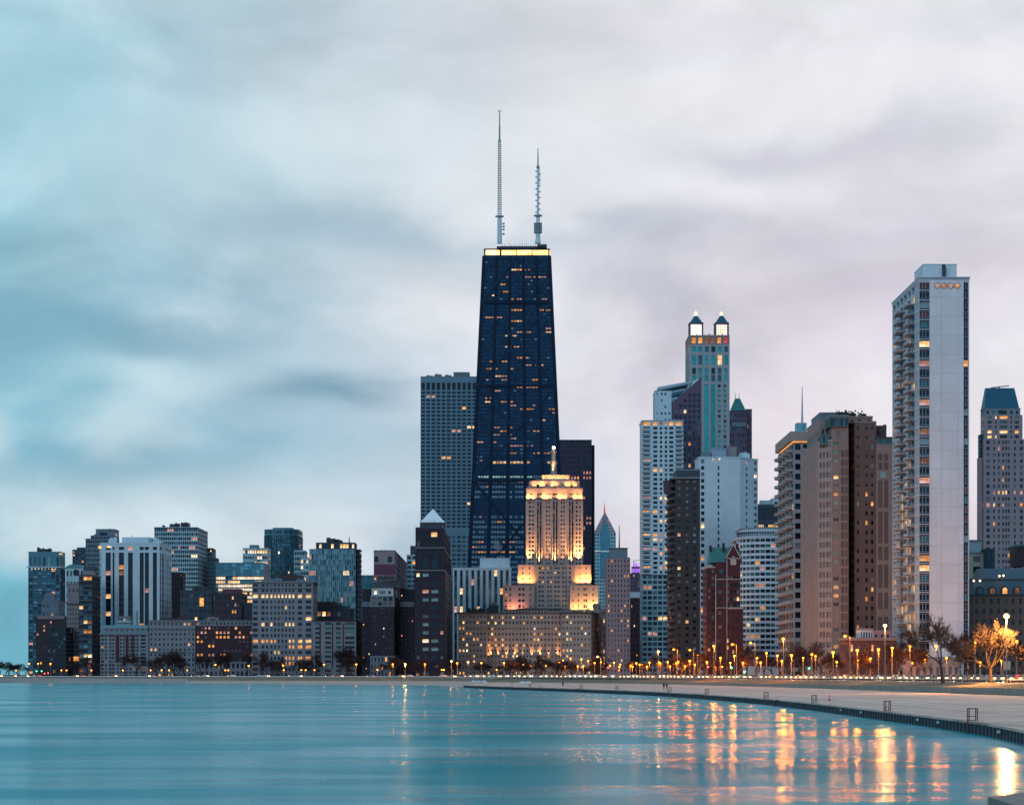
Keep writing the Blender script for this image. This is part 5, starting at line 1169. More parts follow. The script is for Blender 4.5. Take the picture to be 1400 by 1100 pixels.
b.block(1339, 1348, 627, None, d+3, 8, S(PK2, [(.45, .95)], 34, .5, .8, [(G_DARK, 3), (G_NAVY, 1)], .02, sp=W_NAVY), part='side_wall', roof=PK2, over=.2); b.block(1340, 1346, 595, 627, d+4, 7, S(W_NAVY, 2, 6, .7, .7, GD, .1), part='side_glass_bay'); b.done()
# 55 low buildings at the right edge
d = 980
b = Bld('pale_stepped_block', 'small pale stepped block wedged right of the tallest white tower', 'building', 1327, d, limit=60)
b.block(1326, 1341, 740, 757, d+2, 14, S(W_PTEAL, 0, 0), part='upper_wall', roof=W_GREY); b.block(1324, 1346, 757, 800, d, 18, S(surf('stucco_cream', (.45, .42, .33)), [(.3, .75)], 3, .5, .6, GD+[(L_AM, 1)], .2), roof=W_CREAM, over=.3); b.block(1346, 1360, 752, 800, d-2, 16, S(W_NAVY, 3, 4, .6, .6, GT, .05), part='glass_wall')
b.block(1324, 1360, 800, None, d, 20, S(W_BROWN, 4, 9, .4, .5, GD, .1), part='lower_wall', roof=False); b.done()
d = 900
b = Bld('dormered_mansion', 'long low mansion with blue-grey mansard roof and round lit dormers, right edge', 'mansion', 1336, d, limit=60)
X = lambda p: PX(p, d)
b.block(1330, 1420, 814, None, d, 30, S(surf('brick_mansion_tan', (.17, .12, .10), joints=(.9, .3)), 9, 8, .35, .5, GD, .08), roof=W_DGREY, over=.5, rh=.6)
m = MB(); m.frus((X(1330), X(1420), d+.5, d+29), PZ(812, d), (X(1333), X(1417), d+3, d+26), PZ(790, d)); m.build('mansard_roof', R_SLATE, b.root)
m = MB(); m.box(X(1331), X(1420), d+2.2, d+12, PZ(791, d), PZ(789.5, d)); m.build('roof_edge', W_GREY, b.root)
m = MB(); m.frus((X(1347), X(1420), d+14, d+28), PZ(790, d), (X(1351), X(1416), d+18, d+24), PZ(774, d)); m.build('upper_roof', R_SLATE, b.root)
for i in range(5):
    cx_ = X(1340+i*17); dm = MB(); zz = PZ(806, d); r = 1.45; n = 8
    pr = [(cx_-r, zz-1.8), (cx_+r, zz-1.8)]+[(cx_+r*math.cos(math.pi*k/n), zz+r*math.sin(math.pi*k/n)) for k in range(n+1)]
    N = len(pr); dm.raw([(p[0], d+.2, p[1]) for p in pr]+[(p[0], d+4, p[1]) for p in pr], [tuple(range(N)), tuple(range(2*N-1, N-1, -1))]+[(k, N+k, N+(k+1) % N, (k+1) % N) for k in range(N)])
    o = dm.build('dormer', W_DGREY, b.root)
    pr2 = [(cx_-r*.62, zz-1.4), (cx_+r*.62, zz-1.4)]+[(cx_+r*.62*math.cos(math.pi*k/n), zz+r*.62*math.sin(math.pi*k/n)) for k in range(n+1)]
    gm = MB(); gm.raw([(p[0], d+.1, p[1]) for p in pr2], [tuple(range(len(pr2)))]); gm.build('dormer_window', L_OR if i in (2, 4) else (L_DIM if i in (1, 3) else G_CURT), b.root)
for x, y in ((1366.5, 787), (1372, 786.5), (1331.5, 793.5), (1340, 793.5)):
    m = MB(); m.ball((X(x), d+.2, PZ(y, d)), .38, 8, 5); m.build('wall_lamp', lit('mansion_lamp', (1, .62, .3), 5, 0), b.root)
b.block(1388, 1402, 747, 774, d+30, 10, S(W_BROWN, 0, 0), part='rear_wall', roof=R_COPPER); b.done()
# low pale wall building at street level in front of the white tower
d = 812
b = Bld('pale_annex', 'low pale flat-roofed entrance block at the foot of the tallest white tower', 'building', 1243, d, limit=20)
b.block(1243, 1312, 899, None, d, 14, S(surf('stucco_pale', (.30, .27, .27)), 8, [(.05, .6)], .5, .5, [(G_DARK, 1), (G_CURT, 2)], 0, depth=.3), roof=W_GREY, over=.3, rh=.3); b.done()
# ---------------------------------------------------------------- shore, road, water
def resample(P, n):
    L = [0.0]
    for a, b_ in zip(P, P[1:]): L.append(L[-1]+math.dist(a[:2], b_[:2]))
    out = []
    for k in range(n):
        s = L[-1]*k/(n-1); i = 0
        while i < len(P)-2 and L[i+1] < s: i += 1
        t = (s-L[i])/max(1e-6, L[i+1]-L[i]); out.append(tuple(P[i][j]+(P[i+1][j]-P[i][j])*t for j in range(len(P[i]))))
    return out
def smooth(P, it=2):
    for _ in range(it):
        Q = [P[0]]
        for a, b_ in zip(P, P[1:]): Q += [tuple(a[j]*.75+b_[j]*.25 for j in range(len(a))), tuple(a[j]*.25+b_[j]*.75 for j in range(len(a)))]
        P = Q+[P[-1]]
    return P
# sheet-pile wall along the promenade (x, y)
WALL = smooth([(26, 90), (34, 160.5), (36, 188.6), (37.5, 247), (38.6, 312), (38.8, 377), (33, 505), (24.7, 566), (17, 628), (5.3, 699), (-8, 775), (-16.7, 848)])
STEP = smooth([(88, 90), (87, 380), (84, 480), (82, 580), (77, 700), (66, 840), (48, 980), (20, 1100), (-15, 1180)])
BERM = [(p[0]+3+min(10, 3+p[1]*.004), p[1]+ (0 if p[1] < 900 else (p[1]-900)*.03), 3.0) for p in STEP]
ROADC = smooth([(114, 90), (113, 400), (112, 560), (104, 720), (90, 860), (70, 1000), (38, 1130), (-10, 1235), (-90, 1315), (-200, 1385), (-310, 1455), (-430, 1490), (-700, 1520)], 3)
def offset(P, o):
    Q = []
    for i, p in enumerate(P):
        a = P[max(0, i-1)]; c = P[min(len(P)-1, i+1)]; dx_, dy_ = c[0]-a[0], c[1]-a[1]; l = math.hypot(dx_, dy_)
        Q.append((p[0]+dy_/l*o, p[1]-dx_/l*o))
    return Q
def strip(name, A, B_, mat, n=90, cols=1, jit=0):
    """A, B_: polylines of (x, y, z)"""
    A = resample(A, n); B_ = resample(B_, n); q = random.Random(9)
    vs = []; fs = []
    for i in range(n):
        for c in range(cols+1):
            t = c/cols; vs.append((A[i][0]+(B_[i][0]-A[i][0])*t, A[i][1]+(B_[i][1]-A[i][1])*t, A[i][2]+(B_[i][2]-A[i][2])*t+(q.uniform(-jit, jit) if 0 < c < cols else 0)))
    for i in range(n-1):
        for c in range(cols): k = i*(cols+1)+c; fs.append((k, k+1, k+cols+2, k+cols+1))
    m = MB(); m.raw(vs, fs); o = m.build(name, mat); tag(o, kind='structure'); return o
z3 = lambda P, z: [(p[0], p[1], z) for p in P]
M_PROM = surf('promenade_concrete', (.50, .385, .34), rough=.8, var=.40, scale=.045, streak=False, joints=(9, 26), jc=.60, jm=.35, flat=True, cracks=.45, bump=.02)
M_STEP = surf('step_concrete', (.20, .20, .18), var=.3, scale=.3, joints=(3.0, 5.0), jc=.55)
M_GRASS = surf('winter_grass', (.10, .085, .055), rough=.95, var=.25, scale=.1, streak=False, col2=(.16, .12, .085), bump=.05)
M_ROAD = surf('asphalt', (.09, .085, .08), rough=.6, var=.2, scale=.05, streak=False)
M_SAND = surf('sand', (.34, .29, .26), rough=.95, var=.15, scale=.03, streak=False, bump=.03)
M_GROUND = surf('city_ground', (.07, .065, .06), rough=.95, var=.3, scale=.02, streak=False)
M_LINE = surf('road_paint', (.6, .6, .56), rough=.6, var=.2, streak=False)
M_REV = surf('revetment_concrete', (.22, .22, .22), rough=.85, var=.2, scale=.05, joints=(14, 5), jc=.8)
strip('promenade', z3(WALL, .9), z3(STEP, .92), M_PROM, 120, 6)
strip('promenade_step', [(p[0]-.02, p[1], .9) for p in STEP], [(p[0]+.05, p[1], 2.15-max(0, (p[1]-500)/700)*.8) for p in STEP], M_STEP, 120)
strip('grass_verge', [(p[0]+.05, p[1], 2.15-max(0, (p[1]-500)/700)*.8) for p in STEP], BERM, M_GRASS, 120, 5, .12)
# beach at the head of the bay
SHORE = [(-17.2, 849), (-22, 900), (-30, 990), (-50, 1035), (-75, 1075), (-126, 1188), (-170, 1258)]
BACK = [(-14, 1178), (-14, 1180), (-15, 1181), (-30, 1196), (-60, 1228), (-110, 1270), (-176, 1312)]
W2 = [(-16.7, 848), (-15.5, 1178)]
strip('beach', [(p[0], p[1], -.15) for p in SHORE], [(p[0], p[1], 1.35) for p in BACK], M_SAND, 60, 8, .05)
strip('lower_promenade', z3([(-16.7, 848), (-15.5, 930), (-15, 1181)], .88), z3([(66, 840), (48, 980), (20, 1100), (-15, 1181)], .9), M_SAND, 20, 4)
strip('sand_wedge', z3([(-17.2, 849), (-16.8, 1000), (-15.5, 1178.5)], .4), z3([(-16.4, 848), (-15.4, 1000), (-15, 1180)], .886), M_SAND, 12)
EDGE = [(p[0], p[1], 1.35) for p in BACK]
RL = offset(ROADC, -17)
kL = [p for p in RL if p[1] > 1180 and p[0] > -196]
strip('beach_lawn', EDGE, z3([p for p in kL], 2.98), M_GRASS, 60, 3, .1)
# left seawall
SW0 = [(-170, 1258, -.3), (-215, 1320, -.3), (-300, 1414, -.3), (-430, 1452, -.3), (-760, 1480, -.3)]
SW1 = [(-176, 1312, 2.3), (-215, 1345, 2.4), (-300, 1421, 2.5), (-430, 1462, 2.6), (-760, 1492, 2.6)]
strip('seawall', SW0, SW1, M_REV, 40, 2)
strip('seawall_lawn', SW1, z3([p for p in RL if p[0] < -186], 2.98), M_GRASS, 40, 2, .1)
RLz = z3(RL, 3.0)
strip('grass_margin', BERM, z3([p for p in RL if p[1] < 1182], 3.0), M_GRASS, 90, 1)
road = strip('road', z3(offset(ROADC, -17.2), 3.03), z3(offset(ROADC, 17.2), 3.03), M_ROAD, 200)
for o_ in (-16.2, -12.6, -9.1, -5.6, -2.0, 2.0, 5.6, 9.1, 12.6, 16.2):
    solid = abs(abs(o_)-2) < .1 or abs(o_) > 16
    P = resample(offset(ROADC, o_), 900); m = MB()
    for i in range(0, len(P)-1):
        if not solid and i % 4 > 1: continue
        a, c = P[i], P[i+1]; dx_, dy_ = c[0]-a[0], c[1]-a[1]; l = math.hypot(dx_, dy_); nx, ny = dy_/l*.08, -dx_/l*.08
        m.raw([(a[0]-nx, a[1]-ny, 3.036), (a[0]+nx, a[1]+ny, 3.036), (c[0]+nx, c[1]+ny, 3.036), (c[0]-nx, c[1]-ny, 3.036)], [(0,1,2,3)])
    tag(m.build('lane_marking', M_LINE), kind='structure')
def rail_prism(name, P, w, h, mat, z=3.03):
    P = resample(P, 150); m = MB(); L_ = offset(P, -w/2); R_ = offset(P, w/2); n = len(P); vs = []
    for i in range(n): vs += [(L_[i][0], L_[i][1], z), (R_[i][0], R_[i][1], z), (R_[i][0]*.7+L_[i][0]*.3, R_[i][1]*.7+L_[i][1]*.3, z+h), (L_[i][0]*.7+R_[i][0]*.3, L_[i][1]*.7+R_[i][1]*.3, z+h)]
    fs = []
    for i in range(n-1):
        k = i*4
        for e in range(4): f = (e+1) % 4; fs.append((k+e, k+f, k+4+f, k+4+e))
    fs += [(0,3,2,1), (4*n-4, 4*n-3, 4*n-2, 4*n-1)]
    m.raw(vs, fs); return m.build(name, mat)
W_REFLECT = surf('reflector_steel', (.62, .58, .50), rough=.6, var=.15, streak=False)  # pale rail added along the road edge to catch the lamp glow
o = rail_prism('reflector', [p for p in offset(ROADC, -16.9) if p[1] > 300], .14, .34, W_REFLECT, 3.42); tag(o, 'long pale steel guardrail added along the lakeside road to catch lamplight', 'reflector')
o = rail_prism('median_barrier', ROADC, .7, .8, W_GREY); tag(o, 'continuous grey concrete median barrier down the middle of the lakeside road', 'barrier')
# far ground: everything inland and out to the horizon
m = MB(); P = resample(offset(ROADC, 17.2), 80); Q = [(P[0][0], -200, 3.0)]+[(p[0], p[1], 3.0) for p in P]+[(-9000, 1520, 3.0), (-30000, 6000, 3.0), (-30000, 50000, 3.0), (30000, 50000, 3.0), (30000, -200, 3.0)]
m.raw(Q, [tuple(range(len(Q)))]); tag(m.build('ground', M_GROUND), kind='structure')
# near concrete ledge, bottom right corner
m = MB(); lp = [(15.6, 60), (16.4, 83.2), (17.2, 84.6), (18.2, 86.3), (21, 87.4), (60, 90), (60, 60)]
m.prism(lp, -1, .30); o = m.build('concrete_ledge', surf('ledge_concrete', (.15, .15, .15), var=.3, scale=.6, streak=False, bump=.05)); tag(o, kind='structure')
# ---------------------------------------------------------------- water
wm = bpy.data.materials.new('lake_water'); wm.use_nodes = True; t = wm.node_tree; t.nodes.clear(); g = NG(t)
co = g.n('ShaderNodeTexCoord').outputs['Object']
mA = g.n('ShaderNodeMapping', {'Vector': co, 'Scale': (.05, .16, 1), 'Rotation': (0, 0, R(5))}).outputs[0]
mB_ = g.n('ShaderNodeMapping', {'Vector': co, 'Scale': (.5, 1.5, 1), 'Rotation': (0, 0, R(-4))}).outputs[0]
mC = g.n('ShaderNodeMapping', {'Vector': co, 'Scale': (.010, .045, 1), 'Rotation': (0, 0, R(4))}).outputs[0]
patch = g.noise(mC, 1.0, 4, .55, .4)
h = g.m('ADD', g.m('MULTIPLY', g.noise(mA, 1.0, 2, .5), 1.0), g.m('MULTIPLY', g.noise(mB_, 1.0, 3, .5), .10))
bp = g.n('ShaderNodeBump', {'Height': h, 'Strength': 1.0, 'Distance': g.m('MULTIPLY_ADD', g.step(patch, .35, .65), .20, .15)})
wc = g.mix(patch, C3(.0, .195, .25), C3(.0, .265, .325))
df = g.n('ShaderNodeBsdfDiffuse', {'Color': wc, 'Normal': bp.outputs[0]})
gl = g.n('ShaderNodeBsdfGlossy', {'Color': C3(.76, .93, 1), 'Roughness': g.m('MULTIPLY_ADD', patch, .12, .115), 'Normal': bp.outputs[0]})
mD = g.n('ShaderNodeMapping', {'Vector': co, 'Scale': (.03, .05, 1), 'Rotation': (0, 0, R(3))}).outputs[0]
patch2 = g.step(g.noise(mD, 1.0, 3, .6, .3), .36, .64)
fz = g.n('ShaderNodeFresnel', {'IOR': 1.333, 'Normal': bp.outputs[0]}).outputs[0]
ms = g.n('ShaderNodeMixShader', {0: g.m('MULTIPLY', fz, g.m('MULTIPLY_ADD', patch2, .30, .28), clamp=True)}); t.links.new(df.outputs[0], ms.inputs[1]); t.links.new(gl.outputs[0], ms.inputs[2])
o_ = g.n('ShaderNodeOutputMaterial'); t.links.new(ms.outputs[0], o_.inputs[0])
m = MB(); m.raw([(-4000, -200, 0), (60, -200, 0), (60, 1260, 0), (-4000, 1560, 0)], [(0,1,2,3)]); tag(m.build('lake_water', wm), kind='structure')
m = MB(); m.raw([(-30000, -3000, -.02), (-4000, -3000, -.02), (-4000, 1560, -.02), (-30000, 1560, -.02)], [(0,1,2,3)]); tag(m.build('open_water', wm), kind='structure')
# ---------------------------------------------------------------- sheet-pile wall
M_PILE = surf('sheet_pile_steel', (.018, .03, .045), rough=.55, var=.4, scale=.5, metal=.3)
M_RUST = surf('rusty_steel', (.16, .05, .045), rough=.7, var=.35, scale=3)
P = resample(WALL, 1500); m = MB(); N = offset(P, -1)   # lake side normal
vs = []; pr = (0, .28, .28, 0)
for i, p in enumerate(P):
    nx, ny = N[i][0]-p[0], N[i][1]-p[1]; o_ = pr[i % 4]
    vs += [(p[0]+nx*(o_+.05), p[1]+ny*(o_+.05), -1.0), (p[0]+nx*(o_+.05), p[1]+ny*(o_+.05), .80)]
m.raw(vs, [(2*i, 2*i+2, 2*i+3, 2*i+1) for i in range(len(P)-1)])
sw = thing('sheet_pile_wall', 'dark corrugated steel sheet pile wall edging the promenade', 'retaining wall', (P[0][0], P[0][1], 0))
m.build('steel_piles', M_PILE, sw)
A = resample(WALL, 200); Li = offset(A, -.42); Ri = offset(A, .5); m = MB(); vs = []
for i in range(200): vs += [(Li[i][0], Li[i][1], .76), (Ri[i][0], Ri[i][1], .76), (Ri[i][0], Ri[i][1], .94), (Li[i][0], Li[i][1], .94)]
fs = []
for i in range(199):
    k = i*4
    for e in range(4): f = (e+1) % 4; fs.append((k+e, k+f, k+4+f, k+4+e))
fs += [(0,3,2,1), (796,797,798,799)]
m.raw(vs, fs); m.build('wall_cap', M_PROM, sw)
def at_y(P, y):
    for a, c in zip(P, P[1:]):
        if (a[1]-y)*(c[1]-y) <= 0 and a[1] != c[1]:
            t_ = (y-a[1])/(c[1]-a[1]); return a[0]+(c[0]-a[0])*t_
    return P[-1][0]
def wall_at_px(px):
    best = min(resample(WALL, 3000), key=lambda p: abs(700+p[0]/p[1]*F-px)); return best
for px in (1155, 1183, 1262, 1290, 1375):
    x, y = wall_at_px(px); mm = MB(); mm.box(x-.55, x-.42, y-.3, y+.3, .42, .62); mm.build('mooring_plate', W_FRAME, sw)
# ladders and posts along the edge
GRP = 'steel ladder frames along the sheet pile wall'
names = {1331: 'widest rusty ladder frame on the sheet pile wall, nearest the right edge', 1214: 'rusty ladder frame standing at the wall edge, second from the right', 1114: 'rusty ladder frame at the wall edge, left of the orange cone', 1048: 'small rusty ladder frame by the wall, right of the black tyre-like fender gap', 967: 'tiny ladder frame on the wall edge right of the strolling couple',
         916: 'tiny ladder frame on the wall edge at the feet of the strolling couple', 844: 'tiny ladder post pair on the wall edge between lone walker and couple', 795: 'far tiny ladder post pair, right of the lone walker', 725: 'farthest tiny ladder post pair, left of the lone walker'}
names[1048] = 'small rusty ladder frame by the wall, left of the black fender'
for px, lb in names.items():
    x, y = wall_at_px(px); t_ = thing('dock_ladder', lb, 'ladder', (x, y, .9), GRP)
    w = .24 if px < 1300 else .32; yy = y-.3; xo = x-.2; tp_ = 1.9
    for s in (-1, 1):
        m = MB(); m.tube((xo+s*w, yy, -.4), (xo+s*w, yy, tp_), .045, .045, 6); m.tube((xo+s*w, yy, tp_), (xo+s*w+.25, yy+.6, tp_), .045, .045, 6); m.tube((xo+s*w+.25, yy+.6, tp_), (xo+s*w+.25, yy+.6, .9), .045, .045, 6); m.build('upright', M_RUST, t_)
    m = MB(); m.tube((xo-w, yy, tp_), (xo+w, yy, tp_), .045, .045, 5); m.build('top_bar', M_RUST, t_)
    for k in range(6): m = MB(); m.tube((xo-w, yy, -.2+k*.3), (xo+w, yy, -.2+k*.3), .03, .03, 5); m.build('rung', M_RUST, t_)
x, y = wall_at_px(1067); t_ = thing('tyre_fender', 'black round tyre fender hung on the sheet pile wall', 'fender', (x-.45, y-.1, .35)); m = MB()
for i in range(16):
    a, c = 2*math.pi*i/16, 2*math.pi*(i+1)/16; m.tube((x-.5+.42*math.cos(a), y-.45, .35+.42*math.sin(a)), (x-.5+.42*math.cos(c), y-.45, .35+.42*math.sin(c)), .17, .17, 6)
m.build('tyre', R_DARK, t_); m = MB(); m.tube((x-.5, y-.4, .75), (x-.3, y, .95), .04, .04, 4); m.build('chain', R_DARK, t_)
cx_, cy_ = PX(1134, 335), 335; t_ = thing('traffic_cone', 'orange traffic cone alone on the promenade near the wall edge', 'cone', (cx_, cy_, .91))
m = MB(); m.cyl(cx_, cy_, .94, 1.75, .2, .05, 10); m.build('cone_body', lit('cone_orange', (.8, .12, .04), .22, 0), t_) if False else m.build('cone_body', surf('cone_orange', (.75, .10, .03), rough=.5, var=.05), t_)
m = MB(); m.box(cx_-.27, cx_+.27, cy_-.27, cy_+.27, .91, .95); m.build('cone_base', R_DARK, t_); m = MB(); m.cyl(cx_, cy_, 1.25, 1.42, .155, .12, 10); m.build('reflective_band', W_FRAME, t_)
# ---------------------------------------------------------------- helpers for telling look-alikes apart
ORD = ['first', 'second', 'third', 'fourth', 'fifth', 'sixth', 'seventh', 'eighth', 'ninth', 'tenth', 'eleventh', 'twelfth', 'thirteenth', 'fourteenth', 'fifteenth', 'sixteenth', 'seventeenth', 'eighteenth', 'nineteenth', 'twentieth', 'twenty-first', 'twenty-second', 'twenty-third', 'twenty-fourth', 'twenty-fifth', 'twenty-sixth', 'twenty-seventh', 'twenty-eighth', 'twenty-ninth', 'thirtieth']
ANCH = [(-900, 39, 'open gap left of skyline'), (39, 108, 'slender blue glass tower'), (108, 203, 'mansard building'), (203, 267, 'pale block'), (267, 345, 'red brick block'), (345, 432, 'cream hotel'), (432, 495, 'red-ribbed cream block'),
        (495, 566, 'winged brick building'), (566, 620, 'pyramid-roofed tower'), (620, 700, 'grand hotel\'s left half'), (700, 770, 'grand hotel\'s centre'), (770, 822, 'grand hotel\'s right wing'), (822, 878, 'pink slab tower'), (878, 903, 'balcony tower podium'), (903, 957, 'dark balcony tower'), (957, 1011, 'gothic brick building'),
        (1011, 1072, 'curved white building'), (1072, 1122, 'white balcony block'), (1122, 1160, 'tan brick tower'), (1160, 1228, 'brick mansion'), (1228, 1270, 'tallest white tower balconies'), (1270, 1326, 'blank white tower front'), (1326, 3000, 'dormered mansion')]
def name_all(items, fmt, group_fmt=None):
    """items: (object, photo x); gives each a label by what stands behind it and its turn from the left there"""
    by = {}
    for o, px in items:
        for i, (a, c, s) in enumerate(ANCH):
            if a <= px < c: by.setdefault(i, []).append((px, o)); break
    for i, L in by.items():
        L.sort(key=lambda a: a[0])
        for k, (px, o) in enumerate(L):
            if len(L) == 1: o['label'] = fmt(o, 'before the '+ANCH[i][2], '')
            else: o['label'] = fmt(o, 'before the '+ANCH[i][2], ORD[min(k, 29)]+' from left')
def copy_tree(o, parent=None, loc=None, rz=None):
    c = o.copy(); link(c)
    if parent is not None: c.parent = parent
    for ch in o.children: copy_tree(ch, c)
    if loc is not None: c.location = loc
    if rz is not None: c.rotation_euler = (0, 0, rz)
    return c
pxof = lambda x, y: 700+x/y*F
# ---------------------------------------------------------------- street lamps
M_POLE = surf('pole_galvanised', (.20, .19, .18), rough=.5, var=.1, streak=False)
LAMP_O = lit('sodium_lamp', (1, .24, .012), 18, 0); LAMP_W = lit('sodium_lamp_pale', (1, .46, .10), 34, 0)
def make_lamp(kind, h, col, power, mat, rad):
    t_ = thing('street_lamp', '', 'street lamp', (0, 0, 0), 'street lamps along the lakeside road')
    m = MB(); m.cyl(0, 0, 0, .5, .26, .2, 8); m.cyl(0, 0, .5, h, .13, .08, 8); m.build('pole', M_POLE, t_, loc=(0, 0, 0))
    if kind == 'arm':
        m = MB(); m.tube((0, 0, h-.1), (-1.3, -.3, h+.25), .06, .05, 5); m.build('arm', M_POLE, t_, loc=(0, 0, 0)); hp_ = (-1.5, -.35, h+.15)
    else: hp_ = (0, 0, h+.35)
    m = MB(); m.cyl(0, 0, .12, .3, rad*1.05, rad*.5, 10); m.build('lamp_hood', M_POLE, t_, loc=hp_)
    m = MB(); m.ball((0, 0, -.08), rad, 10, 6, sz=.8); m.build('lamp_globe', mat, t_, loc=hp_)
    if power:
        l = bpy.data.lights.new('lamp_light', 'POINT'); l.energy = power; l.color = col; l.shadow_soft_size = .6; lo = link(bpy.data.objects.new('lamp_light', l)); lo.parent = t_; lo.location = (hp_[0], hp_[1], hp_[2]-.75)
    return t_
OR = (1, .235, .008); PA = (1, .42, .10)
lamps = []
proto = {}
def lamp(px, py, d, base, kind='post', big=False, pale=False, power=None, rad=None):
    """lamp whose globe shows at (px, py), standing on ground height base"""
    h = PZ(py, d)-base-.35; h = max(4, h)
    power = round(((9000 if big else 4200) if power is None else power)*(.16 if px < 530 else (.36 if px < 700 else (1.2 if px < 850 else 2.0))))
    key = (kind, round(h*2)/2, pale, big, power)
    if key not in proto: t_ = proto[key] = make_lamp(kind, round(h*2)/2, PA if pale else OR, (9000 if big else 4200) if power is None else power, LAMP_W if pale else LAMP_O, rad or (.42 if big else .36))
    else: t_ = copy_tree(proto[key])
    t_.location = (PX(px, d)+(1.5 if kind == 'arm' else 0), d, base); t_['category'] = 'street lamp'; t_['look'] = ('tall ' if h > 9 else '')+('armed ' if kind == 'arm' else '')+('yellow' if pale else 'orange')
    lamps.append((t_, px)); return t_
# tall lamps on the lake side of the road, right half (px, py, d)
lamp(1376, 841, 462, 3.0, big=True, pale=True, power=42000, rad=.55)
lamp(1210, 855, 600, 3.0, big=True, pale=True, power=7000)
lamp(1155, 868, 690, 3.0, kind='arm', power=2500)
lamp(1071, 872, 720, 3.0, big=True)
lamp(1026, 878, 800, 3.0, kind='arm', power=1500)
lamp(976, 882, 860, 3.0, big=True); lamp(1001, 880, 840, 3.0, kind='arm', power=3500)
lamp(900, 889, 1010, 3.0, pale=True); lamp(921, 886, 960, 3.0, kind='arm', power=2500); lamp(943, 887, 930, 3.0, kind='arm', power=2000)
lamp(817, 896, 1150, 3.0, kind='arm', pale=True)
for i in range(14): lamp(1040+i*25+(i % 3)*4, 905-(i % 4)*3, 840-i*9, 3.0, power=2200, rad=.3)
for px, py, d, bg in ((1372, 868, 640, 0), (1390, 876, 700, 0), (1333, 877, 660, 0), (1280, 881, 690, 1), (1244, 883, 700, 0), (1220, 884, 740, 1), (1201, 886, 740, 1), (1172, 889, 760, 1), (1139, 891, 780, 1), (1110, 893, 800, 0), (1082, 894, 830, 1), (1063, 895, 850, 0), (1048, 892, 860, 0), (1035, 899, 900, 0),
                      (1004, 895, 920, 1), (985, 899, 960, 0), (943, 902, 1000, 1), (954, 895, 1020, 0), (927, 903, 1050, 0), (913, 904, 1080, 0), (901, 904, 1100, 0), (888, 905, 1130, 0), (878, 908, 1160, 0), (870, 906, 1180, 0), (862, 909, 1200, 0), (848, 908, 1220, 0), (834, 909, 1230, 0), (826, 907, 1240, 0)):
    lamp(px, py, d, 3.0, big=bool(bg), power=7000 if bg else 3500)
for px, py, d in ((804, 903, 1260), (795, 900, 1270), (780, 899, 1280), (770, 902, 1290)): lamp(px, py, d, 3.0, power=5000)
q = random.Random(77)
for i in range(26):
    px = 700+i*12.5+q.uniform(-4, 4); d = 1290-(px-700)*1.05+q.uniform(-20, 20); lamp(px, 911-q.uniform(0, 7), d, 3.0, power=2600, rad=.34)
# beach head and left half
for px, py, d, pale, bg in ((689, 905, 1270, 0, 1), (658, 905, 1275, 0, 1), (640, 904, 1280, 1, 1), (625, 906, 1285, 0, 1), (617, 903, 1290, 1, 1), (581, 907, 1300, 0, 1), (554, 907, 1300, 1, 1), (537, 907, 1310, 0, 1), (487, 908, 1325, 0, 1), (443, 908, 1340, 0, 1), (387, 909, 1360, 0, 1), (340, 909, 1375, 0, 1), (294.5, 908, 1390, 0, 0),
                        (52, 906, 1460, 0, 0), (69, 906, 1455, 0, 1), (40, 906.5, 1465, 0, 0)):
    lamp(px, py, d, 3.0, pale=bool(pale), big=bool(bg), power=(50000 if (pale and px == 554) else (9000 if bg else 4000)))
# low globes by the path
for px, d in ((22, 1440), (221, 1400), (231, 1398), (256, 1395), (168, 1420), (206, 1410), (308, 1385), (312, 1383), (388, 1350), (412, 1340), (418, 1338), (516, 1300), (604, 1260), (607, 1258), (679, 1230), (125, 1425), (84, 1430), (91, 1431), (430, 1335)):
    t_ = lamp(px, 921.0-1.2*(px % 3), d, 2.9, power=900, rad=.32); t_['look'] = 'low orange globe'
name_all(lamps, lambda o, w, n: ' '.join(f"{o['look']} street lamp {w}, {n}".rstrip(', ').split()))
# back of a double road sign hung on the nearest tall lamp
d = 461.6; t_ = thing('road_sign', 'pair of pale road sign panels seen from behind on the brightest lamp post', 'road sign', (PX(1376, d), d, 3))
for x0, x1 in ((1371.5, 1375.4), (1377, 1381)): m = MB(); m.box(PX(x0, d), PX(x1, d), d-.25, d-.2, PZ(915, d), PZ(903.5, d)); m.build('sign_panel', surf('sign_back', (.42, .36, .30), rough=.6, var=.08), t_)
m = MB(); m.box(PX(1371.5, d), PX(1381, d), d-.2, d-.12, PZ(906.2, d), PZ(905.6, d)); m.build('bracket', M_POLE, t_)
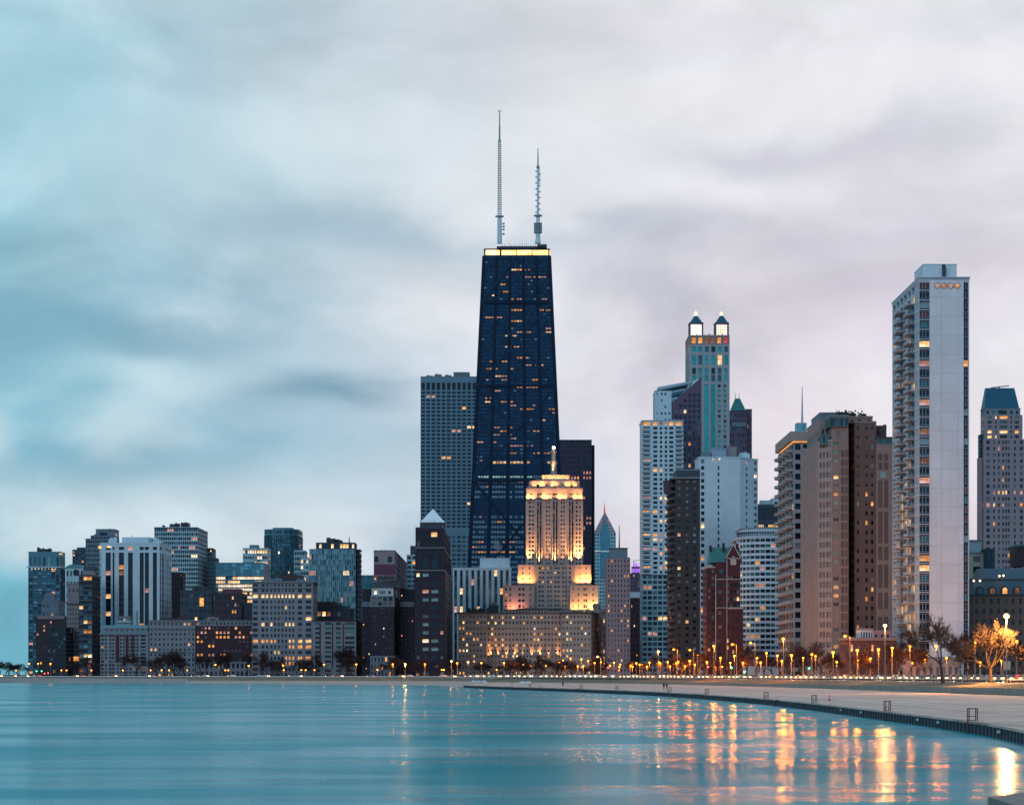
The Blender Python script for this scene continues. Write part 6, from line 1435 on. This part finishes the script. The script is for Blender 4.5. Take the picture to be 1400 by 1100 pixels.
# ---------------------------------------------------------------- traffic signals
SG = lit('signal_green', (.04, 1, .42), 26, 0); SR = lit('signal_red', (1, .04, .03), 26, 0)
for px, py, d, mt, lb in ((1000, 912, 940, SG, 'green traffic light before the gothic brick building'), (1018, 918, 930, SG, 'lower green traffic light before the curved white building'), (1106, 913, 790, SG, 'green traffic light before the white balcony block'),
                      (50, 917, 1440, SG, 'green traffic light left of the brightest lamp at the skyline\'s left end'), (57, 917, 1441, SG, 'second green traffic light beside the first at the skyline\'s left end'), (61, 920, 1442, SR, 'red traffic light low beside the two green ones'), (66, 919.5, 1443, SR, 'red traffic light right of its red neighbour at the left end'),
                      (831, 912, 1190, SR, 'red traffic light before the pink slab tower, left one'), (846, 916, 1170, SR, 'red traffic light before the pink slab tower, right one'), (968, 911, 950, SR, 'red traffic light before the gothic brick building')):
    t_ = thing('traffic_light', lb, 'traffic light', (PX(px, d), d, 3.0), 'traffic lights'); x = PX(px, d); z = PZ(py, d)
    m = MB(); m.cyl(x, d, 3.0, z-.5, .1, .08, 6); m.build('pole', M_POLE, t_)
    m = MB(); m.box(x-.22, x+.22, d-.15, d+.2, z-.55, z+.7); m.build('signal_head', R_DARK, t_)
    m = MB(); m.ball((x, d-.2, z), .24, 8, 6); m.build('signal_lamp', mt, t_)
# ---------------------------------------------------------------- cars
paint = [surf('paint_'+n, c, rough=.3, var=.04, streak=False, metal=.2, spec=.6) for n, c in (('white', (.62, .62, .62)), ('silver', (.32, .33, .35)), ('black', (.015, .015, .018)), ('grey', (.10, .105, .11)), ('red', (.25, .02, .02)), ('blue', (.03, .06, .16)))]
TYRE = surf('tyre_rubber', (.012, .012, .012), rough=.9); HEAD = lit('headlight', (1, .50, .17), 34, 0); TAIL = lit('tail_light', (1, .05, .02), 14, 0); BAR = lit('added_bar_glow', (1, .52, .16), 9, 0); HUB = surf('hub_metal', (.3, .3, .31), rough=.4, metal=.8)  # BAR is for the glow bar added to every car
def make_car(pi, full):
    """car along +x (nose at +x), wheels on z = 0"""
    t_ = thing('car', '', 'car', (0, 0, 0), 'cars driving on the lakeside road'); L_, W_, = 4.6, 1.8
    prof = [(-2.3, .35), (-2.3, .78), (-2.15, .95), (-1.55, 1.02), (-1.05, 1.42), (-.2, 1.48), (.45, 1.42), (1.15, 1.0), (2.0, .86), (2.28, .68), (2.3, .35)]
    m = MB(); n = len(prof); sec = ((-.90, .0), (-.86, 0), (.86, 0), (.90, 0))
    vs = []
    for k, yy in enumerate((-.9, -.82, .82, .9)):
        for (x, z) in prof:
            top_ = z > 1.05; ys_ = yy*(.80 if top_ else 1.0); vs.append((x, ys_, z-(.04 if k in (0, 3) and z > .9 else 0)))
    fs = []
    for k in range(3):
        for i in range(n): j = (i+1) % n; fs.append((k*n+i, k*n+j, (k+1)*n+j, (k+1)*n+i))
    fs += [tuple(range(n-1, -1, -1)), tuple(range(3*n, 4*n))]
    m.raw(vs, fs); m.build('body', paint[pi], t_, loc=(0, 0, 0))
    for y in (-.58, .58):
        m = MB(); m.ball((2.22, y, .66), .25, 8, 5); m.build('headlight', HEAD, t_, loc=(0, 0, 0))
        m = MB(); m.box(-2.34, -2.28, y-.16, y+.16, .72, .86); m.build('tail_light', TAIL, t_, loc=(0, 0, 0))
    m = MB(); m.box(2.29, 2.335, -.72, .72, .78, .88); m.build('added_light_bar', BAR, t_, loc=(0, 0, 0))  # glowing bar added to each nose to join the headlights into one band
    if full:
        for s in (-1, 1):
            m = MB(); y = s*.735
            m.raw([(-1.40, y*1.06, 1.04), (.98, y*1.06, 1.04), (.42, y, 1.38), (-.98, y, 1.38)], [(0,1,2,3) if s < 0 else (3,2,1,0)]); m.build('side_window', G_DARK, t_, loc=(0, s*.02, 0))
        m = MB(); m.raw([(1.14, -.66, 1.02), (1.14, .66, 1.02), (.50, .62, 1.41), (.50, -.62, 1.41)], [(0,1,2,3)]); m.build('windscreen', G_DARK, t_, loc=(.03, 0, .02))
        m = MB(); m.raw([(-1.54, -.66, 1.04), (-1.54, .66, 1.04), (-1.08, .62, 1.40), (-1.08, -.62, 1.40)], [(3,2,1,0)]); m.build('rear_window', G_DARK, t_, loc=(-.03, 0, .02))
        for x in (-1.4, 1.42):
            for s in (-1, 1):
                m = MB(); m.tube((0, -.11, 0), (0, .11, 0), .33, .33, 14, cap=True); w = m.build('wheel', TYRE, t_, loc=(x, s*.82, .33))
                m = MB(); m.tube((0, -.125, 0), (0, .125, 0), .18, .18, 10, cap=True); m.build('hub', HUB, w, loc=(0, 0, 0))
    return t_
cars = []; CP = {}
lanes_out = [-14.4, -10.8, -7.4, -3.9]      # towards the camera (lake side), headlights seen
lanes_in = [3.9, 7.4, 10.8]                 # away, tail lights seen
q = random.Random(17)
def run_lane(o_, toward, s0, s1, gap):
    P = resample(offset(ROADC, o_), 1600)
    L_ = [0.0]
    for a, c in zip(P, P[1:]): L_.append(L_[-1]+math.dist(a, c))
    s = s0+q.uniform(0, 10)
    while s < min(s1, L_[-1]-5):
        i = min(range(len(L_)), key=lambda k: abs(L_[k]-s)); i = min(max(i, 1), len(P)-2)
        x, y = P[i]; tx, ty = P[i+1][0]-P[i-1][0], P[i+1][1]-P[i-1][1]
        a = math.atan2(ty, tx)+(math.pi if toward else 0)
        full = y < 900; pi = q.randrange(6); k = (pi, full)
        if k not in CP: c = CP[k] = make_car(pi, full)
        else: c = copy_tree(CP[k])
        c.location = (x, y, 3.035); c.rotation_euler = (0, 0, a)
        c['look'] = ('white', 'silver', 'black', 'dark grey', 'red', 'blue')[pi]+' car '+('with headlights on' if toward else 'with red lights'); cars.append((c, pxof(x, y)))
        if toward and y < 900 and pxof(x, y) < 1450 and len(cars) % 2 == 0:
            l = bpy.data.lights.new('headlight_beam', 'SPOT'); l.energy = 9000; l.color = (1, .72, .42); l.spot_size = R(75); l.spot_blend = .8; l.shadow_soft_size = .15
            lo = link(bpy.data.objects.new('headlight_beam', l)); lo.parent = c; lo.location = (2.5, 0, .75); lo.rotation_euler = (0, R(-84), 0)
        s += gap*q.uniform(.7, 1.4)
run_lane(-14.4, True, 330, 1150, 6.6); run_lane(-10.8, True, 330, 1150, 9); run_lane(-7.4, True, 340, 1150, 14)
run_lane(3.9, False, 340, 1150, 24); run_lane(7.4, False, 340, 1150, 26)
run_lane(-14.4, True, 1150, 1750, 34); run_lane(5.5, False, 1150, 1750, 26)
run_lane(-9.4, True, 1500, 1760, 9)
name_all(cars, lambda o, w, n: f"{o['look']} {w}, {n}".rstrip(', '))
# ---------------------------------------------------------------- railing between verge and road
M_RAIL = surf('railing_steel', (.06, .06, .065), rough=.6, var=.1, streak=False)
P = resample([p for p in offset(ROADC, -18.2) if p[1] < 1190], 330)
t_ = thing('railing', 'long dark railing of thin posts between grass verge and lakeside road', 'railing', (P[0][0], P[0][1], 3.0)); m = MB(); seen = 0
for h in (.55, 1.05):
    m = MB()
    for a, c in zip(P, P[1:]): m.tube((a[0], a[1], 3.0+h), (c[0], c[1], 3.0+h), .035, .035, 4)
    m.build('rail', M_RAIL, t_)
vis = [p for p in P if p[1] > 440]
for p in vis[:100]: m = MB(); m.box(p[0]-.04, p[0]+.04, p[1]-.04, p[1]+.04, 3.0, 4.08); m.build('post', M_RAIL, t_)
m = MB()
for p in vis[100:]: m.box(p[0]-.04, p[0]+.04, p[1]-.04, p[1]+.04, 3.0, 4.08)
tag(m.build('posts', M_RAIL, t_), kind='stuff')
# ---------------------------------------------------------------- bare trees
BARK = surf('bark_dark', (.045, .032, .028), rough=.9, var=.3, scale=2, streak=False); TWIG = surf('twigs', (.040, .024, .026), rough=.9, var=.2, scale=1, streak=False)
BARK2 = surf('bark_brown', (.09, .06, .04), rough=.9, var=.3, scale=2, streak=False)
def grow(b_t, b_c, rr, p, d_, L_, r, depth, maxd, spread, twig=True, up=.12, mr=.022):
    seg = 3; pts = [p]; dd = d_.copy()
    for i in range(seg):
        dd = (dd+Vector((rr.gauss(0, .14), rr.gauss(0, .14), rr.gauss(0, .10)+up*.5))).normalized(); pts.append(pts[-1]+dd*(L_/seg))
    r1 = r*.62
    tgt = b_t if depth == 0 else b_c
    for i in range(seg):
        ra = r+(r1-r)*i/seg; rb = r+(r1-r)*(i+1)/seg; tgt.tube(tuple(pts[i]), tuple(pts[i+1]), max(ra, mr), max(rb, mr), 7 if depth == 0 else (5 if depth < 2 else 3))
    if depth >= maxd: return
    n = 3 if depth < 2 else rr.choice((3, 4))
    for k in range(n):
        t_ = rr.uniform(.45, 1.0) if depth else rr.uniform(.7, 1.0); i = min(seg-1, int(t_*seg)); q_ = pts[i].lerp(pts[i+1], t_*seg-i)
        az = rr.uniform(0, 2*math.pi); ax = dd.orthogonal().normalized(); ax = (ax*math.cos(az)+dd.cross(ax)*math.sin(az))
        nd = (dd*math.cos(spread*rr.uniform(.6, 1.3))+ax*math.sin(spread*rr.uniform(.6, 1.3))); nd.z += up*(.6 if depth < 3 else .1); nd.normalize()
        grow(b_t, b_c, rr, q_, nd, L_*rr.uniform(.62, .85), r1*rr.uniform(.55, .85), depth+1, maxd, spread, up=up, mr=mr)
def make_tree(seed, h, maxd, spread, r0, bark=BARK, twig=TWIG, up=.12, lean=(0, 0), trunk=.24):
    rr = random.Random(seed); t_ = thing('bare_tree', '', 'tree', (0, 0, 0), 'bare winter trees'); bt, bc = MB(), MB()
    grow(bt, bc, rr, Vector((0, 0, -.1)), Vector((lean[0], lean[1], 1)).normalized(), h*trunk, r0, 0, maxd, spread, up=up, mr=.017)
    bt.build('trunk', bark, t_, loc=(0, 0, 0)); bc.build('crown', twig, t_, loc=(0, 0, 0)); return t_
TP = [make_tree(100+i, 11, 6, .55+.05*(i % 3), .26) for i in range(7)]
for t_ in TP: t_['label'] = ''
used = set(); trees = []
def tree(x, y, z, s, i=None, look=None):
    i = q.randrange(7) if i is None else i
    if i not in used: used.add(i); c = TP[i]
    else: c = copy_tree(TP[i])
    s *= 1.32; c.location = (x, y, z); c.scale = (s*q.uniform(.9, 1.2), s*q.uniform(.9, 1.2), s*q.uniform(.9, 1.1)); c.rotation_euler = (0, 0, q.uniform(0, 6.28))
    c['look'] = look or ('small bare tree' if s < 1.15 else ('tall bare tree' if s > 1.6 else 'bare tree')); trees.append((c, pxof(x, y)))
# park behind the beach, brown mass before the grand hotel
for i in range(34): tree(PX(q.uniform(690, 825), 1250), q.uniform(1185, 1225) if i % 2 else q.uniform(1262, 1300), 2.9, q.uniform(.6, 1.15))
for i in range(26): d = q.uniform(1330, 1420); tree(PX(q.uniform(480, 700), d), d, 2.9, q.uniform(.8, 1.15))
for i in range(22): d = q.uniform(1395, 1440); tree(PX(q.uniform(190, 480), d), d+8, 2.9, q.uniform(.9, 1.5))
for px, s in ((172, 1.5), (186, 1.6), (240, 1.7), (228, 1.5), (252, 1.5), (215, 1.3), (100, 1.2), (118, 1.3), (134, 1.1), (430, 1.4), (474, 1.8), (466, 1.5), (380, 1.4), (590, 1.3)): tree(PX(px, 1452), 1452, 2.9, s)
# far left clump beyond the road
for i in range(10): d = q.uniform(1640, 1760); tree(PX(q.uniform(-10, 40), d), d, 2.9, q.uniform(.9, 1.25))
# right side, between road and buildings
for px, d, s in [(868, 1200, 1), (880, 1130, 1), (893, 1180, 1.1), (905, 1100, 1), (918, 1140, 1.1), (932, 1060, 1.2), (944, 1100, 1), (957, 1010, 1.2), (966, 1050, 1), (975, 1000, 1), (990, 990, 1.2), (1008, 980, 1.1), (1020, 1000, 1.3), (1032, 960, 1.2), (1045, 950, 1.1), (1056, 930, 1.3), (1066, 940, 1.1), (1078, 900, 1.2),
                 (1090, 890, 1.2), (1101, 880, 1.3), (1112, 870, 1.1), (1122, 850, 1.2), (1133, 840, 1.1), (1145, 830, 1.0), (1158, 800, 1.1), (1172, 790, 1.0), (1186, 790, 1.1), (1199, 780, .9), (1214, 770, 1.1), (1228, 770, 1.2), (1241, 760, 1.2), (1252, 750, 1.1), (1264, 770, 1.1), (1313, 740, 1.2), (1324, 720, 1.2), (1378, 690, 1.3), (1395, 680, 1.3), (1330, 800, 1.5), (1246, 790, 1.2), (1094, 930, 1.2), (1138, 880, 1.1), (1168, 830, .9)]:
    tree(PX(px, d), d, 2.9, s*q.uniform(.75, 1.15))
for k in range(14): d = 780-k*6; 
name_all(trees, lambda o, w, n: f"{o['look']} {w}, {n}".rstrip(', '))
big = [(1289, 497, 3.0, 5, 15.0, .34, (-.12, 0), 'large dark spreading bare tree before the tallest white tower', BARK, BARK, .26), (1355, 468, 3.0, 8, 13.2, .38, (-.05, 0), 'large bare tree glowing orange beside the brightest lamp post', BARK2, BARK2, .22)]
for px, d, z, seed, h, r0, lean, lb, bk, tw, tr in big:
    rr = random.Random(seed); t_ = thing('bare_tree', lb, 'tree', (PX(px, d), d, z-.1), 'bare winter trees'); bt, bc = MB(), MB()
    base = Vector((0, 0, -.1)); L_ = h*tr; top_ = Vector((lean[0]*L_, 0, L_)); bt.tube(tuple(base), tuple(base+top_*.12), r0*1.5, r0*1.05, 9); bt.tube(tuple(base+top_*.12), tuple(base+top_), r0*1.05, r0*.8, 9)
    forks = [((-.62, .05, .75), .95), ((.30, .1, .95), 1.0), ((-.2, -.3, 1), .8), ((.7, .2, .5), .62)] if seed == 5 else [((-1.0, 0, .25), 1.0), ((.35, .1, .95), .9), ((-.3, .3, 1), .95), ((.75, -.2, .6), .85), ((-.1, -.5, .8), .8)]
    for v, s in forks:
        dv = Vector(v).normalized(); grow(bc, bc, rr, base+top_*.97, dv, h*.275*s, r0*.62*s, 1, 6, .52, up=.10, mr=.034)
    bt.build('trunk', bk, t_, loc=(0, 0, 0)); bc.build('crown', tw, t_, loc=(0, 0, 0))
# ---------------------------------------------------------------- people on the promenade
SKIN = surf('skin', (.38, .22, .16), rough=.6, var=.03, streak=False); DARKC = surf('coat_dark', (.02, .022, .03), rough=.9, var=.1, streak=False); HAIR = surf('hair_dark', (.02, .014, .01), rough=.7, var=.1, streak=False); JEAN = surf('jeans_dark', (.03, .035, .05), rough=.9, var=.1, streak=False)
def person(x, y, z, h, rz, seed, label, coat):
    k = h/1.75; rr = random.Random(seed); s = rr.uniform(.10, .2)
    root = thing('person', label, 'person', (x, y, z))
    J = {'pel': (0, 0, .96), 'chest': (0, 0, 1.28), 'neck': (0, 0, 1.48), 'head': (.0, -.02, 1.60), 'crown': (0, -.01, 1.70),
         'shl': (-.19, 0, 1.42), 'ell': (-.25, .06, 1.14), 'hal': (-.24, -.05, .90), 'shr': (.19, 0, 1.42), 'elr': (.25, -.03, 1.14), 'har': (.24, -.12, .92),
         'hil': (-.10, 0, .92), 'knl': (-.11, -s*.8, .50), 'anl': (-.11, -s, .09), 'tol': (-.11, -s-.16, .04), 'hir': (.10, 0, .92), 'knr': (.11, s*.1, .50), 'anr': (.11, s*1.3, .12), 'tor': (.11, s*1.3-.14, .03)}
    rad = {'pel': (.16, .12), 'chest': (.17, .12), 'neck': (.06, .06), 'head': (.09, .10), 'crown': (.07, .08), 'shl': (.075, .07), 'ell': (.05, .05), 'hal': (.035, .04), 'shr': (.075, .07), 'elr': (.05, .05), 'har': (.035, .04),
           'hil': (.10, .10), 'knl': (.065, .065), 'anl': (.045, .05), 'tol': (.04, .03), 'hir': (.10, .10), 'knr': (.065, .065), 'anr': (.045, .05), 'tor': (.04, .03)}
    E = [('pel', 'chest'), ('chest', 'neck'), ('neck', 'head'), ('head', 'crown'), ('chest', 'shl'), ('shl', 'ell'), ('ell', 'hal'), ('chest', 'shr'), ('shr', 'elr'), ('elr', 'har'), ('pel', 'hil'), ('hil', 'knl'), ('knl', 'anl'), ('anl', 'tol'), ('pel', 'hir'), ('hir', 'knr'), ('knr', 'anr'), ('anr', 'tor')]
    def skin(names, name, mat, grow_=1.0, sub=2):
        me = bpy.data.meshes.new(name); idx = {n: i for i, n in enumerate(names)}
        me.from_pydata([tuple(c*k for c in J[n]) for n in names], [(idx[a], idx[c]) for a, c in E if a in idx and c in idx], [])
        o = link(bpy.data.objects.new(name, me)); me.materials.append(mat); o.parent = root
        md = o.modifiers.new('skin', 'SKIN'); o.modifiers.new('sub', 'SUBSURF').render_levels = sub
        for i, n in enumerate(names): v = me.skin_vertices[0].data[i]; v.radius = (rad[n][0]*k*grow_, rad[n][1]*k*grow_); v.use_root = (i == 0)
        return o
    skin(list(J), 'body', coat, 1.0)
    o = skin(['head', 'crown'], 'face', SKIN, 1.02); o.location = (0, -.015, -.01)
    o = skin(['pel', 'chest', 'shl', 'ell', 'shr', 'elr'], 'coat', coat, 1.13)
    m = MB(); m.ball((0, .02*k, 1.675*k), .105*k, 10, 8); m.build('hair', HAIR, root, loc=(0, 0, 0))
    for s_ in (-1, 1):
        m = MB()
        hx_, hy_, hz_ = (s_*.24, -.05 if s_ < 0 else -.12, .88)
        for f in range(4): m.tube(((hx_+(f-1.5)*.018)*k, hy_*k, hz_*k), ((hx_+(f-1.5)*.02)*k, (hy_-.02)*k, (hz_-.085+abs(f-1.4)*.01)*k), .009, .007, 5, cap=True)
        m.tube((hx_*k, (hy_-.03)*k, hz_*k), (hx_*k, (hy_-.06)*k, (hz_-.05)*k), .010, .008, 5, cap=True); m.build('hand', SKIN, root, loc=(0, 0, 0))
    root.rotation_euler = (0, 0, rz)
person(PX(907.5, 585), 585, .91, 1.72, R(170), 1, 'person in dark coat walking on the promenade, left one of the couple', DARKC)
person(PX(911.5, 587), 587, .91, 1.66, R(185), 2, 'person in dark coat walking on the promenade, right one of the couple', JEAN)
person(PX(769.5, 716), 716, .91, 1.7, R(20), 3, 'lone person in dark clothes walking on the far promenade', DARKC)
# pale covered heaps on the beach
for px, d, n, lb in ((655, 1150, 3, 'pale tarpaulin-covered boats heaped on the beach below the grand hotel'), (722, 1010, 2, 'pale covered boat lying on the promenade left of the lone walker')):
    for k in range(n):
        x = PX(px, d)+(k-1)*2.4; t_ = thing('covered_boat', ('left', 'middle', 'right')[k]+(' pale upturned boat on the beach before the grand hotel' if px == 655 else ' pale upturned boat on the promenade before the grand hotel'), 'boat', (x, d, 1.0), 'pale upturned boats')
        m = MB(); n_ = 9; vs = []; fs = []
        for i in range(n_):
            u = -1+2*i/(n_-1); w = max(.03, (1-u*u)**.6)*.75; hh = .25+.75*max(0, 1-u*u)**.5
            for j in range(7): a = math.pi*j/6; vs.append((x+u*1.5, d-math.cos(a)*w, .88+hh*math.sin(a)))
        for i in range(n_-1):
            for j in range(6): p_ = i*7+j; fs.append((p_, p_+1, p_+8, p_+7))
        m.raw(vs, fs); m.build('hull', W_WHITE, t_); m = MB(); m.box(x-1.3, x+1.3, d-.03, d+.03, 1.75, 1.95); m.build('keel', W_GREY, t_)
# ---------------------------------------------------------------- steam from the roofs
stm = bpy.data.materials.new('steam'); stm.use_nodes = True; t = stm.node_tree; t.nodes.clear(); g = NG(t)
co = g.n('ShaderNodeTexCoord').outputs['Object']
ln = g.n('ShaderNodeVectorMath', {0: co}, operation='LENGTH').outputs['Value']
dn = g.m('MULTIPLY', g.m('MULTIPLY', g.step(ln, 1.0, .1), g.step(g.noise(co, 1.6, 3, .6, .5), .35, .7)), .16)
vs_ = g.n('ShaderNodeVolumePrincipled', {'Color': C3(.9, .9, .95), 'Density': dn})
o_ = g.n('ShaderNodeOutputMaterial'); t.links.new(vs_.outputs[0], o_.inputs['Volume'])
for px, py, d, sx, sz, rot, k in ((668, 812, 1440, 4.2, 9, -8, 1), (680, 746, 1610, 3.6, 7, -30, 1)):
    m = MB(); m.ball((0, 0, 0), 1, 14, 9); o = m.build('steam', stm); o.location = (PX(px, d), d, PZ(py, d)); o.scale = (sx, 3*k+1, sz); o.rotation_euler = (0, R(rot), 0)
    tag(o, kind='stuff')
